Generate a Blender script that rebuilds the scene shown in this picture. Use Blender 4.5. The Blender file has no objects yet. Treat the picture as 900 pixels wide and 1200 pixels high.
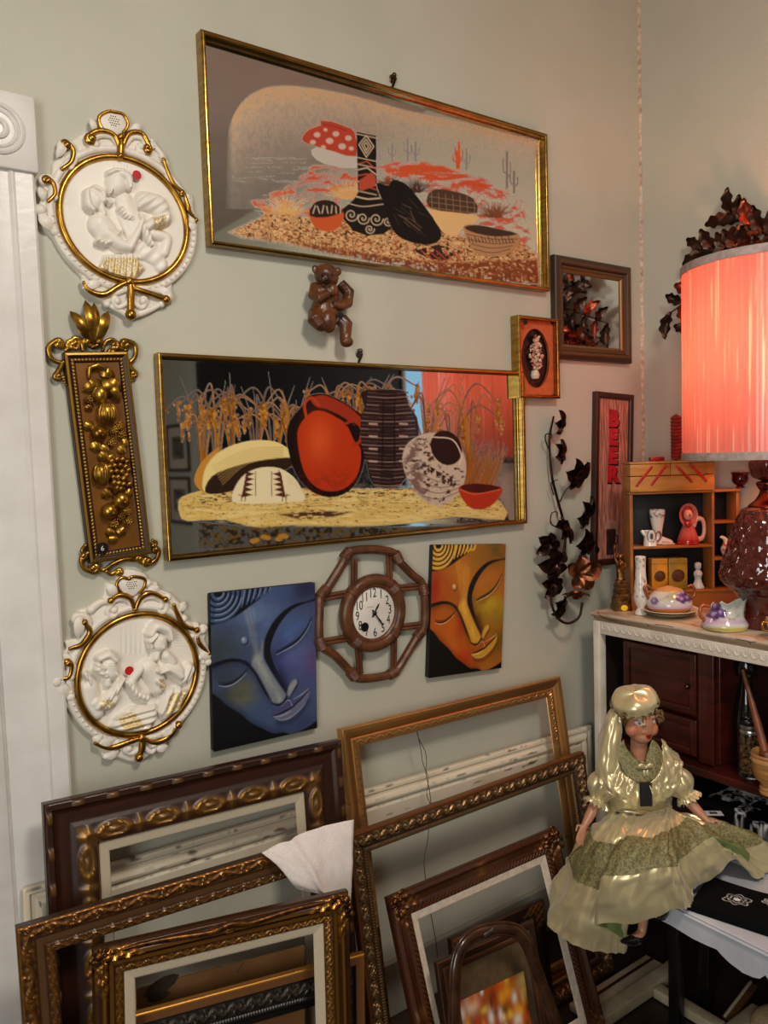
import bpy, math, random
import numpy as np
from mathutils import Vector, Matrix, noise
random.seed(7); rng = np.random.default_rng(7)
SC = bpy.context.scene; COL = SC.collection
PI = math.pi
# ------------------------------------------------------------------ camera
FPX = 940.0
CAM = np.array([0.0, -1.8, 1.6])
YAW, PITCH, ROLL = math.radians(36.0), math.radians(-3.97), math.radians(-1.85)
CF = np.array([math.sin(YAW)*math.cos(PITCH), math.cos(YAW)*math.cos(PITCH), math.sin(PITCH)])
_r = np.cross(CF, [0, 0, 1]); _r /= np.linalg.norm(_r); _u = np.cross(_r, CF)
CR = _r*math.cos(ROLL) + _u*math.sin(ROLL); CU = -_r*math.sin(ROLL) + _u*math.cos(ROLL)
cam_d = bpy.data.cameras.new('camera'); cam = bpy.data.objects.new('camera', cam_d); COL.objects.link(cam)
cam_d.sensor_fit = 'VERTICAL'; cam_d.sensor_height = 24.0; cam_d.lens = 24.0*FPX/1200.0
cam_d.clip_start = 0.05
cam.matrix_world = Matrix(((CR[0], CU[0], -CF[0], CAM[0]), (CR[1], CU[1], -CF[1], CAM[1]), (CR[2], CU[2], -CF[2], CAM[2]), (0, 0, 0, 1)))
SC.camera = cam
# measured photo points -> places in the room
def ray(px, py): return CR*(px-450)/FPX - CU*(py-600)/FPX + CF
def onY(px, py, y=0.0):
    d = ray(px, py); return CAM + d*((y-CAM[1])/d[1])
def onX(px, py, x):
    d = ray(px, py); return CAM + d*((x-CAM[0])/d[0])
def onZ(px, py, z):
    d = ray(px, py); return CAM + d*((z-CAM[2])/d[2])
def onP(px, py, O, n):
    d = ray(px, py); return CAM + d*(np.dot(np.array(O)-CAM, n)/np.dot(d, n))
def wp(px, py, off=0.0): return onY(px, py, -off)
def proj(P):
    P = np.asarray(P, float) - CAM
    f = P @ CF
    return 450 + FPX*(P @ CR)/f, 600 - FPX*(P @ CU)/f
# ------------------------------------------------------------------ mesh builder
def lin(c):
    c = [x/255.0 for x in c[:3]]
    return tuple(x/12.92 if x <= 0.04045 else ((x+0.055)/1.055)**2.4 for x in c)
def nrm(v):
    v = np.asarray(v, float); return v/(np.linalg.norm(v)+1e-12)
def catmull(pts, n=6, closed=False):
    P = np.asarray(pts, float); m = len(P); out = []
    rngk = range(m if closed else m-1)
    for i in rngk:
        p0 = P[(i-1) % m] if (closed or i > 0) else 2*P[0]-P[1]
        p1 = P[i]; p2 = P[(i+1) % m]
        p3 = P[(i+2) % m] if (closed or i+2 < m) else 2*P[-1]-P[-2]
        for k in range(n):
            t = k/n
            out.append(0.5*((2*p1)+(-p0+p2)*t+(2*p0-5*p1+4*p2-p3)*t*t+(-p0+3*p1-3*p2+p3)*t**3))
    if not closed: out.append(P[-1])
    return np.array(out)
class MB:
    def __init__(self): self.v = []; self.f = []; self.c = []; self.n = 0; self.hascol = False
    def add(self, V, F, col=None):
        V = np.asarray(V, float).reshape(-1, 3)
        self.v.append(V); b = self.n
        self.f += [tuple(int(i)+b for i in f) for f in F]
        if col is None: C = np.tile([0.8, 0.8, 0.8, 0.0], (len(V), 1))
        else:
            col = np.asarray(col, float); self.hascol = True
            if col.ndim == 1: col = np.tile(col, (len(V), 1))
            C = col if col.shape[1] == 4 else np.c_[col, np.zeros(len(V))]
        self.c.append(C); self.n += len(V)
        return self
    def box(self, c, s, R=None, col=None):
        R = np.eye(3) if R is None else np.asarray(R)   # rows: local axes
        V = [np.array(c, float)+(R.T @ (np.array([x, y, z])*np.array(s)/2)) for x in (-1, 1) for y in (-1, 1) for z in (-1, 1)]
        return self.add(V, [(0, 1, 3, 2), (4, 6, 7, 5), (0, 4, 5, 1), (2, 3, 7, 6), (0, 2, 6, 4), (1, 5, 7, 3)], col)
    def bbox(self, c, s, b=0.004, R=None, col=None, seg=2):   # box with rounded edges
        R = np.eye(3) if R is None else np.asarray(R)
        s = np.array(s, float)/2; b = min(b, s.min()*0.98)
        k = seg+1; m = 2*k
        ax = [np.concatenate([-s[i]+b-b*np.cos(np.linspace(0, PI/2, k)), s[i]-b+b*np.sin(np.linspace(0, PI/2, k))]) for i in range(3)]
        tt = np.concatenate([np.linspace(0, 1, k), np.linspace(1, 0, k)])
        for d in range(3):
            e, g = (d+1) % 3, (d+2) % 3
            for sg in (-1, 1):
                P = np.zeros((m, m, 3))
                inner = s-b
                for i in range(m):
                    for j in range(m):
                        q = np.zeros(3); q[e] = ax[e][i]; q[g] = ax[g][j]; q[d] = sg*s[d]
                        cl = np.clip(q, -inner, inner); dv = q-cl; L = np.linalg.norm(dv)
                        P[i, j] = cl+dv/L*b if L > b else q
                self.grid(np.array([[np.array(c)+R.T @ P[i, j] for j in range(m)] for i in range(m)]), col=col, flip=sg < 0)
        return self
    def grid(self, P, col=None, cu=False, cv=False, flip=False):
        P = np.asarray(P, float); nu, nv = P.shape[:2]; F = []
        for i in range(nu if cu else nu-1):
            i2 = (i+1) % nu
            for j in range(nv if cv else nv-1):
                j2 = (j+1) % nv
                q = (i*nv+j, i2*nv+j, i2*nv+j2, i*nv+j2)
                F.append(q[::-1] if flip else q)
        if col is not None:
            col = np.asarray(col, float)
            if col.ndim == 3: col = col.reshape(-1, col.shape[2])
        return self.add(P.reshape(-1, 3), F, col)
    def tube(self, pts, r, n=8, col=None, closed=False, flat=1.0, up=None):
        P = np.asarray(pts, float); m = len(P)
        r = np.full(m, r) if np.isscalar(r) else np.interp(np.linspace(0, 1, m), np.linspace(0, 1, len(r)), r)
        T = np.zeros_like(P)
        for i in range(m):
            a = P[(i-1) % m] if (closed or i > 0) else P[0]
            b = P[(i+1) % m] if (closed or i < m-1) else P[-1]
            T[i] = nrm(b-a)
        u = np.array(up, float) if up is not None else (np.array([0, 0, 1.]) if abs(T[0][2]) < 0.9 else np.array([1., 0, 0]))
        G = np.zeros((m, n, 3))
        for i in range(m):
            if up is not None: u = np.array(up, float)
            x = nrm(np.cross(T[i], u)); u2 = nrm(np.cross(x, T[i])); u = u2
            for k in range(n):
                a = 2*PI*k/n
                G[i, k] = P[i]+r[i]*(math.cos(a)*x+math.sin(a)*flat*u2)
        b = self.n
        self.grid(G, col, cu=closed, cv=True)
        if not closed:
            self.f.append(tuple(b+k for k in range(n))); self.f.append(tuple(b+(m-1)*n+k for k in reversed(range(n))))
        return self
    def ball(self, c, r, seg=12, ring=8, R=None, col=None):
        r = np.array([r]*3 if np.isscalar(r) else r, float); R = np.eye(3) if R is None else np.asarray(R)
        th = np.linspace(0, PI, ring+1)[1:-1]; ph = np.arange(seg)*2*PI/seg
        V = [np.array([0, 0, 1.])]
        for t in th:
            for p in ph: V.append(np.array([math.sin(t)*math.cos(p), math.sin(t)*math.sin(p), math.cos(t)]))
        V.append(np.array([0, 0, -1.])); V = np.array(V)*r
        V = V @ R + np.array(c, float)
        F = []; L = len(th)
        for k in range(seg): F.append((0, 1+k, 1+(k+1) % seg))
        for i in range(L-1):
            for k in range(seg):
                a = 1+i*seg; F.append((a+k, a+seg+k, a+seg+(k+1) % seg, a+(k+1) % seg))
        e = len(V)-1; a = 1+(L-1)*seg
        for k in range(seg): F.append((a+k, e, a+(k+1) % seg))
        return self.add(V, F, col)
    def lathe(self, prof, c=(0, 0, 0), n=32, M=None, col=None, fr=None, a0=0.0, a1=2*PI, sx=1.0):
        # prof: (r, z) list bottom -> top; fr(theta, k) optional radius factor
        c = np.array(c, float); full = abs(a1-a0-2*PI) < 1e-6
        A = np.arange(n)*2*PI/n if full else np.linspace(a0, a1, n)
        G = np.zeros((len(prof), n, 3))
        for i, (r, z) in enumerate(prof):
            for k, a in enumerate(A):
                q = r*(fr(a, i) if fr else 1.0)
                G[i, k] = (q*math.cos(a)*sx, q*math.sin(a), z)
        if M is not None: G = G @ np.asarray(M)      # rows of M are the axes
        G = G + c
        if col is not None:
            col = np.asarray(col, float)
            if col.ndim == 2: col = np.repeat(col[:, None, :], n, 1)
        return self.grid(G, col, cv=full, flip=True)
    def prism(self, poly, fn, h0, h1, bev=0.0, col=None):
        # poly: 2-D outline; fn(a, b, h) -> world; front at h1 with optional rounded rim
        P = np.asarray(poly, float); m = len(P); cen = P.mean(0)
        if col is not None: col = np.asarray(col, float)
        L = [(P, h0), (P, h1-bev)]
        if bev > 0:
            d = np.linalg.norm(P-cen, axis=1).mean()
            L.append((cen+(P-cen)*(1-0.35*bev/d), h1-0.3*bev)); L.append((cen+(P-cen)*(1-bev/d), h1))
        V = []; F = []
        for Q, h in L: V += [fn(a, b, h) for a, b in Q]
        for i in range(len(L)-1):
            for k in range(m): F.append((i*m+k, i*m+(k+1) % m, (i+1)*m+(k+1) % m, (i+1)*m+k))
        F.append(tuple((len(L)-1)*m+k for k in range(m))); F.append(tuple(reversed(range(m))))
        return self.add(V, F, col)
    def leaf(self, base, tip, N, w, curl=0.15, fold=0.15, col=None, nu=9, nv=5, lob=0.0, thick=0.0012):
        # a bent leaf blade with real thickness, N = facing direction
        base = np.array(base, float); tip = np.array(tip, float); D = tip-base; L = np.linalg.norm(D); D = D/L
        N = nrm(np.array(N)-np.dot(N, D)*D); S = np.cross(D, N)
        for sgn in (1, -1):
            G = np.zeros((nu, nv, 3))
            for i in range(nu):
                s = i/(nu-1); ww = w*(math.sin(PI*min(1, s*0.93+0.05))**0.75)*(1+lob*math.cos(s*6*PI))
                if i in (0, nu-1): ww = w*0.03
                for j in range(nv):
                    q = j/(nv-1)*2-1
                    G[i, j] = base+D*(L*s)+S*(q*ww*0.5)+N*(curl*L*(math.sin(PI*s)) + fold*w*(abs(q))*(1 if ww > 0 else 0) + sgn*thick/2)
            self.grid(G, col, flip=sgn < 0)
        return self
def build(name, mb, mat, parent=None, origin=None, smooth=35, kind=None, mods=None):
    me = bpy.data.meshes.new(name)
    V = np.concatenate(mb.v) if mb.v else np.zeros((0, 3))
    o = bpy.data.objects.new(name, me); COL.objects.link(o)
    if parent is not None:
        o.parent = parent; org = np.array(parent.get('_o', (0, 0, 0)), float)
    else:
        org = np.array(origin if origin is not None else (0, 0, 0), float); o.location = org
    o['_o'] = [float(x) for x in org]
    me.from_pydata((V-org).tolist(), [], mb.f)
    if mb.hascol:
        a = me.color_attributes.new('Col', 'FLOAT_COLOR', 'POINT')
        a.data.foreach_set('color', np.concatenate(mb.c).astype(np.float32).ravel())
    me.validate(); me.update()
    if smooth is not None:
        me.polygons.foreach_set('use_smooth', [True]*len(me.polygons))
        if smooth < 179: me.set_sharp_from_angle(angle=math.radians(smooth))
    if mat is not None: me.materials.append(mat)
    if kind: o['kind'] = kind
    return o
def tag(o, label, cat, group=None, kind=None):
    o['label'] = label; o['category'] = cat
    if group: o['group'] = group
    if kind: o['kind'] = kind
    return o
def thing(name, label, cat, loc, group=None):
    o = bpy.data.objects.new(name, None); COL.objects.link(o); o.location = [float(x) for x in loc]
    o.empty_display_size = 0.03; o['_o'] = [float(x) for x in loc]
    return tag(o, label, cat, group)
def struct(name, mb, mat, **k): return build(name, mb, mat, kind='structure', **k)
# ------------------------------------------------------------------ materials
_mc = {}
def _nt(name):
    m = bpy.data.materials.new(name); m.use_nodes = True
    nt = m.node_tree; return m, nt, nt.nodes['Principled BSDF']
def _set(b, **k):
    for n, v in k.items():
        for s in b.inputs:
            if s.name == n:
                s.default_value = (*v, 1) if (isinstance(v, tuple) and len(v) == 3 and s.type == 'RGBA') else v
def _bump(nt, b, scale, strength, dist=0.002, detail=3.0, stretch=None):
    t = nt.nodes.new('ShaderNodeTexNoise'); t.inputs['Scale'].default_value = scale; t.inputs['Detail'].default_value = detail
    tc = nt.nodes.new('ShaderNodeTexCoord'); mp = nt.nodes.new('ShaderNodeMapping')
    if stretch: mp.inputs['Scale'].default_value = stretch
    nt.links.new(tc.outputs['Object'], mp.inputs['Vector']); nt.links.new(mp.outputs[0], t.inputs['Vector'])
    bp = nt.nodes.new('ShaderNodeBump'); bp.inputs['Strength'].default_value = strength; bp.inputs['Distance'].default_value = dist
    nt.links.new(t.outputs[0], bp.inputs['Height']); nt.links.new(bp.outputs[0], b.inputs['Normal'])
    return t, mp
def pmat(name, c1, c2=None, scale=12.0, rough=0.5, metal=0.0, bump=0.15, bscale=60.0, stretch=None, lo=0.35, hi=0.65, bdist=0.002, **k):
    """painted / wooden / metal surface: two colours mixed by noise, fine bump"""
    m, nt, b = _nt(name)
    c1 = lin(c1); c2 = lin(c2) if c2 else tuple(x*0.8 for x in c1)
    t = nt.nodes.new('ShaderNodeTexNoise'); t.inputs['Scale'].default_value = scale; t.inputs['Detail'].default_value = 6
    tc = nt.nodes.new('ShaderNodeTexCoord'); mp = nt.nodes.new('ShaderNodeMapping')
    if stretch: mp.inputs['Scale'].default_value = stretch
    nt.links.new(tc.outputs['Object'], mp.inputs['Vector']); nt.links.new(mp.outputs[0], t.inputs['Vector'])
    r = nt.nodes.new('ShaderNodeValToRGB'); e = r.color_ramp.elements
    e[0].position = lo; e[1].position = hi; e[0].color = (*c1, 1); e[1].color = (*c2, 1)
    nt.links.new(t.outputs[0], r.inputs[0]); nt.links.new(r.outputs[0], b.inputs['Base Color'])
    _set(b, Roughness=rough, Metallic=metal, **k)
    if bump > 0: _bump(nt, b, bscale, bump, bdist, stretch=stretch)
    return m
def vmat(name, rough=0.5, bump=0.0, bscale=80.0, bdist=0.001, stretch=None, **k):
    """surface painted by hand: colours stored in the mesh, alpha = metal leaf"""
    m, nt, b = _nt(name)
    a = nt.nodes.new('ShaderNodeAttribute'); a.attribute_name = 'Col'
    nt.links.new(a.outputs['Color'], b.inputs['Base Color']); nt.links.new(a.outputs['Alpha'], b.inputs['Metallic'])
    _set(b, Roughness=rough, **k)
    if bump > 0: _bump(nt, b, bscale, bump, bdist, stretch=stretch)
    return m
def glassmat(name, col, rough=0.02, ior=1.5, trans=1.0):
    m, nt, b = _nt(name); _set(b, Roughness=rough, IOR=ior, **{'Base Color': lin(col), 'Transmission Weight': trans}); return m
def vnoise(x, y, f, seed=0, oct=3):
    """value noise on arrays"""
    out = np.zeros(np.shape(x)); amp = 1.0; tot = 0
    for o in range(oct):
        xx = np.asarray(x)*f; yy = np.asarray(y)*f
        xi = np.floor(xx).astype(np.int64); yi = np.floor(yy).astype(np.int64); fx = xx-xi; fy = yy-yi
        fx = fx*fx*(3-2*fx); fy = fy*fy*(3-2*fy)
        def h(a, b):
            n = (a*374761393+b*668265263+(seed+o*17)*144665) & 0x7fffffff
            n = (n ^ (n >> 13))*1274126177 & 0x7fffffff
            return ((n ^ (n >> 16)) & 0xffff)/65535.0
        v = (h(xi, yi)*(1-fx)+h(xi+1, yi)*fx)*(1-fy)+(h(xi, yi+1)*(1-fx)+h(xi+1, yi+1)*fx)*fy
        out += amp*v; tot += amp; amp *= 0.5; f *= 2
    return out/tot
def segd(X, Y, pts, closed=False):
    """distance to a polyline and the parameter 0..1 along it"""
    P = np.asarray(pts, float)
    if closed: P = np.vstack([P, P[:1]])
    best = np.full(X.shape, 1e9); par = np.zeros(X.shape); n = len(P)-1
    for i in range(n):
        a = P[i]; d = P[i+1]-a; L = d @ d+1e-12
        t = np.clip(((X-a[0])*d[0]+(Y-a[1])*d[1])/L, 0, 1)
        q = np.hypot(X-a[0]-t*d[0], Y-a[1]-t*d[1]); m = q < best
        best = np.where(m, q, best); par = np.where(m, (i+t)/n, par)
    return best, par
def inside(X, Y, pts):
    P = np.asarray(pts, float); r = np.zeros(X.shape, bool); n = len(P)
    for i in range(n):
        x1, y1 = P[i]; x2, y2 = P[(i+1) % n]
        if y1 == y2: continue
        c = ((y1 > Y) != (y2 > Y)) & (X < (x2-x1)*(Y-y1)/(y2-y1)+x1); r ^= c
    return r
class Art:
    """hand painting on a flat sheet: colour + coverage per point of a fine grid"""
    def __init__(s, X, Y): s.X = X; s.Y = Y; s.C = np.zeros(X.shape+(3,)); s.A = np.zeros(X.shape)
    def put(s, m, col):
        col = np.asarray(col, float)
        if col.ndim == 1: col = np.array(lin(col))
        m = np.clip(m, 0, 1); na = m+s.A*(1-m)
        w = np.where(na > 1e-6, m/np.maximum(na, 1e-6), 0)[..., None]
        s.C = s.C*(1-w)+col*w; s.A = na
    def poly(s, pts, col, fe=1.0, al=1.0, tex=None, smooth=0):
        if smooth: pts = catmull(pts, smooth, True)
        d, _ = segd(s.X, s.Y, pts, True); sd = np.where(inside(s.X, s.Y, pts), d, -d)
        m = np.clip(sd/fe+0.5, 0, 1)*al
        if tex is not None: m = m*tex
        s.put(m, col); return sd
    def line(s, pts, w, col, fe=1.0, al=1.0, taper=None, smooth=4, tex=None):
        if smooth and len(pts) > 2: pts = catmull(pts, smooth)
        P = np.asarray(pts); x0, y0 = P.min(0)-w*2-4; x1, y1 = P.max(0)+w*2+4
        bb = (s.X > x0) & (s.X < x1) & (s.Y > y0) & (s.Y < y1)
        if not bb.any(): return
        d, t = segd(s.X[bb], s.Y[bb], pts); W = w if taper is None else w*np.interp(t, np.linspace(0, 1, len(taper)), taper)
        m = np.zeros(s.X.shape); m[bb] = np.clip((W/2-d)/fe+0.5, 0, 1)*al
        if tex is not None: m = m*tex
        s.put(m, col)
    def ell(s, cx, cy, rx, ry, col, rot=0.0, fe=1.0, al=1.0, tex=None):
        c, n = math.cos(rot), math.sin(rot); dx = s.X-cx; dy = s.Y-cy
        a = (dx*c+dy*n)/rx; b = (-dx*n+dy*c)/ry
        r = np.hypot(a, b); m = np.clip((1-r)*min(rx, ry)/fe+0.5, 0, 1)*al
        if tex is not None: m = m*tex
        s.put(m, col)
    def soft(s, cx, cy, rx, ry, col, al=1.0, rot=0.0, tex=None):
        c, n = math.cos(rot), math.sin(rot); dx = s.X-cx; dy = s.Y-cy
        a = (dx*c+dy*n)/rx; b = (-dx*n+dy*c)/ry
        m = np.exp(-(a*a+b*b))*al
        if tex is not None: m = m*tex
        s.put(m, col)
def text_mb(body, size, M, O, extrude=0.0006, col=None, mb=None, space=1.0, sx=1.0, bold=0.0):
    cu = bpy.data.curves.new('t', 'FONT'); cu.body = body; cu.size = size; cu.extrude = extrude; cu.align_x = 'CENTER'; cu.align_y = 'CENTER'
    cu.space_character = space; cu.resolution_u = 3; cu.offset = bold
    o = bpy.data.objects.new('t', cu); COL.objects.link(o)
    dg = bpy.context.evaluated_depsgraph_get(); me = bpy.data.meshes.new_from_object(o.evaluated_get(dg))
    V = np.array([v.co[:] for v in me.vertices]).reshape(-1, 3); F = [tuple(p.vertices) for p in me.polygons]
    bpy.data.objects.remove(o); bpy.data.curves.remove(cu); bpy.data.meshes.remove(me)
    mb = mb or MB(); V[:, 0] *= sx
    mb.add(V @ np.asarray(M) + np.array(O), F, col)     # rows of M: text right, text up, out
    return mb
WALLM = np.array([[1, 0, 0], [0, 0, 1], [0, -1, 0.]])   # right, up, out of the picture wall
# ------------------------------------------------------------------ the room
XB = 2.475; XL = -1.6; YF = -5.2; ZC = 3.2; XD = 0.235
m_wall = pmat('wall_paint', (190, 187, 171), (183, 180, 164), scale=3, rough=0.55, bump=0.12, bscale=140, bdist=0.0015)
m_ceil = pmat('ceiling_paint', (190, 174, 168), (180, 166, 160), scale=3, rough=0.8, bump=0.1)
m_floor = pmat('floor_boards', (44, 30, 22), (28, 19, 13), scale=5, rough=0.5, stretch=(1, 12, 1))
m_trim = pmat('white_trim_paint', (226, 221, 216), (212, 206, 200), scale=9, rough=0.32, bump=0.25, bscale=45, bdist=0.003)
m_dark = pmat('dark_slab', (14, 13, 12), (8, 8, 8), rough=0.6)
m_caulk = pmat('old_caulk', (214, 196, 172), (160, 138, 116), scale=60, rough=0.8, bump=0.6, bscale=200)
w = MB()
w.box((( XD+XB)/2, .05, ZC/2), (XB-XD, .1, ZC))
w.box(((-.66+XD)/2, .05, (2.26+ZC)/2), (XD+.66, .1, ZC-2.26)); w.box(((XL-.66)/2, .05, ZC/2), (abs(XL)-.66, .1, ZC))
struct('wall_back', w, m_wall)
struct('wall_right', MB().box((XB+.05, YF/2+.05, ZC/2), (.1, -YF+.1, ZC)), m_wall)
wl = MB()
wl.box((XL-.05, -.9, ZC/2), (.1, 1.8, ZC)); wl.box((XL-.05, (YF-3.4)/2, ZC/2), (.1, -YF-3.4, ZC))
wl.box((XL-.05, -2.6, .4), (.1, 1.6, .8)); wl.box((XL-.05, -2.6, (2.7+ZC)/2), (.1, 1.6, ZC-2.7))
struct('wall_left', wl, m_wall)
struct('wall_front', MB().box(((XL+XB)/2, YF-.05, ZC/2), (XB-XL+.2, .1, ZC)), m_wall)
struct('floor', MB().box(((XL+XB)/2, YF/2, -.05), (XB-XL+.2, -YF+1.2, .1)), m_floor)
struct('ceiling', MB().box(((XL+XB)/2, YF/2, ZC+.05), (XB-XL+.2, -YF+.2, .1)), m_ceil)
# doorway in the picture wall at the left edge: black slab stands for the dark opening, white casing with a corner block
struct('doorway_slab', MB().bbox((-.21, .07, 1.13), (.885, .04, 2.255), .004), m_dark)
def molding(x0, z0, x1, z1, prof, n=2):
    """straight board: profile (across, out) swept from (x0,z0) up to (x1,z1)"""
    mb = MB(); G = np.zeros((2, len(prof), 3))
    for j, (a, h) in enumerate(prof):
        G[0, j] = (x0+a, -h, z0); G[1, j] = (x1+a, -h, z1)
    mb.grid(G); b = mb.n
    mb.add(np.concatenate([G[0], G[1]]), [tuple(range(len(prof))), tuple(reversed(range(len(prof), 2*len(prof))))])
    return mb
CX = 0.434; CT = wp(37, 203, .024)[2]
cp = [(-.185, 0), (-.185, .010), (-.182, .013), (-.131, .014), (-.128, .012), (-.126, .007), (-.1235, .007), (-.122, .0165), (-.119, .0185), (-.052, .0185), (-.049, .021), (-.046, .0235), (-.042, .0235), (-.039, .0215), (-.006, .0225), (-.001, .019), (0, .014), (0, 0)]
cas = struct('trim_1', molding(CX, 0, CX, CT, cp), m_trim)
bl = MB(); bw = .150; bh = wp(30, 111, .03)[2]-CT; bc = np.array([CX+.006-bw/2, -.015, CT+bh/2])
bl.bbox(bc, (bw, .032, bh), .004)
for rr, hh, q in ((.047, .0335, .006), (.036, .034, .004), (.017, .0345, .006)):
    th = np.linspace(0, 2*PI, 40, endpoint=False)
    bl.tube([(bc[0]+rr*math.cos(a), -hh+.003, bc[2]+rr*math.sin(a)) for a in th], q, 8, closed=True, up=(0, -1, 0))
struct('trim_2', bl, m_trim)
# baseboards
struct('baseboard_back', MB().bbox(((CX+XB)/2+.01, -.009, .08), (XB-CX-.03, .018, .16), .005), pmat('grey_baseboard_paint', (150, 146, 134), (136, 132, 120), scale=8, rough=.5))
struct('baseboard_right', MB().bbox((XB-.009, -2.6, .08), (.018, 5.0, .16), .005), m_trim)
# ragged plaster seam in the corner
sm = MB(); zz = np.linspace(.2, ZC-.01, 190); G = np.zeros((190, 7, 3))
for i, z in enumerate(zz):
    k = .6+.9*vnoise(np.array([z]), np.array([.3]), 9, 3)[0]+.8*max(0, vnoise(np.array([z]), np.array([7.3]), 30, 5)[0]-.45)
    for j in range(7):
        a = j/6*PI/2
        jj = .0035*(vnoise(np.array([z*3]), np.array([j*1.7]), 22, 9)[0]-.5)
        r = (.0058*k+jj)*(1.0 if 0 < j < 6 else 1.25)
        G[i, j] = (XB-.0002-r*math.cos(a), -.0002-r*math.sin(a), z)
struct('trim_3', sm.grid(G), m_caulk, smooth=60)
# daylight window in the left wall behind the camera
wf = MB()
for (c, s) in (((XL-.04, -2.6, 2.67), (.12, 1.6, .06)), ((XL-.04, -2.6, .83), (.12, 1.6, .06)), ((XL-.04, -1.83, 1.75), (.12, .06, 1.8)), ((XL-.04, -3.37, 1.75), (.12, .06, 1.8)), ((XL-.05, -2.6, 1.75), (.05, 1.5, .04))):
    wf.bbox(c, s, .004)
struct('window_1', wf, m_trim)
def emis(name, col, st):
    m, nt, b = _nt(name); _set(b, **{'Base Color': (0., 0., 0.), 'Emission Color': lin(col), 'Emission Strength': st}); return m
# tall narrow window on the right wall, out of frame, seen only as the bright streak in the lower glazed print
w2 = struct('window_2', MB().bbox((XB-.012, -1.305, 1.75), (.02, .155, 1.5), .004), m_trim)
p2 = build('pane', MB().box((XB-.024, -1.305, 1.75), (.004, .12, 1.42)), emis('daylight_pane', (150, 205, 235), 2.2), w2)
struct('mirrored_slab', MB().bbox((XB-.012, -2.68, 1.2), (.02, 2.5, 2.3), .004), m_dark)  # black slab added for the dark stretch mirrored in the lower long print
# ------------------------------------------------------------------ light
def area(name, loc, target, size, size_y, energy, col):
    L = bpy.data.lights.new(name, 'AREA'); L.shape = 'RECTANGLE'; L.size = size; L.size_y = size_y; L.energy = energy; L.color = lin(col)
    o = bpy.data.objects.new(name, L); COL.objects.link(o); o.location = loc
    o.rotation_euler = (Vector(target)-Vector(loc)).to_track_quat('-Z', 'Y').to_euler(); return o
area('window_daylight', (XL+.03, -2.6, 1.75), (2.0, -2.2, 1.7), 1.4, 1.7, 63, (249, 250, 246))
area('ceiling_light', (.75, -2.1, 3.12), (.9, -1.2, 0), .45, .45, 38, (255, 246, 230))
L = bpy.data.lights.new('ceiling_fill', 'POINT'); L.energy = 11; L.color = lin((255, 244, 228)); L.shadow_soft_size = .12  # added point light that brightens the ceiling mirrored in the upper print
o = bpy.data.objects.new('ceiling_fill', L); COL.objects.link(o); o.location = (.75, -2.1, 2.86)
W = bpy.data.worlds.new('world'); SC.world = W; W.use_nodes = True
W.node_tree.nodes['Background'].inputs[0].default_value = (.55, .55, .6, 1); W.node_tree.nodes['Background'].inputs[1].default_value = .05
SC.view_settings.view_transform = 'Standard'; SC.view_settings.look = 'None'; SC.view_settings.exposure = 0.0; SC.view_settings.gamma = 1.0
SC.view_settings.use_curve_mapping = False
# ceiling lamp body around the light
cl = thing('ceiling_light_fixture', 'round white ceiling light above the middle of the shop', 'ceiling light', (.75, -2.1, ZC))
build('rim', MB().lathe([(.30, 0), (.31, -.02), (.29, -.05), (.27, -.055), (.27, -.02), (.05, -.01)][::-1], (.75, -2.1, ZC-.001), 40), m_trim, cl)
# small framed prints further along the right wall (only seen mirrored)
# ------------------------------------------------------------------ picture frames
def frame_basis(P, X, U):
    X = nrm(X); U = nrm(np.array(U)-np.dot(U, X)*X); return np.array(P, float), X, U, np.cross(X, U)
def rails(parent, P, X, U, w, h, prof, mat, orn=None, colf=None, ns=160, nt=26, name='rail', inset=0.0, ns_v=None, sides=(0, 1, 2, 3)):
    """four mitred rails; prof = (t inward, height) polyline; orn(side, s, t, L) -> added height; colf(...) -> rgba"""
    P, X, U, N = frame_basis(P, X, U)
    P = P+X*inset-U*inset; w -= 2*inset; h -= 2*inset
    prof = np.array(prof, float); T = prof[-1, 0]
    ln = np.concatenate([[0], np.cumsum(np.hypot(np.diff(prof[:, 0]), np.diff(prof[:, 1])))])
    q = np.unique(np.concatenate([np.linspace(0, ln[-1], nt), ln])); tt = np.interp(q, ln, prof[:, 0]); hh = np.interp(q, ln, prof[:, 1])
    cs = [(P, X, -U, w), (P+X*w, -U, -X, h), (P+X*w-U*h, -X, U, w), (P-U*h, U, X, h)]
    out = []
    for side, (c, d, inn, L) in enumerate(cs):
        if side not in sides: continue
        n = ns if side % 2 == 0 else (ns_v or ns)
        S = np.linspace(0, 1, n)[:, None]; Tt = tt[None, :]
        A = Tt+(L-2*Tt)*S
        H = np.broadcast_to(hh[None, :], A.shape).copy(); TT = np.broadcast_to(Tt, A.shape)
        dh = 0
        if orn is not None:
            dh = orn(side, A-L/2, TT, L); dh = dh*np.where((np.arange(len(tt)) > 0) & (np.arange(len(tt)) < len(tt)-1), 1, 0)[None, :]; H = H+dh
        V = c+A[..., None]*d+TT[..., None]*inn+H[..., None]*N
        col = colf(side, A-L/2, TT, L, dh) if colf else None
        mb = MB(); mb.grid(V, col, flip=True)
        m = V.shape[1]; b = np.concatenate([V[:, :1], V[:, -1:]], 1)
        mb.grid(b, None if col is None else np.concatenate([col[:, :1], col[:, -1:]], 1))
        out.append(build(name, mb, mat, parent, smooth=50))
    return out
def panel(P, X, U, w, h, z, mb=None, col=None, th=.003, inset=0.0):
    P, X, U, N = frame_basis(P, X, U); P = P+X*inset-U*inset; w -= 2*inset; h -= 2*inset
    mb = mb or MB(); c = P+X*w/2-U*h/2+N*(z-th/2)
    return mb.box(c, (w, h, th), np.array([X, U, N]), col)
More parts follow.
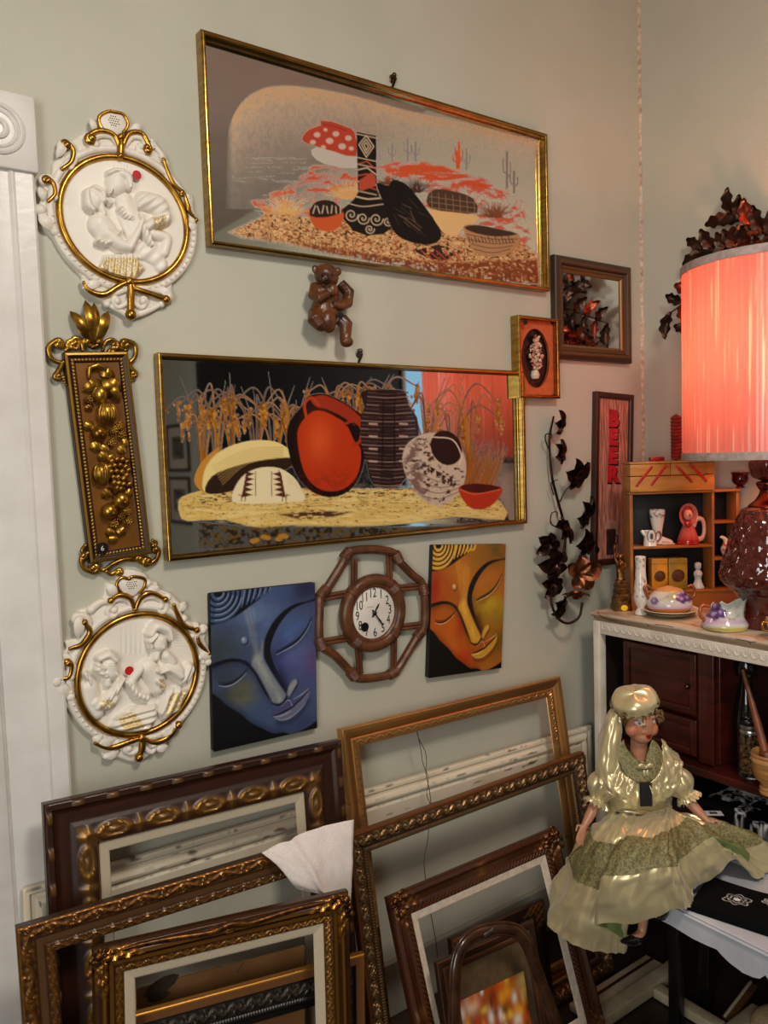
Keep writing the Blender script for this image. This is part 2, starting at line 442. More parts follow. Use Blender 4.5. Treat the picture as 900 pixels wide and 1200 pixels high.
def art_grid(P, X, U, w, h, nu, nv):
    P, X, U, N = frame_basis(P, X, U)
    s = np.linspace(0, 1, nu); t = np.linspace(0, 1, nv)
    V = P+s[:, None, None]*w*X-t[None, :, None]*h*U
    px, py = proj(V); return V, px, py, N
def acanthus(s, t, lam, hw):
    ph = 2*PI*s/lam; c = .42*hw*np.sin(ph); stem = np.exp(-((t-c)/(.17*hw))**2)
    k = np.floor(s/(lam/2)); ds = (s/(lam/2)-k-.5)*(lam/2); sg = np.where(k % 2 == 0, 1., -1.)
    dt = t+sg*.28*hw; r = np.hypot(ds, dt); th = np.arctan2(dt*sg, ds)
    curl = (.5+.5*np.cos(th*2+r/hw*7))*np.exp(-(r/(.62*hw))**2)
    lf = np.exp(-((np.abs(ds)-.32*lam/2)/(.07*lam))**2)*(.5+.5*np.cos((t/hw)*6))*.7
    return np.maximum(np.maximum(stem, curl), lf)*np.exp(-(t/hw)**6)
def beads(s, t, lam, hw): return np.sqrt(np.clip(np.cos(PI*(s/lam-np.round(s/lam)))**2-(t/hw)**2, 0, 1))
def band(t, a, b, f=.0015): return np.clip((t-a)/f, 0, 1)*np.clip((b-t)/f, 0, 1)
def mixc(a, b, g):
    a = np.array((*lin(a[:3]), a[3] if len(a) > 3 else 0.)); b = np.array((*lin(b[:3]), b[3] if len(b) > 3 else 0.))
    return a+(b-a)*np.clip(g, 0, 1)[..., None]
m_gilt = vmat('antique_gilding', rough=.36, bump=.15, bscale=160)
m_brass = pmat('brass_strip', (176, 140, 72), (140, 108, 50), scale=18, rough=.22, metal=1.0, bump=.03, stretch=(1, 1, 6))
m_linen = pmat('linen_slip', (196, 180, 156), (168, 152, 128), scale=900, rough=.9, bump=.4, bscale=900, lo=.3, hi=.7)
m_liner = pmat('pale_liner', (205, 190, 172), (186, 168, 150), scale=60, rough=.75, bump=.2)
m_back = pmat('brown_backing', (60, 42, 28), (44, 30, 20), scale=9, rough=.9)
X0 = np.array([1., 0, 0]); Z0 = np.array([0, 0, 1.])
# ---- mirror-foil print sheet: painted ink over a mirror
def mirror_print_mat(name, tint, rough=.03):
    m, nt, b = _nt(name); a = nt.nodes.new('ShaderNodeAttribute'); a.attribute_name = 'Col'
    mx = nt.nodes.new('ShaderNodeMix'); mx.data_type = 'RGBA'; mx.inputs[6].default_value = (*lin(tint), 1)
    nt.links.new(a.outputs['Alpha'], mx.inputs[0]); nt.links.new(a.outputs['Color'], mx.inputs[7]); nt.links.new(mx.outputs[2], b.inputs['Base Color'])
    sub = nt.nodes.new('ShaderNodeMath'); sub.operation = 'SUBTRACT'; sub.inputs[0].default_value = 1.0
    nt.links.new(a.outputs['Alpha'], sub.inputs[1]); nt.links.new(sub.outputs[0], b.inputs['Metallic'])
    mr = nt.nodes.new('ShaderNodeMapRange'); mr.inputs[3].default_value = rough; mr.inputs[4].default_value = .45
    nt.links.new(a.outputs['Alpha'], mr.inputs[0]); nt.links.new(mr.outputs[0], b.inputs['Roughness'])
    _set(b, **{'Coat Weight': .12, 'Coat Roughness': .02, 'Specular IOR Level': .15}); return m
m_nail = pmat('dark_brass_hook', (120, 92, 50), (70, 52, 30), rough=.35, metal=1.0)
# ------------------------------------------------------------------ two long mirror prints in brass strip frames
PD = .030
brprof = [(0, 0), (0, PD-.0015), (.0015, PD), (.0085, PD), (.010, PD-.0015), (.0105, .008), (.0125, .0062)]
def P1(x, y): return (220+x/2.045, 20+y/2.045)
def P2(x, y): return (170+x/1.915, 390+y/1.915)
def mapl(f, L): return [f(*p) for p in L]
def long_print(label, TL, BR, paint, tint, nu=470, nv=200, group=None):
    tl = wp(*TL, PD); br = wp(*BR, PD); w = br[0]-tl[0]; h = tl[2]-br[2]
    t = thing('framed_mirror_print', label, 'framed picture', (tl[0]+w/2, 0, br[2]))
    P = np.array([tl[0], -.001, tl[2]])
    rails(t, P, X0, Z0, w, h, brprof, m_brass, ns=4, nt=8)
    V, px, py, N = art_grid(P+np.array([.0105, -.006, -.0105]), X0, Z0, w-.021, h-.021, nu, nv)
    a = Art(px, py); paint(a)
    mb = MB(); mb.grid(V, np.concatenate([a.C, a.A[..., None]], 2), flip=False)
    build('print_sheet', mb, mirror_print_mat('mirror_print', tint), t)
    build('backing', panel(P, X0, Z0, w, h, .004, inset=.006, th=.003), m_back, t)
    return t
def ink_tex(a, fx, fy, seed, th=.5, sh=8.0):
    return np.clip((vnoise(a.X*fx*.45, a.Y*fy*.45, 1.0, seed, 4)-th)*sh+.5, 0, 1)
def paint_pots(a):
    X, Y = a.X, a.Y; R = random.Random(3)
    p = lambda L: mapl(P1, L)
    # sun haze: an orange arch fading downwards
    top = catmull(p([(60, 420), (92, 360), (95, 280), (120, 215), (165, 175), (230, 162), (330, 172), (420, 192), (520, 220), (640, 245), (760, 275), (870, 300), (880, 330)]), 6)
    yt = np.interp(X, top[4:, 0], top[4:, 1]); d = (Y-yt)
    xl = P1(94, 0)[0]
    m = np.clip(d/3, 0, 1)*np.exp(-np.clip(d, 0, None)/(np.interp(X, [240, 300, 420, 640], [60, 62, 34, 16])))*np.clip((X-xl+np.abs(Y-160)*.02)/8, 0, 1)
    m *= .74+.26*ink_tex(a, .9, .5, 4, .45, 5); a.put(m*.9*np.where(Y < 245, 1, 0), (206, 150, 84))
    for q in range(26):
        x0 = R.uniform(100, 280); y0 = R.uniform(335, 400)
        a.line(p([(x0, y0), (x0+R.uniform(20, 60), y0+R.uniform(-4, 4))]), .5, (126, 120, 118), al=.5)
    # red mesa
    mesa = p([(150, 440), (230, 410), (280, 375), (300, 355), (390, 360), (455, 358), (500, 345), (560, 345), (640, 362), (700, 382), (760, 410), (800, 445), (822, 530), (790, 560), (600, 500), (450, 440), (300, 480), (180, 490)])
    tx = ink_tex(a, .22, .5, 11, .53, 7)
    a.poly(mesa, (198, 74, 38), fe=3, al=.92, tex=tx)
    a.poly(p([(450, 372), (520, 352), (600, 352), (690, 385), (770, 425), (640, 400), (520, 385)]), (202, 80, 42), fe=4, tex=ink_tex(a, .15, .7, 12, .45, 6))
    for q in range(46):
        x0 = R.uniform(290, 400); y0 = R.uniform(360, 415); a.line(p([(x0, y0), (x0-R.uniform(20, 90), y0+R.uniform(15, 60))]), .9, (190, 66, 34), al=.8, taper=[1, .6, .1])
    for q in range(60):
        x0 = R.uniform(600, 815); y0 = 360+(x0-600)*.35+R.uniform(0, 70); a.line(p([(x0, y0), (x0+R.uniform(-20, 25), y0+R.uniform(10, 35))]), .9, (196, 72, 42), al=.8, taper=[1, .6, .1])
    # cacti
    for (x, y, hh, c) in ((490, 345, 40, (140, 132, 126)), (527, 345, 55, (140, 132, 126)), (546, 345, 45, (136, 130, 124)), (460, 345, 28, (150, 142, 136)), (650, 362, 62, (210, 92, 44)), (668, 365, 48, (146, 134, 124)), (765, 408, 85, (132, 122, 114)), (782, 420, 50, (132, 122, 114)), (645, 362, 40, (205, 88, 44))):
        a.line(p([(x, y), (x, y-hh)]), 3.0, c); a.line(p([(x, y-hh*.4), (x-8, y-hh*.45), (x-9, y-hh*.8)]), 1.9, c); a.line(p([(x, y-hh*.3), (x+8, y-hh*.38), (x+8, y-hh*.7)]), 1.9, c)
    # dry scrub
    for (cx, cy, n, rr, c) in ((240, 480, 120, 75, (214, 164, 98)), (385, 435, 110, 60, (212, 160, 96)), (205, 500, 60, 50, (206, 150, 84)), (545, 420, 110, 48, (70, 44, 30)), (735, 480, 120, 48, (120, 70, 40)), (480, 400, 50, 30, (90, 60, 44))):
        for q in range(n):
            an = R.uniform(.15, PI-.15); L = rr*R.uniform(.5, 1); x0 = cx+R.uniform(-14, 14)
            a.line(p([(x0, cy), (x0+math.cos(an)*L*.5, cy-math.sin(an)*L*.6), (x0+math.cos(an)*L, cy-math.sin(an)*L*.9)]), .8, c, al=.85, taper=[1, .7, .2], smooth=0)
    # ground
    g = p([(100, 515), (200, 470), (300, 480), (450, 490), (600, 500), (700, 540), (800, 540), (838, 570), (842, 636), (760, 630), (600, 600), (450, 575), (330, 560), (200, 535), (130, 528)])
    a.poly(g, (200, 146, 92), fe=5, al=.95)
    a.poly(g, (60, 36, 26), fe=5, tex=ink_tex(a, .8, 1.6, 21, .60, 9)); a.poly(g, (150, 76, 38), fe=6, tex=ink_tex(a, .6, 1.4, 22, .60, 7)); a.poly(g, (226, 184, 130), fe=6, tex=ink_tex(a, .9, 1.7, 25, .62, 9))
    low = p([(230, 535), (450, 570), (620, 590), (838, 580), (842, 640), (700, 634), (500, 598), (330, 565)])
    a.poly(low, (126, 62, 32), fe=3, tex=ink_tex(a, .7, .9, 23, .40, 5))
    for q in range(150):
        x0 = R.uniform(130, 835); yb = np.interp(x0, [130, 330, 500, 700, 840], [520, 558, 590, 625, 632]); a.line(p([(x0, yb-R.uniform(0, 18)), (x0+R.uniform(-3, 3), yb+R.uniform(2, 12))]), .7, R.choice([(150, 80, 42), (196, 140, 84), (90, 50, 30)]), al=.9)
    # red spotted pot with a white lower jar
    a.poly(p([(298, 330), (310, 312), (400, 330), (402, 362), (330, 352)]), (188, 176, 162), fe=2, smooth=2)
    a.poly(p([(316, 248), (345, 250), (378, 262), (400, 276), (404, 334), (350, 322), (300, 308), (276, 298), (276, 284), (292, 268), (320, 258)]), (178, 62, 42), smooth=2)
    for (x, y, r) in ((330, 270, 5), (355, 280, 8), (385, 290, 8), (310, 282, 8), (340, 297, 9), (370, 310, 9), (300, 300, 7), (392, 315, 6), (325, 312, 6)):
        a.ell(*P1(x, y), r/2.045, r*.8/2.045, (200, 168, 150))
    a.line(p([(318, 256), (350, 262), (380, 272)]), 1.2, (140, 40, 28))
    # tall patterned vase on a round base
    bk = (26, 15, 11); cr = (206, 180, 148)
    a.poly(p([(404, 274), (452, 284), (453, 410), (460, 430), (494, 478), (496, 500), (470, 520), (430, 524), (396, 512), (370, 480), (368, 462), (400, 434), (408, 420)]), bk)
    for sx, sy in ((428, 308),):
        for k, r in ((0, 24), (1, 15), (2, 7)): a.line(p([(sx, sy-r), (sx+r*.75, sy+2), (sx, sy+r+4), (sx-r*.75, sy-2), (sx, sy-r)]), 1.1, cr, smooth=0)
    for y in (284, 340, 356, 420): a.line(p([(405, y-4), (452, y+6)]), 1.0, cr)
    for k in range(5): a.line(p([(408, 352+k*14), (430, 346+k*15), (452, 366+k*12)]), 1.3, cr if k % 2 else (190, 78, 48), smooth=0)
    a.poly(p([(410, 392), (440, 372), (450, 382), (450, 405), (412, 418)]), (176, 70, 46))
    a.line(p([(404, 430), (430, 436), (460, 434)]), 1.6, cr); a.line(p([(384, 446), (420, 454), (470, 448)]), 1.0, cr)
    for cx, cy, r in ((392, 474, 17), (420, 482, 16), (452, 484, 17), (480, 490, 12), (436, 508, 12)):
        a.line(p([(cx+r*(1-k/15)*math.cos(k*.75), cy+r*(1-k/15)*math.sin(k*.75)) for k in range(15)]), 1.1, cr, smooth=3)
    # leaning black pot
    a.poly(p([(452, 398), (480, 404), (492, 390), (520, 398), (545, 424), (580, 470), (606, 510), (602, 536), (570, 546), (520, 534), (490, 508), (470, 450)]), (20, 12, 10), smooth=3)
    for q in range(16):
        x0 = R.uniform(480, 560); y0 = R.uniform(420, 500); a.line(p([(x0, y0), (x0+R.uniform(10, 34), y0+R.uniform(8, 30))]), .8, R.choice([(112, 84, 66), (70, 50, 42)]), al=.8)
    # cream jar with a woven collar
    a.poly(p([(582, 456), (690, 474), (690, 492), (664, 504), (642, 524), (618, 520), (600, 500), (588, 480)]), (222, 178, 122), smooth=3)
    a.poly(p([(574, 428), (596, 412), (640, 418), (684, 434), (694, 470), (640, 468), (580, 458)]), (74, 52, 40), smooth=2)
    for k in range(7): a.line(p([(584+k*17, 420+k*2), (586+k*17, 462+k*2)]), .7, (150, 112, 82))
    for k in range(3): a.line(p([(578, 430+k*13), (692, 446+k*12)]), .7, (150, 112, 82))
    # small bowl left
    a.poly(p([(292, 474), (300, 448), (322, 438), (350, 442), (370, 462), (374, 482), (362, 504), (340, 514), (312, 508), (298, 494)]), (192, 84, 38), smooth=3)
    a.poly(p([(292, 476), (300, 448), (322, 438), (350, 442), (372, 466), (360, 472), (330, 480)]), (40, 26, 22), smooth=2)
    for k in range(7): a.line(p([(300+k*11, 470-(k % 2)*16), (306+k*10, 452+(k % 2)*18)]), 1.2, cr, smooth=0)
    # basket right
    a.poly(p([(660, 504), (690, 498), (740, 506), (792, 520), (790, 548), (760, 570), (716, 574), (682, 556)]), (178, 132, 92), smooth=3)
    a.poly(p([(662, 504), (692, 498), (745, 508), (792, 520), (740, 526), (690, 518)]), (62, 40, 30), smooth=2)
    for k in range(4): a.line(p([(668+k*6, 520+k*12), (730, 532+k*11), (790-k*6, 532+k*8)]), .8, (70, 42, 28))
    for k in range(14): a.line(p([(672+k*8, 526+(k % 2)*5), (676+k*8, 540)]), 1.0, (62, 36, 26))
    a.poly(p([(540, 560), (600, 545), (655, 560), (630, 584), (580, 580)]), (52, 32, 26), tex=ink_tex(a, .5, .5, 31, .45, 8))
    for k in range(5): a.line(p([(560+k*18, 560), (590+k*16, 584)]), 1.4, (176, 66, 38), smooth=0)
long_print('long brass framed mirror print of desert pots and cacti, upper of the two', (235.3, 33.5), (644.7, 341.3), paint_pots, (222, 218, 208))
def paint_jars(a):
    X, Y = a.X, a.Y; R = random.Random(5)
    p = lambda L: mapl(P2, L)
    # tawny grasses
    gold = [(146, 88, 18), (170, 108, 28), (112, 64, 14)]
    def tuft(x0, y0, n, spread, hgt, bend):
        for q in range(int(n*.7)):
            b = R.uniform(-1, 1); hh = hgt*R.uniform(.62, 1); c = R.choice(gold); sg = math.copysign(1, b)
            if R.random() < .35:
                a.line(p([(x0+b*6, y0), (x0+b*spread*.4, y0-hh*.6), (x0+b*spread*1.1+bend, y0-hh*1.05)]), 1.6, c, al=1, taper=[1, .8, .2], smooth=5); continue
            tip = (x0+b*spread*1.7+bend+sg*8, y0-hh*.74)
            a.line(p([(x0+b*6, y0), (x0+b*spread*.35, y0-hh*.62), (x0+b*spread*.95+bend*.6, y0-hh*.92), tip]), 1.75, c, al=1, taper=[1, .9, .6], smooth=5)
            for k in range(26):
                u = R.random(); a.ell(*P2(tip[0]+R.gauss(0, 3.4)*(1.2-u)+sg*2, tip[1]-6+u*44), 1.3, 1.7, R.choice(gold+[(150, 92, 26), (196, 134, 48)]), fe=.8, al=.92)
    for x0 in (130, 160, 200, 250, 290, 330): tuft(x0, 300, 13, 62, 205, R.uniform(-10, 14))
    for x0 in (420, 470, 520): tuft(x0, 200, 10, 46, 110, R.uniform(-10, 10))
    for x0 in (640, 690, 730): tuft(x0, 320, 12, 62, 225, R.uniform(-10, 20))
    for k in range(120):
        x0 = R.uniform(715, 800); a.line(p([(x0-20, 345), (x0, 300), (x0+R.uniform(-10, 22), 240+R.uniform(0, 50))]), .8, R.choice(gold+[(120, 60, 30)]), taper=[1, .6, .2])
    a.soft(*P2(745, 310), 28, 26, (150, 84, 36), .75, tex=ink_tex(a, .5, .9, 3, .45, 6))
    # sandy ground
    a.poly(p([(75, 378), (96, 362), (160, 350), (320, 350), (560, 350), (730, 350), (800, 382), (806, 420), (700, 412), (590, 428), (450, 436), (330, 432), (255, 440), (180, 420), (96, 422), (78, 410)]), (212, 178, 100), fe=1.5, smooth=2)
    sand = p([(75, 378), (160, 352), (560, 345), (800, 380), (806, 420), (590, 428), (255, 440), (96, 422)])
    yn = np.interp(X, [P2(75, 0)[0], P2(320, 0)[0], P2(560, 0)[0], P2(800, 0)[0]], [P2(0, 366)[1], P2(0, 368)[1], P2(0, 352)[1], P2(0, 372)[1]]); near = np.exp(-np.clip(Y-yn, 0, None)/11)
    a.poly(sand, (200, 92, 32), fe=6, tex=ink_tex(a, .5, 1.6, 6, .70, 9)*(.3+.7*near)); a.poly(sand, (48, 22, 14), fe=4, tex=ink_tex(a, .45, 2.2, 7, .60, 9)*np.clip(near*1.3, .0, 1)); a.poly(sand, (48, 22, 14), fe=4, tex=ink_tex(a, .5, 2.4, 17, .72, 10)); a.poly(sand, (230, 204, 136), fe=8, tex=ink_tex(a, .12, .9, 8, .55, 4)*.7)
    a.poly(p([(300, 408), (380, 398), (470, 402), (420, 414), (350, 420)]), (80, 44, 26), fe=3, tex=ink_tex(a, .3, 1.2, 9, .45, 6))
    dk = p([(118, 424), (250, 436), (330, 434), (600, 436), (760, 430), (600, 462), (440, 478), (300, 486), (118, 486)])
    a.poly(dk, (40, 30, 16), fe=3, tex=.75+.25*ink_tex(a, .5, .5, 2)); a.poly(dk, (92, 72, 34), fe=4, tex=ink_tex(a, .5, .7, 13, .6, 9))
    for k in range(9): a.ell(*P2(252+R.uniform(-10, 100), 452+R.uniform(0, 18)), 4.2, 2.6, (166, 116, 46), fe=1)
    dkc = (20, 9, 7)
    # big tilted cream bowl
    a.poly(p([(112, 318), (130, 286), (168, 256), (150, 300), (140, 356), (128, 356), (112, 340)]), (190, 130, 44), smooth=3)
    a.poly(p([(132, 356), (130, 322), (146, 286), (182, 258), (236, 242), (292, 244), (326, 264), (334, 282), (326, 300), (270, 320), (210, 346), (160, 362)]), (226, 202, 134), smooth=3)
    a.poly(p([(134, 356), (150, 322), (200, 300), (270, 284), (330, 280), (334, 288), (320, 306), (262, 330), (206, 352), (160, 362)]), (44, 26, 16), smooth=3)
    for k in range(9): a.line(p([(150+k*3, 300+k*5), (230, 262+k*4), (310, 256+k*3)]), .7, (186, 150, 80), al=.7)
    # white dome bowl with stepped pattern
    a.poly(p([(194, 372), (204, 342), (226, 316), (262, 302), (302, 304), (334, 324), (352, 352), (358, 376), (320, 380), (250, 384), (206, 382)]), (226, 208, 166), smooth=3)
    for sx, d in ((232, 1), (300, -1)):
        for k in range(5): a.poly(p([(sx-d*(4+k*2), 312+k*11), (sx+d*(14-k), 316+k*12), (sx-d*(8+k*2), 326+k*11)]), (84, 36, 24), fe=.8)
        a.line(p([(sx, 308), (sx-d*14, 366)]), .9, (84, 36, 24)); a.line(p([(sx+d*16, 312), (sx+d*16, 366)]), .9, (84, 36, 24))
    for x in (218, 226, 310, 318): a.line(p([(x, 362), (x-2, 378)]), 1.0, (84, 36, 24))
    a.line(p([(210, 364), (226, 366)]), 1, (84, 36, 24)); a.line(p([(308, 366), (324, 364)]), 1, (84, 36, 24))
    # red two-handled jar
    a.poly(p([(318, 232), (326, 196), (352, 164), (366, 142), (400, 136), (440, 152), (470, 172), (494, 194), (498, 240), (490, 300), (470, 344), (430, 368), (384, 362), (346, 330), (326, 284)]), dkc, smooth=3)
    a.poly(p([(342, 240), (348, 206), (374, 178), (400, 176), (430, 190), (452, 206), (470, 244), (484, 262), (480, 310), (456, 344), (420, 356), (384, 346), (356, 310)]), (178, 50, 14), smooth=3)
    a.poly(p([(372, 148), (400, 140), (444, 158), (474, 180), (488, 198), (470, 208), (446, 190), (410, 172), (384, 166)]), (150, 44, 20), smooth=3)
    a.line(p([(362, 190), (358, 160), (374, 146), (390, 162)]), 3.2, (178, 58, 24), smooth=5); a.line(p([(448, 206), (470, 196), (486, 216), (482, 244), (466, 252)]), 3.6, (158, 46, 20), smooth=5)
    a.line(p([(452, 208), (470, 204), (478, 220), (474, 240)]), 1.8, dkc, smooth=5); a.soft(*P2(392, 240), 14, 24, (216, 92, 40), .6); a.soft(*P2(420, 330), 34, 12, (120, 34, 16), .5, tex=ink_tex(a, .6, .8, 41, .5, 5))
    # tall woven basket
    a.poly(p([(484, 140), (498, 128), (572, 128), (586, 138), (592, 164), (610, 190), (614, 240), (594, 300), (572, 344), (514, 344), (498, 300), (484, 240), (484, 190), (492, 166)]), (40, 24, 22), smooth=2)
    for k in range(24):
        y = 134+k*9; hw = np.interp(y, [130, 165, 195, 240, 340], [44, 48, 60, 62, 30]); cx = 545
        a.line(p([(cx-hw, y), (cx, y+3), (cx+hw, y)]), 1.0, (150, 120, 110) if k % 2 else (96, 66, 58), al=.9)
    for k in range(28):
        y = 134+k*7.6; a.line(p([(530-abs(8-k % 16), y), (556+abs(8-k % 16), y+1)]), 1.7, (28, 16, 16), al=.95)
    for sx in (512, 580):
        for k in range(9): a.line(p([(sx-8, 190+k*14), (sx+8, 191+k*14)]), 2.2, (176, 146, 132) if k % 2 else (58, 30, 28))
    a.line(p([(535, 150), (532, 300)]), 1.4, dkc); a.line(p([(560, 150), (560, 300)]), 1.4, dkc)
    # tilted pale pot with a dark mouth
    a.poly(p([(578, 296), (584, 256), (612, 232), (650, 224), (690, 240), (716, 272), (720, 320), (704, 360), (668, 388), (632, 380), (600, 350)]), (196, 172, 150), smooth=3)
    pot = p([(578, 296), (612, 232), (690, 240), (720, 320), (668, 388), (600, 350)])
    a.poly(pot, (70, 44, 36), fe=5, tex=ink_tex(a, .5, .7, 51, .6, 9)); a.poly(p([(578, 296), (590, 256), (612, 240), (618, 300), (640, 380), (600, 350)]), (120, 88, 74), fe=6, tex=ink_tex(a, .4, .6, 52, .45, 5))
    a.ell(*P2(676, 258), 17.5, 21, (34, 18, 16), rot=-.5); a.line(p([(646, 234), (690, 240), (710, 276), (704, 296)]), 1.3, (226, 200, 178))
    for k in range(5): a.poly(p([(640+k*13, 300+k*9), (652+k*12, 306+k*8), (642+k*12, 318+k*8)]), (60, 30, 26), fe=.8)
    for k in range(4): a.line(p([(622, 318+k*16), (660, 334+k*13), (706, 332+k*8)]), .8, (84, 48, 40))
    # small red bowl
    a.poly(p([(704, 346), (740, 338), (798, 346), (796, 366), (774, 390), (738, 396), (714, 376)]), (176, 50, 26), smooth=3)
    a.poly(p([(706, 346), (740, 338), (798, 346), (770, 358), (730, 358)]), (70, 22, 16), smooth=2); a.line(p([(708, 352), (740, 362), (796, 352)]), .9, (220, 110, 60))
long_print('long brass framed print of a red jar and bowls, lower of the two', (185, 413), (618, 613.3), paint_jars, (150, 150, 150))
# hooks above the two prints
def hook(px, py, label, mat):
    q = wp(px, py, .004); mb = MB()
    mb.tube([(q[0], -.001, q[2]+.004), (q[0], -.012, q[2]+.006), (q[0]+.001, -.016, q[2]-.002), (q[0], -.012, q[2]-.012), (q[0], -.003, q[2]-.022)], [.004, .005, .005, .004, .003], 8)
    mb.ball((q[0], -.014, q[2]+.008), .0065, 10, 7)
    mb.ball((q[0], -.002, q[2]+.002), (.008, .002, .012), 10, 7)
    tag(build('picture_hook', mb, mat, None, origin=(q[0], 0, q[2])), label, 'hook')
hook(459.5, 93, 'small brass hook on the wall above the upper long print', m_nail)
hook(420, 415, 'small grey metal hook below the carved bear above the lower print', pmat('grey_hook', (110, 104, 96), (80, 76, 70), rough=.4, metal=1.0))
# ------------------------------------------------------------------ painted canvases
def canvas_face(a, u, v, pal, seed):
    """closed-eyed face, head tilted: u right, v down on the canvas; pal = colours"""
    def st(f1, f2, s): return vnoise(u*f1, v*f2, 1.0, s, 4)
    a.X, a.Y = u, v; fe = .006
    a.put(np.ones_like(u), pal['bg'])
    face = [(-.05, -.05), (1.05, -.05), (1.05, .92), (.97, .955), (.86, .985), (.74, 1.0), (.66, .975), (.56, .965), (.46, .92), (.35, .865), (.25, .79), (.13, .72), (.05, .655), (-.05, .60)]
    fm = catmull(face[2:], 5); face = [(-.05, -.05), (1.05, -.05)]+[tuple(q) for q in fm]
    a.poly(face, pal['base'], fe=.012)
    d, _ = segd(u, v, face, True); ins = inside(u, v, face)
    def wash(cx, cy, rx, ry, c, al, rot=0.0, f1=7, f2=12, s=0, th=.42):
        tex = np.clip((st(f1, f2, seed+s)-th)*3.5+.5, 0, 1)
        g = np.exp(-((((u-cx)*math.cos(rot)+(v-cy)*math.sin(rot))/rx)**2+((-(u-cx)*math.sin(rot)+(v-cy)*math.cos(rot))/ry)**2))
        a.put(g*al*(.45+.55*tex)*ins, c)
    for i, wv in enumerate(pal['wash']): wash(*wv, s=i*3+1)
    a.put(np.clip((.05-d)/.05, 0, 1)*ins*np.clip((v-.6)/.1, 0, 1)*.6*np.clip((.72-u)/.1, 0, 1), pal['edge'])
    # dark hollow of the big brow, then the lid below it
    def C(p, n=8): return catmull(p, n)
    bo = C([(1.02, .105), (.92, .12), (.80, .128), (.68, .165), (.57, .235), (.50, .32), (.475, .39), (.485, .46), (.53, .53), (.585, .60), (.64, .665), (.69, .715)])
    bi = C([(.71, .70), (.66, .63), (.60, .55), (.56, .47), (.545, .40), (.58, .32), (.65, .24), (.74, .178), (.84, .145), (.96, .128), (1.02, .125)])
    a.poly(list(bo)+list(bi), pal['line'], fe=.012)
    a.put(np.exp(-(segd(u, v, bi[:14])[0]/.03)**2)*.75*(u > .52), pal['shade'])
    a.put(np.exp(-(segd(u, v, C([(.72, .70), (.66, .60), (.60, .52), (.57, .44)]))[0]/.04)**2)*.45, pal['shade'])
    lo = C([(-.02, .445), (.06, .432), (.16, .425), (.26, .44), (.34, .475), (.40, .535), (.45, .60), (.50, .675), (.535, .74)])
    li = C([(.535, .745), (.48, .69), (.43, .62), (.385, .555), (.32, .495), (.25, .462), (.16, .45), (.06, .462), (-.02, .475)])
    a.poly(list(lo)+list(li), pal['line'], fe=.01)
    a.put(np.exp(-(segd(u, v, li)[0]/.03)**2)*.5*ins*(v > .45), pal['shade'])
    # nose bridge
    nb = C([(.37, .46), (.45, .43), (.475, .47), (.53, .545), (.60, .63), (.66, .70), (.685, .735), (.66, .77), (.60, .775), (.545, .755), (.53, .72), (.485, .65), (.42, .555), (.36, .49)])
    a.poly(list(nb), pal['nose'], fe=.02)
    tex = np.clip((st(16, 4, seed+40)-.45)*4+.5, 0, 1); dn, _ = segd(u, v, C([(.40, .45), (.47, .54), (.55, .65), (.62, .745)]))
    a.put(np.exp(-(dn/.028)**2)*.8*(.4+.6*tex)*(v > .36), pal['noseh'])
    for k in range(5): a.put(np.exp(-(segd(u, v, C([(.30+.045*k, .10+.02*k), (.36+.03*k, .28), (.41+.012*k, .46)]))[0]/.014)**2)*.28*tex, pal['noseh'])
    a.line([(.535, .725), (.55, .765), (.61, .785), (.66, .775), (.70, .735), (.74, .70), (.78, .655)], .016, pal['line'], fe=.01, taper=[.2, .6, 1, 1, 1, .8, .4], smooth=6)
    a.poly(list(C([(.70, .73), (.715, .68), (.755, .645), (.79, .64), (.80, .665), (.765, .70), (.72, .745)])), pal['noseh'], fe=.02, al=.75)
    a.line([(.74, .735), (.78, .70), (.81, .665), (.80, .635)], .014, pal['line'], fe=.012, taper=[.3, 1, .8, .2])
    # eyes
    for P, w in (([(.60, .44), (.66, .425), (.74, .405), (.82, .375), (.88, .335), (.93, .285), (.955, .25)], .017), ([(.06, .575), (.11, .588), (.18, .585), (.25, .56), (.31, .525)], .013)):
        Q = [(x+.004, y-.011) for x, y in P]; a.line(Q, w, pal['shade'], fe=.014, taper=[.5, 1, 1, .7])
        a.line(P, w*.75, pal['line'], fe=.006, taper=[.5, 1, 1, .5]); a.line([(x, y+.011) for x, y in P], w*.4, pal['hi'], fe=.006, al=.85, taper=[.3, 1, 1, .4])
    a.put(np.exp(-(segd(u, v, C([(.64, .455), (.76, .425), (.88, .36), (.95, .29)]))[0]/.02)**2)*.3, pal['shade'])
    # lips
    up = list(C([(.545, .805), (.61, .80), (.66, .785), (.70, .765), (.73, .772), (.77, .765), (.84, .745), (.93, .715)]))+list(C([(.93, .72), (.86, .765), (.78, .80), (.74, .815), (.69, .825), (.62, .845), (.56, .85), (.545, .825)]))
    a.poly(up, pal['lipd'], fe=.008)
    lw = list(C([(.55, .852), (.62, .85), (.70, .832), (.78, .805), (.86, .768), (.925, .725)]))+list(C([(.925, .735), (.91, .785), (.87, .825), (.80, .862), (.72, .892), (.64, .895), (.585, .875)]))
    a.poly(lw, pal['lip'], fe=.008)
    a.line([(.55, .852), (.62, .848), (.70, .832), (.745, .822), (.78, .805), (.86, .765), (.935, .715)], .013, pal['line'], fe=.006, taper=[.4, 1, 1, 1, .4])
    for P in ([(.64, .80), (.70, .768), (.73, .775)], [(.73, .775), (.74, .80), (.75, .81)], [(.76, .77), (.85, .745), (.925, .715)], [(.585, .872), (.64, .892), (.72, .888), (.80, .86), (.88, .815)], [(.56, .858), (.64, .862), (.73, .845)]):
        a.line(P, .007, pal['hi'], fe=.006, al=.8, taper=[.3, 1, .4])
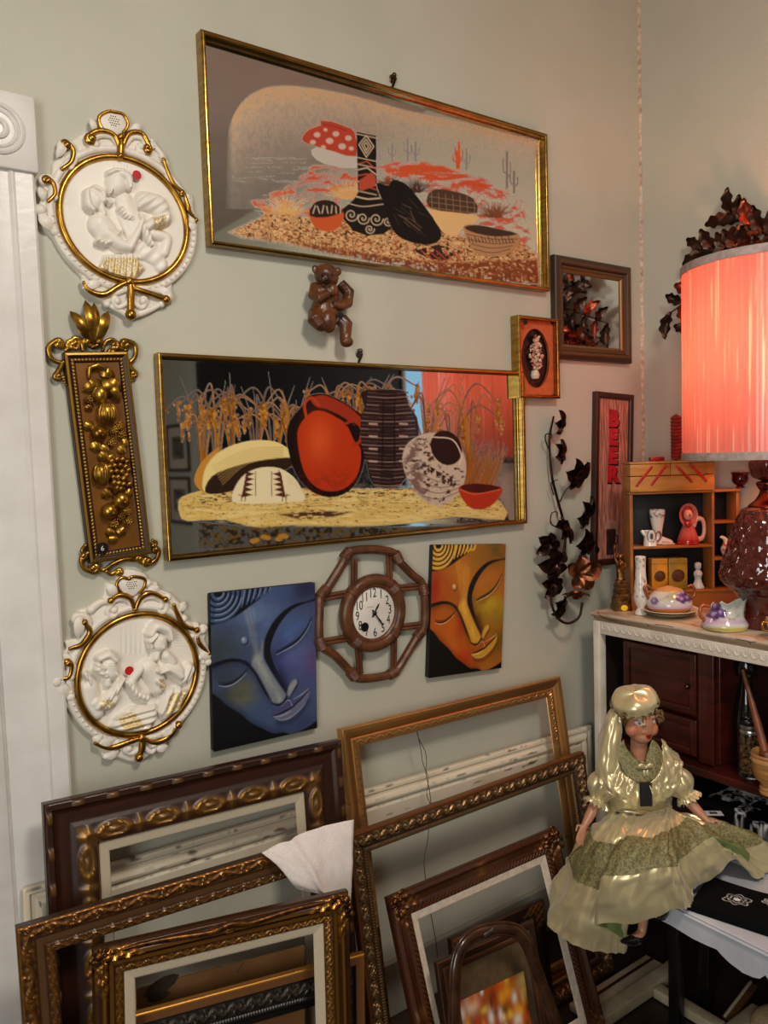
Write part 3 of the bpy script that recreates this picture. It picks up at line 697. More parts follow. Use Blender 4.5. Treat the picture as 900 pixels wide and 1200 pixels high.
    a.put(np.exp(-(segd(u, v, C([(.60, .905), (.70, .915), (.82, .88), (.92, .80)]))[0]/.02)**2)*.6, pal['shade'])
    a.line([(.66, .78), (.70, .757), (.735, .75)], .02, pal['shade'], fe=.02, al=.6)
    # curls
    hairp = [(-.02, -.02), (.58, -.02), (.54, .035), (.46, .065), (.38, .10), (.30, .135), (.22, .165), (.12, .19), (-.02, .20)]
    a.poly(hairp, pal['line'], fe=.01)
    for k in range(5):
        r = .045+.037*k; P = [(.07+r*1.15*math.cos(t), .0+r*.92*math.sin(t)) for t in np.linspace(-.1, PI+.2, 18)]
        a.line(P, .022, pal['hair'], fe=.008, al=.95, smooth=0); a.line([(x, y-.005) for x, y in P[2:10]], .007, pal['hi'], fe=.006, al=.55, smooth=0)
    for k in range(6):
        x = .30+.05*k; a.line([(x+.015, -.02), (x+.005, .03), (x-.02-.005*k, .105-.012*k)], .026, pal['hair'], fe=.008, al=.95, taper=[1, 1, .5]); a.line([(x+.018, -.02), (x-.012, .085-.012*k)], .006, pal['hi'], fe=.006, al=.6)
    # forehead dot
    a.ell(.302, .328, .034, .026, pal['shade'], fe=.012); a.ell(.296, .322, .028, .022, pal['dot'], fe=.01); a.ell(.288, .316, .010, .009, pal['hi'], fe=.008)
    a.put((.5+.5*st(60, 90, seed+77)-.62).clip(0, 1)*.5, pal['line'])
BLUE = dict(bg=(10, 10, 14), base=(66, 78, 112), line=(10, 11, 20), shade=(28, 32, 62), hi=(170, 178, 196), nose=(116, 122, 132), noseh=(158, 160, 156), lip=(104, 104, 130), lipd=(70, 70, 112), hair=(62, 86, 126), dot=(112, 130, 160), edge=(22, 30, 44),
    wash=[(.10, .36, .25, .14, (52, 60, 58), .95), (.12, .60, .22, .14, (44, 56, 62), .9), (.30, .66, .13, .08, (112, 108, 30), .85), (.42, .86, .22, .11, (58, 84, 120), .7), (.42, .16, .22, .17, (96, 118, 158), .85), (.90, .03, .22, .10, (34, 36, 66), .95), (.62, .05, .16, .08, (60, 80, 132), .7),
          (.74, .30, .18, .08, (74, 104, 164), .85), (.78, .50, .24, .10, (98, 106, 164), .75), (.70, .56, .14, .09, (62, 66, 124), .6), (.97, .55, .10, .12, (94, 62, 110), .75), (.82, .95, .22, .08, (46, 60, 92), .8), (.62, .46, .08, .14, (60, 60, 120), .7), (.92, .66, .14, .10, (72, 76, 130), .5)])
GOLD = dict(bg=(10, 8, 6), base=(172, 92, 22), line=(14, 9, 5), shade=(84, 44, 12), hi=(238, 206, 140), nose=(214, 150, 44), noseh=(232, 178, 70), lip=(206, 150, 44), lipd=(170, 84, 26), hair=(226, 166, 44), dot=(204, 150, 90), edge=(120, 20, 8),
    wash=[(.10, .33, .22, .13, (178, 64, 18), .9), (.03, .30, .07, .24, (160, 30, 14), .9), (.20, .64, .24, .13, (204, 92, 22), .85), (.40, .60, .06, .14, (172, 34, 14), .8), (.42, .88, .24, .09, (190, 50, 18), .9), (.24, .80, .16, .08, (214, 110, 28), .7), (.40, .22, .18, .14, (206, 122, 30), .8),
          (.84, .06, .26, .12, (92, 82, 24), .95), (.60, .10, .12, .10, (150, 108, 30), .7), (.76, .28, .20, .09, (190, 116, 34), .9), (.80, .50, .24, .09, (204, 176, 28), .9), (.92, .60, .18, .12, (150, 120, 26), .8), (.66, .56, .10, .10, (120, 92, 22), .7), (.84, .94, .20, .08, (168, 108, 26), .8), (.96, .78, .10, .14, (96, 78, 22), .8), (.64, .62, .06, .08, (176, 130, 30), .6)])
m_canvas = vmat('acrylic_on_canvas', rough=.42, bump=.25, bscale=420, bdist=.0006)
m_cside = pmat('dark_canvas_edge', (24, 20, 20), (12, 10, 12), scale=20, rough=.7)
def canvas(label, tl, tr, br, bl, pal, seed, edge):
    th = .018
    A, B, Cc, D = (wp(*q, th) for q in (tl, tr, br, bl))
    c = (A+B+Cc+D)/4; X = nrm((B-A)+(Cc-D)); w = np.linalg.norm((B+Cc)/2-(A+D)/2); h = np.linalg.norm((A+B)/2-(D+Cc)/2); U = nrm(np.cross(np.array([0, -1., 0]), X))
    P = c-X*w/2+U*h/2
    t = thing('painted_picture', label, 'painting', (c[0], 0, D[2]))
    nu, nv = 170, 226; s, q = np.meshgrid(np.linspace(0, 1, nu), np.linspace(0, 1, nv), indexing='ij')
    a = Art(s, q); canvas_face(a, s, q, pal, seed)
    V = P+s[..., None]*w*X-q[..., None]*h*U+np.array([0, -.0015, 0])
    build('canvas_face', MB().grid(V, np.concatenate([a.C, np.zeros(s.shape+(1,))], 2)), m_canvas, t)
    build('stretcher', MB().bbox(P+X*w/2-U*h/2+np.array([0, th/2+.0004, 0]), (w, h, th-.001), .004, np.array([X, U, [0, -1, 0]])), edge, t)
canvas('blue and violet painting of a calm face with closed eyes', (242.7, 696.2), (365.6, 682.5), (374.4, 852.5), (253.3, 880), BLUE, 5, m_cside)
canvas('orange and gold painting of a calm face with closed eyes', (503.0, 638.5), (588.6, 638.0), (590.8, 781.8), (506.0, 794.2), GOLD, 9, m_cside)
# ------------------------------------------------------------------ cane wall clock
m_cane = pmat('stained_cane', (104, 62, 34), (74, 40, 22), scale=30, rough=.38, bump=.35, bscale=70, stretch=(1, 1, 1))
m_caned = pmat('cane_binding', (112, 66, 36), (70, 38, 22), scale=80, rough=.42, bump=.4, bscale=160)
m_dial = pmat('clock_dial', (226, 218, 208), (214, 204, 194), scale=20, rough=.5, bump=.05)
m_blk = pmat('black_enamel', (16, 15, 15), (10, 10, 10), rough=.35)
def Kc(x, y, o=.03): return wp(360+x/6, 630+y/6, o)
kc = Kc(480, 533, .035)
ck = thing('wall_clock', 'round wall clock in an open frame of bent brown cane', 'clock', (kc[0], 0, kc[2]))
out = [(330, 92), (440, 84), (545, 92), (612, 112), (655, 175), (740, 262), (800, 312), (820, 400), (826, 555), (812, 645), (768, 705), (690, 835), (640, 915), (570, 965), (430, 990), (345, 985), (290, 930), (195, 830), (105, 765), (82, 680), (86, 500), (92, 420), (145, 345), (245, 185), (278, 118)]
op = catmull([Kc(x, y, .022) for x, y in out], 6, True)
build('cane_hoop', MB().tube(op, .012, 10, closed=True, up=(0, -1, 0)), m_cane, ck)
ibar = [((330, 150), (325, 320)), ((572, 108), (582, 305)), ((105, 425), (285, 390)), ((105, 735), (305, 705)), ((660, 350), (805, 342)), ((695, 622), (812, 612)), ((352, 775), (372, 960)), ((612, 755), (606, 950))]
for i_, (p, q) in enumerate(ibar):
    A, B = Kc(*p, .018), Kc(*q, .020)
    if i_ % 1 == 0:
        far, near = (A, B) if np.hypot(p[0]-480, p[1]-533) > np.hypot(q[0]-480, q[1]-533) else (B, A)
        ax = 0 if abs(far[0]-near[0]) > abs(far[2]-near[2]) else 2
        near = near.copy(); near[ax] += (kc[ax]-near[ax])*.28; A, B = far, near
    d = nrm(B-A); sd = nrm(np.cross(d, [0, 1, 0]))
    mb = MB()
    for k in (-1, 1): mb.tube([A+sd*k*.0048, (A+B)/2+sd*k*.0050, B+sd*k*.0048], .0055, 8)
    build('cane_bar', mb, m_cane, ck)
th = np.linspace(0, 2*PI, 64, endpoint=False)
RR = (Kc(705, 533)[0]-Kc(245, 533)[0])/2; RR = .105
mb = MB(); mb.tube([kc+np.array([RR*.87*math.cos(a), .010, RR*.87*math.sin(a)]) for a in th], .0165, 12, closed=True, up=(0, -1, 0))
mb.tube([kc+np.array([RR*.74*math.cos(a), .008, RR*.74*math.sin(a)]) for a in th], .008, 10, closed=True, up=(0, -1, 0))
mb.lathe([(.05, 0), (RR*.92, 0), (RR*.95, .004), (RR*.95, .02), (RR*.8, .024)], (kc[0], -.001, kc[2]), 48, M=[[1, 0, 0], [0, 0, 1], [0, -1, 0]])
build('cane_ring', mb, m_cane, ck)
def wraps(path_c, d, n, r, mb):
    d = nrm(d); x = nrm(np.cross(d, [0, 1, 0])); y = np.cross(x, d)
    for k in range(n):
        c = path_c+d*(k-(n-1)/2)*.0042
        mb.tube([c+r*(math.cos(a)*x+math.sin(a)*y) for a in np.linspace(0, 2*PI, 16, endpoint=False)], .0026, 6, closed=True, up=d)
    return mb
for i, nw in ((1*6, 0), (3*6+3, 7), (6*6+4, 7), (9*6+4, 7), (12*6+4, 7), (15*6+3, 6), (18*6+2, 8), (21*6+3, 8), (24*6, 7)):
    if nw: build('binding', wraps(op[i % len(op)], op[(i+1) % len(op)]-op[i-1], nw, .013, MB()), m_caned, ck)
for a in (.75, 2.35, 3.95, 5.5):
    c = kc+np.array([RR*.87*math.cos(a), .010, RR*.87*math.sin(a)]); build('binding', wraps(c, np.array([-math.sin(a), 0, math.cos(a)]), 5, .0178, MB()), m_caned, ck)
RD = RR*.72; rot = math.radians(-2)
dial = build('dial', MB().lathe([(0.0005, 0), (RD, 0), (RD, .004), (RD-.001, .0045), (.0005, .0045)], (kc[0], kc[1]+.012, kc[2]), 56, M=[[1, 0, 0], [0, 0, 1], [0, -1, 0]]), m_dial, ck)
yd = kc[1]+.012-.0046
mt = MB()
for k in range(60):
    a = k*PI/30; q = .94
    mt.box((kc[0]+RD*q*math.sin(a), yd-.0002, kc[2]+RD*q*math.cos(a)), (.0009, .0006, .003), np.array([[math.cos(a), 0, -math.sin(a)], [0, 1, 0], [math.sin(a), 0, math.cos(a)]]))
build('minute_track', mt, m_blk, dial)
for k in range(1, 13):
    a = k*PI/6+rot; q = .72
    build('numeral', text_mb(str(k), .036, WALLM, (kc[0]+RD*q*math.sin(a), yd-.0002, kc[2]+RD*q*math.cos(a)), .0002, sx=.72), m_blk, dial)
ml = MB()
for k_, w_ in enumerate((.0022, .0016, .0024, .0014, .0020, .0018, .0016)): ml.box((kc[0]-.020+k_*.0032, yd-.0002, kc[2]+.018+.0003*(k_ % 2)), (w_, .0003, .0013+.0005*(k_ % 3 == 0)))
build('maker_line', ml, m_blk, dial)
def hand(name, ang, L, w, z):
    d = np.array([math.sin(ang), 0, math.cos(ang)]); s = np.array([math.cos(ang), 0, -math.sin(ang)]); c = np.array([kc[0], yd-z, kc[2]])
    pl = [(-w, -.012), (w, -.012), (w*.7, L*.3), (w*1.3, L*.62), (.0006, L), (-.0006, L), (-w*1.3, L*.62), (-w*.7, L*.3)]
    build(name, MB().prism(pl, lambda a, b, h: c+s*a+d*b+np.array([0, -h, 0]), 0, .0012), m_blk, dial)
hand('hour_hand', math.atan2(64, 75)-.1, .030, .0022, .002); hand('minute_hand', PI-math.atan2(62, 92)-.03, .047, .0020, .0036)
build('hub', MB().ball((kc[0], yd-.004, kc[2]), (.0068, .004, .0068), 16, 8), m_blk, dial)
sk = Kc(428, 635, .045)
build('price_sticker', MB().lathe([(.0003, 0), (.0125, 0), (.0125, .0006), (.0003, .0008)], (sk[0], kc[1]+.0055, sk[2]), 24, M=[[1, 0, 0], [0, 0, 1], [0, -1, 0]]), m_blk, ck)
# ------------------------------------------------------------------ two oval plaster plaques
m_plas = pmat('cream_plaster', (232, 224, 212), (220, 210, 196), scale=25, rough=.42, bump=.08, bscale=220)
m_gilt2 = pmat('bright_gilding', (196, 150, 62), (150, 104, 34), scale=40, rough=.28, metal=1.0, bump=.15, bscale=150)
m_pv = vmat('gilded_plaster', rough=.42, bump=.06, bscale=260)
m_red = pmat('red_sticker', (190, 6, 12), (176, 4, 10), rough=.6, bump=0)
PLA = (232, 224, 212); GIL = (186, 140, 58)
def relief(mb, Q, ov, prims, gild, nu=120, nv=140, base=.012, pat=None):
    """low relief inside the oval: prims = (kind, px points, radius px, height m)"""
    cx, cz, rx, rz, tilt = ov
    r = np.linspace(0, 1, nu)[:, None]; a = np.linspace(0, 2*PI, nv*2, endpoint=False)[None, :]
    x = cx+rx*r*np.cos(a)*math.cos(tilt)-rz*r*np.sin(a)*math.sin(tilt); z = cz+rx*r*np.cos(a)*math.sin(tilt)+rz*r*np.sin(a)*math.cos(tilt)
    P = np.stack([x, np.full_like(x, -base), z], -1); px, py = proj(P); u, v = Q(px, py)
    H = np.zeros_like(u); g = np.zeros_like(u)
    for pr in prims:
        k, pts, rad, hgt = pr[:4]
        if k == 'cap':
            d, t = segd(u, v, catmull(pts, 4) if len(pts) > 2 else pts); rr = np.interp(t, np.linspace(0, 1, len(rad)), rad) if not np.isscalar(rad) else rad
            f = np.sqrt(np.clip(1-(d/rr)**2, 0, 1))*hgt
        else:
            d, _ = segd(u, v, pts, True); i = inside(u, v, pts); f = np.where(i, hgt*np.sqrt(np.clip(1-(1-np.clip(d/rad, 0, 1))**2, 0, 1)), 0)
        if len(pr) > 4:
            s = pr[4]; f = np.where(f > 0, f+s[0]*np.sin(u*s[1]+v*s[2])*np.clip(f/hgt*2, 0, 1), f)
        H = np.maximum(H, f)
    if pat is not None: H = H+pat(u, v)
    for (pts, rad, al) in gild:
        d, _ = segd(u, v, pts, True); i = inside(u, v, pts); g = np.maximum(g, np.where(i, np.clip(d/rad, 0, 1), 0)*al)
    H = H*np.clip((1-r)/.03, 0, 1)
    P[..., 1] -= H
    nz = vnoise(u*.3, v*.3, 1.0, 3, 3); gg = np.clip(g*1.6*(nz > .42)*1.0, 0, 1)
    col = mixc((*PLA, 0), (206, 178, 112, .5), gg)
    mb.grid(P, col, cv=True); return mb
def scroll(mb, pts, r, turns=0.0, hand=1, off=.012, Q=None, flat=.8, n=8):
    """c-scroll: a tapered plaster rod through pts (crop pixels) ending in a curl"""
    P = [wp(*Q(*p), off) for p in pts]
    if turns:
        e = P[-1]; d = nrm(P[-1]-P[-2]); nrmv = np.cross(np.array([0, 1., 0]), d)*hand; R0 = abs(turns)
        c = e+nrmv*R0
        for k in range(1, 16):
            t = k/15*1.55*PI; rr = R0*(1-.55*k/15); P.append(c+(-nrmv*math.cos(t)+d*math.sin(t))*rr)
    P = catmull(P, 4); m = len(P)
    rad = np.interp(np.linspace(0, 1, m), np.linspace(0, 1, len(r)), r) if not np.isscalar(r) else np.full(m, r)
    mb.tube(P, rad, n, up=(0, -1, 0), flat=flat); 
    mb.ball(P[-1], rad[-1]*1.7, 10, 7); mb.ball(P[0], rad[0]*1.05, 10, 7)
    return mb
def plaque(name, label, Q, iQ, ovpts, outl, whites, golds, prims, gild, sticker, heart, beadr, leafs, pat):
    l, r_, t_, b_ = (wp(*Q(*p), .012) for p in ovpts)
    cx = (l[0]+r_[0])/2; cz = (t_[2]+b_[2])/2; rx = np.linalg.norm(r_-l)/2; rz = np.linalg.norm(t_-b_)/2; tilt = math.atan2((r_-l)[2], (r_-l)[0]); tilt2 = math.atan2(-(t_-b_)[0], (t_-b_)[2]); tilt = (tilt+tilt2)/2
    T = thing('oval_plaque', label, 'wall plaque', (cx, 0, cz-rz))
    ol = [(lambda w: (w[0], w[2]))(wp(*Q(*p), .006)) for p in outl]; ol = catmull(ol, 4, True)
    body = MB().prism(ol, lambda a, b, h: np.array([a, -h, b]), 0, .011, .005)
    th = np.linspace(0, 2*PI, 90, endpoint=False)
    def oval(k, off): return [np.array([cx+rx*k*math.cos(a)*math.cos(tilt)-rz*k*math.sin(a)*math.sin(tilt), -off, cz+rx*k*math.cos(a)*math.sin(tilt)+rz*k*math.sin(a)*math.cos(tilt)]) for a in th]
    body.tube(oval(1.16, .010), .0085, 10, closed=True, up=(0, -1, 0))
    for s in whites: scroll(body, *s, Q=Q)
    build('plaster_surround', body, m_plas, T, smooth=60)
    rim = MB().tube(oval(1.03, .013), .0075, 12, closed=True, up=(0, -1, 0))
    build('gilt_rim', rim, m_gilt2, T, smooth=60)
    for s in golds: build('gilt_scroll', scroll(MB(), s[0], [x*1.5 for x in s[1]], s[2]*1.3, s[3], s[4]-.002, Q=Q), m_gilt2, T, smooth=60)
    bd = MB()
    for k in range(34):
        a = PI*1.02+k/33*PI*.98; ii = a
        c = np.array([cx+rx*1.145*math.cos(a)*math.cos(tilt)-rz*1.145*math.sin(a)*math.sin(tilt), -.0175, cz+rx*1.145*math.cos(a)*math.sin(tilt)+rz*1.145*math.sin(a)*math.cos(tilt)])
        bd.ball(c, .0038, 8, 6)
    build('bead_row', bd, m_plas, T, smooth=80)
    rp = relief(MB(), iQ, (cx, cz, rx*1.0, rz*1.0, tilt), prims, gild, pat=pat)
    build('relief_panel', rp, m_pv, T, smooth=80)
    if heart:
        hp = [(lambda w: (w[0], w[2]))(wp(*Q(*p), .018)) for p in heart]; hp = catmull(hp, 3, True)
        hb = MB().prism(hp, lambda a, b, h: np.array([a, -h, b]), .008, .017, .004)
        hc = np.mean(hp, 0)
        build('heart_boss', hb, m_plas, T, smooth=60)
        ht = MB()
        for i in range(-2, 3):
            for j in range(-2, 3):
                if abs(i)+abs(j) < 4: ht.ball((hc[0]+i*.0048+(j % 2)*.0024, -.0172, hc[1]+j*.0048+.002), (.0014, .0008, .0014), 6, 5)
        build('pierced_dots', ht, m_blk, T)
        build('gilt_rope', MB().tube([np.array([a, -.0175, b]) for a, b in hp[2:-2]], .0038, 8, up=(0, -1, 0)), m_gilt2, T, smooth=60)
    for (p0, p1, wd) in leafs:
        A, B = wp(*Q(*p0), .012), wp(*Q(*p1), .012)
        lf = MB().leaf(A+np.array([0, -.004, 0]), B, (0, -1, 0), wd, curl=.16, fold=-.12, thick=.006); build('acanthus_leaf', lf, m_plas, T, smooth=70)
    s = wp(*Q(*sticker), .022)
    build('price_sticker', MB().lathe([(.0003, 0), (.0098, 0), (.0098, .0006), (.0003, .0009)], (s[0], s[1], s[2]), 24, M=[[1, 0, 0], [0, 0, 1], [0, -1, 0]]), m_red, T)
Qa = lambda x, y: (x/3.6, 80+y/3.6); iQa = lambda px, py: (px*3.6, (py-80)*3.6)
Qb = lambda x, y: (30+x/3.913, 640+y/3.913); iQb = lambda px, py: ((px-30)*3.913, (py-640)*3.913)
def drape(u, v, x0, y0, sc): return 0
outlA = [(470, 178), (530, 200), (545, 245), (590, 262), (640, 300), (665, 352), (705, 385), (715, 440), (750, 480), (780, 520), (812, 545), (815, 590), (832, 640), (832, 690), (806, 730), (790, 790), (750, 870), (722, 925), (728, 970), (690, 1000), (640, 1025), (590, 1040), (550, 1060), (510, 1035), (450, 1000), (400, 965), (352, 930), (340, 880), (270, 800), (222, 720), (180, 670), (160, 610), (165, 570), (185, 520), (172, 470), (215, 450), (220, 400), (255, 370), (245, 330), (300, 305), (350, 275), (400, 255), (418, 210)]
wA = [([(300, 420), (318, 370), (300, 325), (262, 318)], [.008, .007, .005], .006, -1, .012), ([(232, 545), (240, 500), (215, 465), (186, 462)], [.008, .007, .005], .006, -1, .012), ([(500, 330), (470, 290), (420, 285), (385, 310)], [.006, .007, .005], .010, -1, .014), ([(525, 330), (560, 290), (605, 300), (612, 340)], [.006, .007, .005], .010, 1, .014),
      ([(640, 310), (670, 350), (690, 370)], [.006, .006, .005], .005, 1, .012), ([(700, 400), (700, 450), (730, 500)], [.006, .006, .004], .004, -1, .012), ([(790, 545), (800, 600), (815, 650)], [.008, .007, .006], .004, 1, .012), ([(170, 600), (195, 650), (230, 690)], [.012, .010, .006], 0, 1, .012),
      ([(560, 930), (620, 930), (690, 945), (715, 960)], [.007, .008, .006], .004, 1, .014), ([(540, 930), (470, 950), (400, 930), (365, 900)], [.007, .008, .006], .004, -1, .014), ([(550, 980), (500, 1010), (480, 985)], [.006, .006, .005], .006, 1, .014), ([(555, 985), (600, 1010), (615, 985)], [.006, .006, .005], .006, -1, .014), ([(545, 1045), (500, 1020), (450, 995)], [.008, .007, .005], 0, 1, .010), ([(555, 1045), (620, 1025), (680, 995)], [.008, .007, .005], 0, 1, .010)]
gA = [([(262, 425), (300, 395), (310, 345), (285, 315)], [.0030, .0050, .0035], .004, -1, .020), ([(205, 560), (232, 530), (225, 485), (205, 465)], [.0028, .0046, .003], .004, -1, .020), ([(505, 335), (480, 280), (420, 262), (372, 285)], [.0035, .005, .004], .006, -1, .022), ([(515, 335), (545, 275), (600, 275), (632, 335)], [.0035, .005, .003], .005, 1, .022), ([(508, 370), (510, 330), (510, 290)], [.005, .006, .003], 0, 1, .022), ([(780, 540), (790, 575), (800, 605), (828, 640)], [.0030, .0046, .002], 0, 1, .020), ([(690, 385), (705, 430), (735, 490), (772, 522)], [.0030, .004, .0025], .003, 1, .020),
      ([(355, 905), (380, 940), (440, 955), (500, 920), (545, 900)], [.003, .005, .004], 0, 1, .021), ([(555, 900), (570, 930), (630, 950), (700, 975)], [.003, .005, .004], 0, 1, .021), ([(548, 890), (552, 960), (552, 1040)], [.004, .006, .005], 0, 1, .022)]
capA = [('cap', [(485, 480), (490, 500)], 46, .022), ('cap', [(500, 455), (530, 470), (540, 510)], [20, 26, 14], .024), ('cap', [(455, 450), (480, 440), (510, 445)], 16, .024), ('cap', [(462, 520), (455, 535)], 9, .022),
        ('cap', [(385, 545), (400, 560)], 44, .019), ('cap', [(360, 530), (365, 580), (385, 605)], [18, 22, 12], .022), ('cap', [(395, 510), (425, 530), (430, 565)], 16, .021), ('cap', [(420, 580), (432, 620)], 17, .016), ('cap', [(445, 560), (462, 575)], 12, .019),
        ('cap', [(415, 660), (440, 690)], 50, .020), ('cap', [(440, 700), (500, 750), (540, 760)], [34, 30, 26], .024), ('cap', [(540, 760), (570, 700), (590, 650)], [26, 20, 14], .025), ('cap', [(590, 650), (580, 625)], 12, .025),
        ('cap', [(520, 560), (540, 620), (560, 690)], [36, 48, 40], .015), ('cap', [(600, 560), (660, 580), (690, 640)], [40, 42, 30], .022, (.0016, .11, .16)), ('cap', [(690, 640), (640, 660), (600, 680)], [32, 28, 18], .023, (.0014, .2, .05)), ('cap', [(500, 600), (520, 630), (545, 640)], 14, .022, (.002, .3, .3)), ('cap', [(600, 690), (620, 730), (630, 750)], [18, 20, 12], .022, (.002, .35, .1)),
        ('cap', [(405, 735), (450, 745), (495, 700)], [14, 12, 14], .024, (.002, .25, .25)), ('poly', [(430, 790), (560, 780), (610, 850), (560, 905), (450, 900), (410, 850)], 30, .016, (.003, .25, .02)), ('cap', [(600, 770), (650, 790), (680, 840)], [40, 40, 26], .011, (.0012, .1, .1)), ('cap', [(640, 700), (700, 720), (690, 780)], [24, 22, 22], .012)]
gildA = [([(625, 630), (690, 625), (695, 700), (635, 690)], 12, .9), ([(430, 800), (570, 800), (610, 850), (560, 900), (450, 895), (410, 840)], 14, .8)]
def patA(u, v):
    return .0012*(np.sin(v*.9)*band(u, 275, 340, 6)*band(v, 510, 585, 6))+.0006*np.sin(u*.45)*band(u, 470, 560, 10)*band(v, 395, 430, 10)
leA = [((240, 380), (275, 300), .018), ((185, 560), (165, 500), .016), ((160, 620), (230, 690), .024), ((812, 690), (800, 640), .018), ((345, 930), (430, 900), .018), ((725, 965), (660, 925), .018), ((600, 330), (660, 330), .014), ((380, 215), (400, 270), .014), ((590, 240), (545, 270), .014)]
plaque('a', 'cream and gold oval plaque of a couple embracing, beside the door casing top', Qa, iQa, [(258, 600), (778, 660), (510, 385), (540, 895)], outlA, wA, gA, capA, gildA, (578, 450), [(470, 285), (425, 245), (418, 205), (455, 182), (485, 185), (520, 195), (540, 235), (520, 270)], .004, leA, patA)
outlB = [(470, 105), (545, 125), (560, 155), (600, 165), (610, 195), (660, 215), (690, 240), (720, 275), (715, 310), (740, 345), (790, 350), (795, 375), (825, 400), (820, 430), (842, 480), (842, 530), (815, 590), (790, 640), (760, 720), (705, 790), (690, 850), (650, 885), (640, 920), (590, 945), (530, 985), (480, 990), (420, 970), (360, 975), (340, 940), (310, 910), (312, 870), (250, 820), (195, 750), (150, 710), (128, 640), (135, 590), (165, 560), (140, 505), (185, 470), (180, 435), (235, 415), (265, 370), (232, 335), (240, 295), (300, 275), (350, 235), (370, 170), (410, 175), (420, 125)]
wB = [([(270, 430), (292, 375), (275, 325), (240, 320)], [.009, .008, .005], .007, -1, .012), ([(205, 600), (215, 550), (190, 510), (155, 505)], [.009, .008, .005], .007, -1, .012), ([(490, 280), (460, 245), (410, 250), (380, 290)], [.006, .007, .005], .012, -1, .014), ([(515, 280), (545, 240), (600, 235), (640, 265)], [.006, .007, .005], .012, 1, .014), ([(300, 290), (340, 260), (390, 250)], [.010, .009, .006], 0, 1, .012), ([(560, 170), (600, 215), (650, 235)], [.009, .008, .006], 0, 1, .012),
      ([(650, 230), (690, 270), (700, 310), (720, 340)], [.008, .008, .006], .004, -1, .012), ([(745, 420), (790, 400), (805, 375)], [.007, .008, .006], .006, 1, .012), ([(140, 620), (165, 665), (205, 690)], [.014, .012, .006], 0, 1, .012), ([(800, 510), (830, 490), (835, 530)], [.008, .008, .006], 0, 1, .012), ([(540, 880), (600, 870), (660, 850), (690, 825)], [.007, .008, .006], .004, -1, .014), ([(520, 890), (450, 900), (380, 900), (325, 890)], [.007, .008, .006], .004, 1, .014), ([(530, 920), (490, 950), (460, 940)], [.006, .006, .005], .007, 1, .014), ([(540, 920), (580, 945), (600, 910)], [.006, .006, .005], .007, -1, .014)]
gB = [([(205, 470), (260, 450), (295, 395), (270, 350)], [.0030, .0052, .003], 0, 1, .021), ([(160, 612), (200, 600), (212, 550), (200, 530)], [.0028, .0048, .003], .003, -1, .021), ([(500, 290), (480, 240), (430, 225), (390, 250)], [.0030, .0045, .003], 0, 1, .022), ([(505, 290), (530, 235), (580, 215), (640, 245)], [.0030, .005, .003], 0, 1, .022), ([(680, 270), (700, 320), (730, 365), (785, 385)], [.0028, .0042, .003], 0, 1, .021), ([(790, 420), (800, 450), (840, 492)], [.0028, .0040, .002], 0, 1, .021), ([(320, 905), (390, 925), (470, 900), (530, 880)], [.003, .005, .004], 0, 1, .021), ([(540, 880), (590, 900), (650, 880), (700, 820)], [.003, .005, .004], 0, 1, .021), ([(530, 870), (535, 920), (520, 970)], [.004, .006, .004], 0, 1, .022)]
capB = [('cap', [(380, 540), (385, 575)], 40, .021), ('cap', [(330, 510), (375, 495), (405, 520)], [20, 24, 14], .024), ('cap', [(320, 560), (345, 580), (360, 585)], 18, .024, (.0016, .05, .3)), ('cap', [(325, 540), (350, 555)], 17, .024), ('cap', [(275, 600), (265, 580)], 12, .02), ('cap', [(290, 625), (285, 600)], 9, .02), ('cap', [(405, 575), (410, 585)], 9, .022), ('cap', [(370, 610), (370, 630)], 20, .018),
        ('cap', [(290, 650), (300, 710), (320, 760)], [44, 48, 36], .017), ('cap', [(320, 720), (370, 720), (400, 690)], [40, 32, 24], .022, (.0014, .12, .12)), ('cap', [(370, 690), (400, 660), (430, 620)], [26, 22, 14], .023, (.0014, .3, .1)), ('cap', [(430, 620), (440, 600)], 10, .023),
        ('cap', [(605, 430), (605, 450)], 40, .024), ('cap', [(560, 400), (590, 365), (640, 380), (655, 420)], [20, 28, 28, 16], .028), ('cap', [(560, 430), (585, 400)], 16, .029, (.002, .3, .3)), ('cap', [(600, 480), (592, 510)], 18, .018), ('cap', [(615, 455), (618, 462)], 7, .029), ('cap', [(560, 440), (565, 460)], 10, .026),
        ('cap', [(560, 560), (590, 600), (600, 650)], [46, 48, 34], .020), ('cap', [(640, 560), (690, 560), (700, 590)], [26, 28, 26], .024), ('cap', [(700, 590), (650, 560), (610, 570)], [24, 20, 14], .026), ('cap', [(610, 570), (590, 565)], 11, .027, (.0016, .1, .6)), ('cap', [(640, 500), (665, 530)], 26, .019), ('cap', [(740, 560), (720, 600)], 30, .021, (.002, .25, .1)), ('cap', [(590, 610), (610, 625), (620, 640)], 16, .028, (.002, .5, .5)),
        ('cap', [(520, 560), (480, 620), (510, 680)], [24, 24, 22], .020), ('cap', [(460, 620), (500, 670), (545, 690)], [16, 22, 20], .022, (.001, .3, .1)), ('poly', [(400, 780), (470, 730), (590, 720), (600, 780), (560, 840), (440, 850), (380, 830)], 26, .020, (.0028, .06, .22)), ('poly', [(620, 650), (700, 640), (740, 660), (700, 750), (620, 800), (600, 760)], 30, .018, (.0024, .18, .08))]
gildB = [([(330, 700), (380, 690), (410, 720), (360, 760), (320, 740)], 10, .8), ([(640, 670), (730, 650), (720, 720), (620, 790)], 14, .9), ([(590, 600), (630, 600), (640, 640), (600, 650)], 8, .7), ([(400, 780), (480, 740), (560, 830), (440, 850)], 14, .8)]
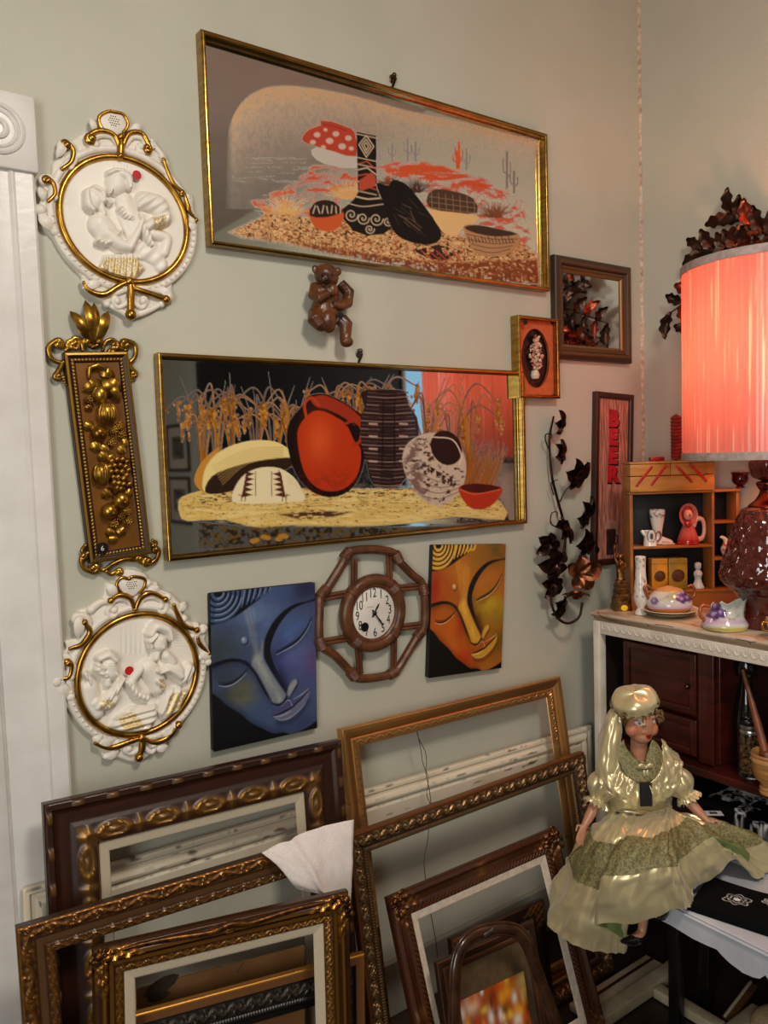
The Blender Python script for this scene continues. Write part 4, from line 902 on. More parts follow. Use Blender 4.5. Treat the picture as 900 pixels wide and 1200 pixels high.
def patB(u, v):
    return .0007*np.sin(u*.28)*band(u, 425, 545, 10)*band(v, 360, 495, 10)+.0008*np.sin(v*.5)*band(u, 680, 770, 10)*band(v, 400, 470, 8)+.0007*np.sin(v*.55)*band(u, 250, 420, 10)*band(v, 510, 560, 8)
leB = [((240, 420), (240, 310), .022), ((165, 570), (140, 500), .02), ((128, 630), (205, 690), .028), ((842, 520), (800, 470), .022), ((315, 905), (420, 880), .020), ((690, 830), (620, 880), .018), ((372, 175), (420, 225), .02), ((610, 185), (550, 215), .02), ((700, 300), (730, 255), .016), ((790, 360), (760, 400), .016), ((355, 970), (430, 935), .018), ((650, 915), (590, 930), .018)]
plaque('b', 'cream and gold oval plaque of a seated lady and kneeling man, lower one', Qb, iQb, [(245, 620), (775, 540), (490, 325), (540, 850)], outlB, wB, gB, capB, gildB, (475, 571), [(487, 235), (440, 215), (418, 175), (440, 145), (475, 150), (490, 140), (545, 150), (545, 185), (520, 215)], .004, leB, patB)
# small clip of dark wire hanging beside the lower plaque
# ------------------------------------------------------------------ tall gilt fruit panel
m_pbr = vmat('bronzed_gilding', rough=.38, bump=.12, bscale=180)
Qc = lambda x, y: (30+x/3.427, 330+y/3.427)
BRO = (112, 70, 22, .35); GOL = (172, 128, 46, .95); DKB = (58, 36, 14, .5)
A, B, C_, D = (wp(*Qc(*p), .02) for p in ((152, 282), (410, 280), (510, 1092), (262, 1135)))
Xp = nrm((B-A)+(C_-D)); Xp[1] = 0; Xp = nrm(Xp); Up = nrm(np.cross([0, -1., 0], Xp)); wP = (np.linalg.norm(B-A)+np.linalg.norm(C_-D))/2; hP = (np.linalg.norm(A-D)+np.linalg.norm(B-C_))/2
cP = (A+B+C_+D)/4; PP = cP-Xp*wP/2+Up*hP/2; PP[1] = 0
fp = thing('fruit_panel', 'tall narrow gilt wall panel with a carved garland of fruit', 'wall plaque', (cP[0], 0, D[2]))
def fc(side, s, t, L, dh): return mixc(DKB, GOL, np.clip(beads(s, t-.0165, .0075, .003)*1.2+band(t, .001, .007)*.8, 0, 1))
rails(fp, PP, Xp, Up, wP, hP, [(0, 0), (0, .017), (.002, .020), (.007, .021), (.011, .018), (.013, .0165), (.020, .0165), (.022, .013), (.024, .012)], m_pbr, orn=lambda side, s, t, L: .0022*beads(s, t-.0165, .0075, .003), colf=fc, ns=420, nt=30, ns_v=700)
build('panel_field', panel(PP, Xp, Up, wP, hP, .0125, th=.011, inset=.02, col=None), pmat('bronze_field', (134, 84, 24), (104, 62, 16), scale=10, rough=.42, metal=.35), fp)
def fq(x, y, off=.016): return wp(*Qc(x, y), off)
def blob(x, y, rx, ry, d=.016, rot=0.0):
    c = fq(x, y, .0135+d*.3); a = fq(x+rx, y, .014)-fq(x, y, .014); b = fq(x, y-ry, .014)-fq(x, y, .014)
    ca, sa = math.cos(rot), math.sin(rot); R = np.array([[ca, 0, sa], [0, -1, 0], [-sa, 0, ca]])
    return c, (np.linalg.norm(a), d, np.linalg.norm(b)), R
fruits = [('squash', 325, 530, 42, 46, .020), ('apple', 292, 610, 34, 34, .020), ('melon', 302, 772, 36, 46, .018), ('apple', 382, 878, 36, 36, .020), ('apple', 335, 922, 34, 34, .020), ('pear', 300, 452, 30, 38, .018)]
m_gfr = pmat('gilt_fruit', (190, 148, 58), (116, 78, 24), scale=34, rough=.3, metal=.9, bump=.15, bscale=120)
for nm, x, y, rx, ry, d in fruits:
    c, r, R = blob(x, y, rx, ry, d); mb = MB(); mb.ball(c, r, 20, 12, R)
    if nm in ('squash', 'melon'):
        for k in range(-3, 4):
            xx = k/3.6; mb.tube([c+R[0]*r[0]*xx*math.sin(t)+R[2]*r[2]*math.cos(t)-np.array([0, 1, 0])*r[1]*math.sqrt(max(0, 1-xx*xx*.95))*math.sin(t) for t in np.linspace(.25, PI-.25, 9)], .0016, 6)
    if nm == 'apple': mb.ball(c+np.array([.004, -r[1]*.98, -.004]), (.003, .002, .003), 8, 6)
    build(nm, mb, m_gfr, fp, smooth=60)
gb = MB()
for x, y in [(340, 720), (362, 712), (384, 712), (402, 722), (332, 742), (352, 738), (374, 736), (396, 742), (408, 756), (338, 762), (360, 760), (382, 762), (400, 776), (346, 784), (366, 784), (388, 790), (350, 806), (370, 808), (388, 812), (362, 828), (378, 830)]:
    c, r, R = blob(x, y, 13, 13, .010); gb.ball(c+np.array([0, -.006, 0]), r, 10, 8)
build('grape_bunch', gb, m_gfr, fp, smooth=60)
for x, y in [(375, 580), (345, 645), (386, 614), (352, 598), (404, 922), (352, 970), (410, 960), (380, 945), (335, 545), (250, 475)]:
    mb = MB(); c, r, R = blob(x, y, 17, 17, .010); mb.ball(c, r, 10, 8, R)
    for k in range(14):
        a = k*2.4; q = math.sqrt(k/14); mb.ball(c+np.array([r[0]*q*math.cos(a), -r[1]*math.sqrt(max(0, 1-q*q))-.001, r[2]*q*math.sin(a)]), .0024, 6, 5)
    build('berry', mb, m_gfr, fp, smooth=60)
for (b, t, w) in [((300, 395), (225, 440), 34), ((310, 390), (385, 440), 36), ((310, 380), (340, 470), 34), ((330, 400), (375, 490), 30), ((300, 400), (270, 480), 30), ((290, 360), (360, 380), 30), ((265, 560), (240, 600), 30), ((310, 650), (255, 670), 34), ((300, 690), (330, 650), 30), ((385, 650), (415, 640), 28), ((370, 690), (400, 660), 30), ((330, 680), (290, 720), 32), ((345, 830), (305, 870), 34), ((390, 840), (430, 860), 34), ((405, 800), (425, 830), 24), ((350, 985), (325, 1025), 28), ((365, 985), (400, 1020), 28), ((350, 1010), (350, 1058), 30), ((385, 960), (425, 960), 24), ((270, 490), (238, 520), 24), ((330, 690), (345, 720), 26)]:
    A_, B_ = fq(*b, .014), fq(*t, .014); build('leaf', MB().leaf(A_, B_, (0, -1, 0), abs(fq(w, 0)[0]-fq(0, 0)[0])*1.3, curl=.28, fold=-.10, thick=.004), m_gfr, fp, smooth=60)
build('ribbon_loop', MB().tube([fq(255, 385, .018), fq(258, 345, .024), fq(290, 335, .026), fq(322, 350, .024), fq(318, 372, .018)], [.004, .006, .006, .005, .003], 8, up=(0, -1, 0)), m_gfr, fp, smooth=60)
# crest: palmette and scrolls above, scrolls below
for (b, t, w) in [((270, 245), (240, 75), 38), ((268, 240), (180, 118), 40), ((275, 240), (332, 118), 40), ((262, 235), (205, 165), 34), ((280, 235), (322, 165), 34), ((270, 230), (275, 85), 30)]:
    A_, B_ = fq(*b, .012), fq(*t, .012); build('palmette_leaf', MB().leaf(A_, B_, (0, -1, 0), abs(fq(w, 0)[0]-fq(0, 0)[0])*1.3, curl=.2, fold=-.12, thick=.005), m_gfr, fp, smooth=60)
def fs(pts, r, turns, hand): build('scroll', scroll(MB(), pts, r, turns, hand, .012, Qc), m_gfr, fp, smooth=60)
fs([(150, 330), (105, 310), (92, 265), (120, 240)], [.005, .008, .0075, .005], .008, 1); fs([(412, 330), (440, 300), (440, 255), (405, 240)], [.005, .008, .0075, .005], .008, -1)
fs([(160, 275), (180, 262), (205, 270), (215, 245)], [.004, .006, .006, .004], .008, -1); fs([(230, 275), (225, 245), (200, 232), (175, 240)], [.004, .006, .006, .004], .008, -1); fs([(400, 275), (370, 265), (340, 275)], [.004, .006, .005], .006, -1); fs([(310, 275), (320, 245), (345, 232), (365, 245)], [.004, .006, .006, .004], .008, 1)
fs([(150, 325), (135, 355), (120, 375)], [.006, .006, .004], .006, -1); fs([(412, 325), (425, 350), (440, 365)], [.006, .006, .004], .006, 1)
fs([(270, 262), (255, 255), (240, 245)], [.006, .007, .005], .004, 1); fs([(275, 262), (290, 255), (300, 245)], [.006, .007, .005], .004, -1)
fs([(250, 1090), (225, 1110), (235, 1150), (270, 1165)], [.005, .008, .0075, .005], .008, -1); fs([(512, 1060), (535, 1080), (525, 1115), (495, 1135)], [.005, .008, .0075, .005], .008, 1); fs([(240, 1060), (228, 1080), (240, 1100)], [.005, .007, .004], .005, 1); fs([(510, 1040), (525, 1050), (515, 1075)], [.004, .006, .004], .005, -1)
fs([(280, 1140), (310, 1160), (350, 1135), (400, 1115), (440, 1115)], [.004, .008, .007, .007, .005], .008, -1); fs([(325, 1165), (345, 1175), (370, 1160)], [.005, .008, .005], .005, 1); fs([(500, 1120), (470, 1130), (450, 1118)], [.005, .007, .004], .006, 1)
for k in range(4):
    q = fq(152+k*3, 385+k*10, .01); build('bead_drop', MB().ball(q, .005-k*.0006, 8, 6), m_gfr, fp); q = fq(428-k*2, 378+k*10, .01); build('bead_drop', MB().ball(q, .005-k*.0006, 8, 6), m_gfr, fp)
s_ = fq(308, 1072, .0215); st_ = build('price_sticker', MB().lathe([(.0003, 0), (.0138, 0), (.0138, .0006), (.0003, .0008)], s_, 24, M=[[1, 0, 0], [0, 0, 1], [0, -1, 0]]), m_blk, fp)
build('price_mark', text_mb('6', .015, WALLM, s_+np.array([0, -.001, 0]), .0002), m_dial, st_)
# ------------------------------------------------------------------ carved bear
Qd = lambda x, y: (340+x/6.43, 290+y/6.43)
m_bear = pmat('carved_stained_wood', (104, 58, 26), (62, 32, 14), scale=26, rough=.33, bump=.5, bscale=90, bdist=.003)
bo = wp(*Qd(300, 400)); bear = thing('carved_bear', 'small carved brown wooden bear hanging under the upper long print', 'wall ornament', (bo[0], 0, bo[2]))
def bq(x, y, o): return wp(*Qd(x, y), o)
def sc(px): return px/6.43*.00223
mb = MB()
def bb(x, y, o, rx, ry, ro=None): mb.ball(bq(x, y, o), (sc(rx), sc(ro if ro else (rx+ry)/2.2), sc(ry)), 20, 14)
bb(275, 215, .036, 98, 88, 70); bb(270, 235, .062, 46, 40, 34); bb(190, 165, .03, 30, 32, 16); bb(362, 180, .03, 30, 32, 16)
bb(270, 350, .03, 108, 100, 80); bb(260, 480, .03, 112, 105, 80); bb(250, 330, .045, 70, 60, 50)
mb.tube([bq(190, 290, .03), bq(178, 360, .045), bq(215, 385, .058), bq(290, 345, .062)], [sc(42), sc(44), sc(38), sc(26)], 12); bb(325, 320, .062, 42, 44, 26)
mb.tube([bq(375, 270, .03), bq(440, 340, .035), bq(430, 420, .042), bq(380, 445, .05), bq(320, 425, .058)], [sc(42), sc(48), sc(44), sc(36), sc(24)], 12)
mb.tube([bq(190, 490, .035), bq(185, 545, .05), bq(230, 590, .055)], [sc(56), sc(56), sc(46)], 12); bb(290, 560, .055, 62, 82, 40); bb(230, 580, .052, 52, 52, 40)
mb.tube([bq(380, 540, .035), bq(420, 580, .042), bq(418, 660, .042), bq(412, 700, .044)], [sc(54), sc(54), sc(44), sc(42)], 12); bb(425, 710, .046, 54, 42, 46)
o = build('body', mb, m_bear, bear, smooth=80)
rm = o.modifiers.new('r', 'REMESH'); rm.mode = 'VOXEL'; rm.voxel_size = .0022; rm.use_smooth_shade = True; sm_ = o.modifiers.new('s', 'SMOOTH'); sm_.iterations = 3
mb = MB(); mb.ball(bq(280, 238, .0855), (sc(24), .005, sc(16)), 12, 8); mb.ball(bq(240, 205, .07), .003, 8, 6); mb.ball(bq(318, 205, .07), .003, 8, 6)
build('nose_and_eyes', mb, m_blk, bear)
q = bq(378, 512, .0675); build('price_sticker', MB().lathe([(.0003, 0), (.0095, 0), (.0095, .001), (.0003, .0014)], q, 20, M=[[1, 0, 0], [0, 0, 1], [0, -1, 0]]), m_blk, bear)
# ------------------------------------------------------------------ small gilt shadow box of shells
Qe = lambda x, y: (580+x/2.5, 280+y/2.5)
def box_corners(cs, off): return [wp(*Qe(*p), off) for p in cs]
t1, t2, t3, t4 = box_corners([(70, 217), (192, 240), (188, 472), (72, 460)], .035)
w_ = ((t2-t1)[0]+(t3-t4)[0])/2; h_ = ((t1-t4)[2]+(t2-t3)[2])/2; c_ = (t1+t2+t3+t4)/4; P_ = np.array([c_[0]-w_/2, -.001, c_[2]+h_/2])
sb = thing('shell_picture', 'small gilt shadow box with a black oval of shell flowers', 'framed picture', (c_[0], 0, P_[2]-h_))
rails(sb, P_, X0, Z0, w_, h_, [(0, 0), (0, .033), (.002, .035), (.008, .035), (.010, .033), (.011, .017)], m_brass, ns=4, nt=10)
m_mat = pmat('rust_mat_board', (196, 96, 52), (176, 80, 40), scale=60, rough=.7)
ox, oz = w_*.33, h_*.36; cc = np.array([c_[0], -.016, c_[2]])
th = np.linspace(0, 2*PI, 48, endpoint=False); G = np.zeros((48, 3, 3))
for i, a in enumerate(th):
    e = np.array([ox*math.cos(a), 0, oz*math.sin(a)]); k = min((w_/2-.009)/max(1e-6, abs(math.cos(a))), (h_/2-.009)/max(1e-6, abs(math.sin(a))))
    G[i, 0] = cc+np.array([math.cos(a)*k, 0, math.sin(a)*k]); G[i, 1] = cc+e; G[i, 2] = cc+e+np.array([0, .004, 0])
build('mat_board', MB().grid(G, cu=True), m_mat, sb, smooth=30)
build('oval_rim', MB().tube([cc+np.array([ox*math.cos(a), -.001, oz*math.sin(a)]) for a in th], .0016, 6, closed=True, up=(0, -1, 0)), m_nail, sb)
build('black_ground', MB().box((c_[0], -.008, c_[2]), (w_-.02, .002, h_-.02)), m_blk, sb)
sh = MB(); sh2 = MB(); R_ = random.Random(2)
for k in range(110):
    v = R_.random(); wv = .030*math.sin(PI*min(1, .12+v*.9))**.8; q = cc+np.array([R_.uniform(-wv, wv), R_.uniform(-.004, .006), -.025+v*.105-.012])
    a = R_.uniform(0, 6.28); d = np.array([math.cos(a), -.4, math.sin(a)]); sh.leaf(q, q+d*R_.uniform(.008, .014), (R_.uniform(-.5, .5), -1, R_.uniform(-.5, .5)), .008, nu=5, nv=3)
build('shell_flowers', sh, pmat('shell_pink', (226, 196, 172), (186, 128, 96), scale=50, rough=.4), sb, smooth=60)
build('shell_vase', MB().lathe([(.006, -.045), (.012, -.044), (.016, -.034), (.013, -.022), (.009, -.016)], (cc[0], cc[1]+.004, cc[2]-.020), 16), pmat('shell_white', (220, 200, 180), (190, 160, 130), scale=40, rough=.4), sb)
q = wp(*Qe(88, 243), .036); build('price_sticker', MB().lathe([(.0003, 0), (.0095, 0), (.0095, .001), (.0003, .0014)], q, 20, M=[[1, 0, 0], [0, 0, 1], [0, -1, 0]]), m_blk, sb)
# ------------------------------------------------------------------ square brown framed mirror near the corner
t1, t2, t3, t4 = box_corners([(180, 42), (406, 84), (404, 366), (184, 348)], .028)
w_ = ((t2-t1)[0]+(t3-t4)[0])/2; h_ = ((t1-t4)[2]+(t2-t3)[2])/2; c_ = (t1+t2+t3+t4)/4; P_ = np.array([c_[0]-w_/2, -.001, c_[2]+h_/2])
if P_[0]+w_ > XB-.012: P_[0] = XB-.012-w_
mr = thing('wall_mirror', 'square mirror in a dark brown beaded frame beside the corner', 'mirror', (P_[0]+w_/2, 0, P_[2]-h_))
m_bfr = vmat('brown_gilt_frame', rough=.4, bump=.1, bscale=150)
rails(mr, P_, X0, Z0, w_, h_, [(0, 0), (0, .018), (.003, .022), (.014, .027), (.020, .028), (.026, .026), (.030, .018), (.038, .016), (.044, .014), (.050, .008)], m_bfr, orn=lambda side, s, t, L: .0012*beads(s, t-.034, .006, .003)+.001*np.cos(2*PI*s/.008)*band(t, .015, .024, .002), colf=lambda side, s, t, L, dh: mixc((58, 34, 20, .1), (150, 108, 60, .6), np.clip(beads(s, t-.034, .006, .003)+band(t, .040, .050)*.7+.25*band(t, .014, .026), 0, 1)), ns=260, nt=28)
m_mir, nt_, b_ = _nt('silvered_glass'); _set(b_, Roughness=.01, Metallic=1.0, **{'Base Color': (.86, .86, .84)})
build('mirror_glass', panel(P_, X0, Z0, w_, h_, .007, inset=.045, th=.004), m_mir, mr)
build('backing', panel(P_, X0, Z0, w_, h_, .004, inset=.006, th=.003), m_back, mr)
# ------------------------------------------------------------------ tall beer sign
t1, t2, t3, t4 = box_corners([(286, 447), (394, 455), (414, 948), (303, 955)], .020)
c_ = (t1+t2+t3+t4)/4; Xs = nrm((t2-t1)+(t3-t4)); Xs[1] = 0; Xs = nrm(Xs); Us = nrm(np.cross([0, -1., 0], Xs)); w_ = (np.linalg.norm(t2-t1)+np.linalg.norm(t3-t4))/2; h_ = (np.linalg.norm(t1-t4)+np.linalg.norm(t2-t3))/2; P_ = c_-Xs*w_/2+Us*h_/2; P_[1] = -.001
sg = thing('beer_sign', 'tall narrow wooden sign with the word BEER painted down it', 'sign', (c_[0], 0, t4[2]))
m_dwood = pmat('dark_red_wood', (66, 28, 18), (40, 16, 10), scale=14, rough=.4, stretch=(6, 6, 1), bump=.3)
rails(sg, P_, Xs, Us, w_, h_, [(0, 0), (0, .018), (.003, .020), (.016, .020), (.019, .017), (.021, .009)], m_dwood, ns=8, nt=10)
m_pl = pmat('weathered_pink_board', (204, 132, 110), (120, 66, 54), scale=24, rough=.7, stretch=(9, 9, .6), bump=.4)
build('board', panel(P_, Xs, Us, w_, h_, .010, inset=.012, th=.007), m_pl, sg)
m_rl = pmat('red_letter_paint', (196, 24, 40), (160, 14, 28), scale=30, rough=.5); 
SM = np.array([Xs, Us, [0, -1, 0]])
for k, chh in enumerate('BEER'):
    cpos = P_+Xs*w_*.5-Us*(.090+k*.0640)+np.array([0, -.0105, 0])
    cu_ = text_mb(chh, .080, SM, cpos+np.array([.003, .0002, -.003]), .0003, sx=1.22, bold=.0062); lt = build('letter_shadow', cu_, m_blk, sg)
    build('letter', text_mb(chh, .074, SM, cpos+np.array([0, -.0008, 0]), .0004, sx=1.22, bold=.0046), m_rl, sg)
mg = MB(); cpos = P_+Xs*w_*.5-Us*(h_-.085)+np.array([0, -.0102, 0])
def mgp(pl, h): return mg.prism(pl, lambda a, b, hh: cpos+Xs*a+Us*b+np.array([0, -hh, 0]), 0, h)
mgp([(-.026, -.052), (.020, -.052), (.022, .038), (-.028, .038)], .0008)
build('painted_mug', mg, pmat('mug_paint', (70, 40, 36), (44, 24, 24), scale=30, rough=.6), sg)
fm = MB(); 
for dx in (-.024, -.010, .006, .020): fm.ball(cpos+Xs*dx+Us*(.048+.006*(abs(dx) < .012)), (.014, .0010, .018), 12, 6)
build('painted_foam', fm, pmat('foam_paint', (196, 150, 124), (160, 110, 90), scale=30, rough=.6), sg)
build('painted_handle', MB().tube([cpos+Xs*.018+Us*.018+np.array([0, -.001, 0]), cpos+Xs*.032+Us*.012+np.array([0, -.001, 0]), cpos+Xs*.032-Us*.012+np.array([0, -.001, 0]), cpos+Xs*.018-Us*.018+np.array([0, -.001, 0])], .003, 6, up=(0, -1, 0), flat=.3), m_dwood, sg)
mk = MB()
for dx in (-.012, -.003, .006): mk.box(cpos+Xs*dx+np.array([0, -.0010, 0]), (.004, .0012, .070), np.array([Xs, [0, 1, 0], Us]))
build('mug_ribs', mk, m_dwood, sg)
q = P_+Xs*.012-Us*(h_-.055)+np.array([0, -.0205, 0]); build('price_sticker', MB().lathe([(.0003, 0), (.0125, 0), (.0125, .0008), (.0003, .001)], q, 20, M=[[1, 0, 0], [0, 0, 1], [0, -1, 0]]), m_blk, sg)
# ------------------------------------------------------------------ metal ivy candle sconce
m_iron = pmat('dark_bronze_leaf', (58, 34, 26), (30, 16, 14), scale=40, rough=.28, metal=.75, bump=.2)
m_bz = pmat('bronze_highlight', (150, 96, 60), (90, 50, 34), scale=40, rough=.35, metal=.85)
ivo = wp(*Qe(195, 850)); iv = thing('leaf_sconce', 'dark metal ivy vine candle sconce left of the tall beer sign', 'wall ornament', (ivo[0], 0, ivo[2]))
def vq(x, y, o=.03): return wp(*Qe(x, y), o)
build('stem', MB().tube(catmull([vq(172, 520, .01), vq(160, 590, .02), vq(166, 690, .025), vq(185, 770, .03), (vq(205, 850, .03)), vq(200, 930, .03), vq(175, 1000, .03), vq(163, 1050, .035), vq(180, 1105, .05), vq(212, 1126, .07), vq(246, 1108, .085), vq(256, 1065, .09)], 6), [.003, .0045, .0045, .004, .0045, .004], 8), m_iron, iv, smooth=60)
def tendril(pts): build('tendril', MB().tube(catmull([vq(*p) for p in pts], 6), [.0025, .002, .0012], 6), m_iron, iv, smooth=60)
tendril([(160, 620, .02), (148, 590, .03), (150, 572, .036), (166, 574, .036), (162, 590, .034)]); tendril([(196, 850, .03), (165, 835, .04), (166, 805, .045), (182, 800, .045), (182, 815, .04)]); tendril([(190, 770, .03), (205, 740, .04), (222, 720, .045)]); tendril([(172, 750, .03), (165, 715, .036), (185, 705, .04)]); tendril([(205, 970, .03), (225, 950, .045), (245, 965, .05)])
def ivy(x, y, r, ang, o):
    c = vq(x, y, o); mb = MB(); s = r/2.5*.0026*1.55
    tl = nrm(np.array([math.sin(x*7.), -2.2, math.cos(y*5.)*.9]))
    ex = nrm(np.cross([0, 0, 1.], tl)); ez = np.cross(tl, ex)
    for a, L, wd in ((0, 1.0, .62), (1.05, .82, .52), (-1.05, .82, .52), (2.1, .6, .46), (-2.1, .6, .46)):
        d = ex*math.sin(ang+a)+ez*math.cos(ang+a); b = c-nrm(ex*math.sin(ang)+ez*math.cos(ang))*s*.15
        mb.leaf(b, b+d*s*L-tl*.0*s, tl, s*wd*1.25, curl=.16, fold=.22, nu=8, nv=5, thick=.0014)
        mb.tube([b+tl*.001, b+d*s*L*.5+tl*(.17*s*L), b+d*s*L*.95+tl*.03*s], [.0011, .001, .0006], 5)
    return mb
for i, (x, y, r, ang, o) in enumerate([(186, 542, 34, -.3, .035), (186, 628, 36, .4, .04), (232, 688, 48, .9, .05), (256, 805, 50, .5, .055), (196, 852, 40, 2.8, .05), (258, 888, 42, 2.2, .055), (155, 893, 36, -2.2, .045), (172, 948, 44, -1.6, .05), (252, 978, 52, 1.3, .06), (166, 1012, 36, -2.6, .045), (185, 1075, 36, 2.9, .05)]):
    build('ivy_leaf', ivy(x, y, r, ang, o), m_iron if i != 8 else m_bz, iv, smooth=60)
cq = vq(238, 1045, .085)
build('candle_cup', MB().lathe([(.0005, -.012), (.010, -.011), (.015, -.002), (.018, .012), (.019, .013), (.0165, .012), (.013, .0), (.0005, -.006)], cq, 20), m_bz, iv)
for k in range(6):
    a = k*PI/3; d = np.array([math.cos(a), math.sin(a), .12]); build('drip_leaf', MB().leaf(cq+d*.008+np.array([0, 0, -.008]), cq+d*.044+np.array([0, 0, -.006]), (0, 0, 1), .03, curl=.15, fold=.15), m_bz, iv, smooth=60)
# ------------------------------------------------------------------ white cabinet against the right wall
ZT = 1.08; XF = 2.047
m_dist = pmat('distressed_white', (222, 210, 196), (206, 192, 176), scale=16, rough=.5, bump=.25, bscale=50)
m_worn = pmat('worn_cream_top', (216, 196, 174), (178, 150, 122), scale=9, rough=.42, stretch=(6, 1, 1), bump=.2)
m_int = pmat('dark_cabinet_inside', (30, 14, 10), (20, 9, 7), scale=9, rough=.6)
m_mah = pmat('dark_mahogany', (74, 22, 14), (48, 13, 9), scale=7, rough=.3, stretch=(1, 1, 7), bump=.1)
m_crk = pmat('crack_line', (70, 50, 38), (50, 36, 28), rough=.9, bump=0)
cb = thing('display_cabinet', 'worn white painted open cabinet in the corner holding the hutch and lamp', 'cabinet', (2.26, -.68, 0))
Y0c, Y1c = -.107, -1.27
tp = MB(); prof = [(0, 0), (.004, 0), (.010, .004), (.012, .012), (.018, .016), (.020, .024), (.016, .030), (.004, .0325)]
# slab with a moulded edge on front and left side
G = []
for a, h in prof:
    G.append([(XB-.012, Y0c-.018+a, ZT-.0325+h), (XF+.018-a, Y0c-.018+a, ZT-.0325+h), (XF+.018-a, Y1c, ZT-.0325+h)])
tp.grid(np.array(G)); tp.box(((XF+.014+XB-.012)/2, (Y0c-.016+Y1c)/2, ZT-.0166), (XB-.026-XF, abs(Y1c-Y0c)-.017, .0328))
build('cabinet_top', tp, m_worn, cb, smooth=50)
ck_ = MB()
for pts in ([(700, 717), (706, 724), (714, 726.5), (722, 728)], [(757, 731), (760, 733.5)], [(768, 731.5), (780, 733), (789, 735)], [(862, 749), (872, 750.5), (880, 752.5), (886, 752)], [(876, 751), (880, 755)]):
    P_ = []
    for q in pts:
        w_ = onZ(q[0], q[1], ZT+.0002)
        if w_[0] < XF+.004: w_ = onX(q[0], q[1], XF-.0015)
        P_.append(w_)
    ck_.tube(P_, .0011, 5)
build('paint_crack', ck_, m_crk, cb)
ap = MB(); ap.bbox((XF+.012, (Y0c+Y1c)/2-.012, ZT-.052), (.014, abs(Y1c-Y0c)-.03, .042), .003)
yy = Y0c-.05
while yy > Y1c:
    ap.tube([(XF+.004, yy+.011*math.cos(t), ZT-.041-.016*math.sin(t)) for t in np.linspace(0, PI, 9)], .0022, 6)
    for k in (-.006, 0, .006): ap.tube([(XF+.004, yy+k, ZT-.040), (XF+.004, yy+k*1.2, ZT-.050)], .0014, 5)
    yy -= .025
build('carved_apron', ap, m_dist, cb, smooth=50)
for y in (Y0c-.018, Y1c+.02):
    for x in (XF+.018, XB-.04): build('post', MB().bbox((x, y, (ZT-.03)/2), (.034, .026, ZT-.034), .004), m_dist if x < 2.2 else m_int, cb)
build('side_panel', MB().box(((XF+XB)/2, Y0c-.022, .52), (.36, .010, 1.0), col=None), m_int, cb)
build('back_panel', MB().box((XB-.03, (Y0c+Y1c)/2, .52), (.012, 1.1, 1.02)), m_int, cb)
build('shelf', MB().bbox(((XF+XB)/2, (Y0c+Y1c)/2, .645), (XB-XF-.06, abs(Y1c-Y0c)-.07, .026), .004), m_mah, cb)
build('lower_shelf', MB().bbox(((XF+XB)/2+.01, (Y0c+Y1c)/2, .4915), (XB-XF-.05, abs(Y1c-Y0c)-.07, .016), .003), m_int, cb)
# dark cupboard on the shelf
fx = 2.115; ya, yb_ = -.165, -.505; z0, z1 = .6585, 1.005
cu = thing('dark_cupboard', 'dark mahogany cupboard with door and drawer inside the white cabinet', 'cupboard', ((fx+2.42)/2, (ya+yb_)/2, z0))
build('carcass', MB().bbox(((fx+2.42)/2+.01, (ya+yb_)/2, (z0+z1)/2), (2.42-fx-.02, ya-yb_, z1-z0), .004), m_mah, cu)
def cpan(name, y_a, y_b, za, zb):
    o = build(name, MB().bbox((fx+.004, (y_a+y_b)/2, (za+zb)/2), (.016, y_a-y_b, zb-za), .003), m_mah, cu)
    r = .022; fr_ = MB()
    for (c, s) in (((fx-.006, (y_a+y_b)/2, zb-r/2), (.008, y_a-y_b-2*r, r)), ((fx-.006, (y_a+y_b)/2, za+r/2), (.008, y_a-y_b-2*r, r)), ((fx-.006, y_a-r/2, (za+zb)/2), (.008, r, zb-za)), ((fx-.006, y_b+r/2, (za+zb)/2), (.008, r, zb-za))): fr_.bbox(c, s, .003)
    build('panel_frame', fr_, m_mah, o); return o
d1 = cpan('door', ya-.02, yb_+.06, .80, .985); build('door_knob', MB().ball((fx-.014, yb_+.085, .885), (.010, .008, .008), 12, 8), m_nail, d1)
d2 = cpan('drawer', ya-.02, yb_+.06, .675, .785); build('drawer_knob', MB().ball((fx-.014, (ya+yb_)/2+.02, .735), (.010, .008, .008), 12, 8), m_nail, d2)
build('stile', MB().bbox((fx-.004, yb_+.028, (z0+z1)/2), (.012, .05, z1-z0-.01), .003), m_mah, cu)
# jar, mortar and pestle, black bottle
m_gl = glassmat('clear_glass', (240, 245, 240))
m_ml = pmat('jar_lid_zinc', (190, 190, 188), (150, 150, 150), rough=.28, metal=1.0)
jc = onZ(876, 911, .6585); jr = .031; jx, jy = jc[0]+.012, jc[1]
ja = thing('glass_jar', 'lidded glass jar full of brown shells beside the wooden mortar', 'jar', (jx, jy, .6585))
build('glass', MB().lathe([(.0005, .001), (jr*.9, .001), (jr, .008), (jr, .115), (jr*.86, .130), (jr*.84, .136), (jr*.78, .136), (jr*.80, .130), (jr-.003, .114), (jr-.003, .010), (.0005, .006)], (jx, jy, .659), 28), m_gl, ja)
build('lid', MB().lathe([(jr*.93, .128), (jr*.95, .134), (jr*.90, .138), (jr*.95, .142), (jr*.93, .152), (jr*.7, .155), (.0005, .156)], (jx, jy, .659), 28), m_ml, ja)
cn = MB(); R_ = random.Random(4)
for k in range(150):
    a = R_.uniform(0, 6.28); q = (jr-.009)*math.sqrt(R_.random()); cn.ball((jx+q*math.cos(a), jy+q*math.sin(a), .672+R_.random()*.095), (R_.uniform(.004, .007), R_.uniform(.003, .006), R_.uniform(.003, .006)), 7, 5)
build('shells', cn, pmat('brown_shells', (170, 120, 70), (90, 54, 30), scale=120, rough=.35), ja, kind='stuff')
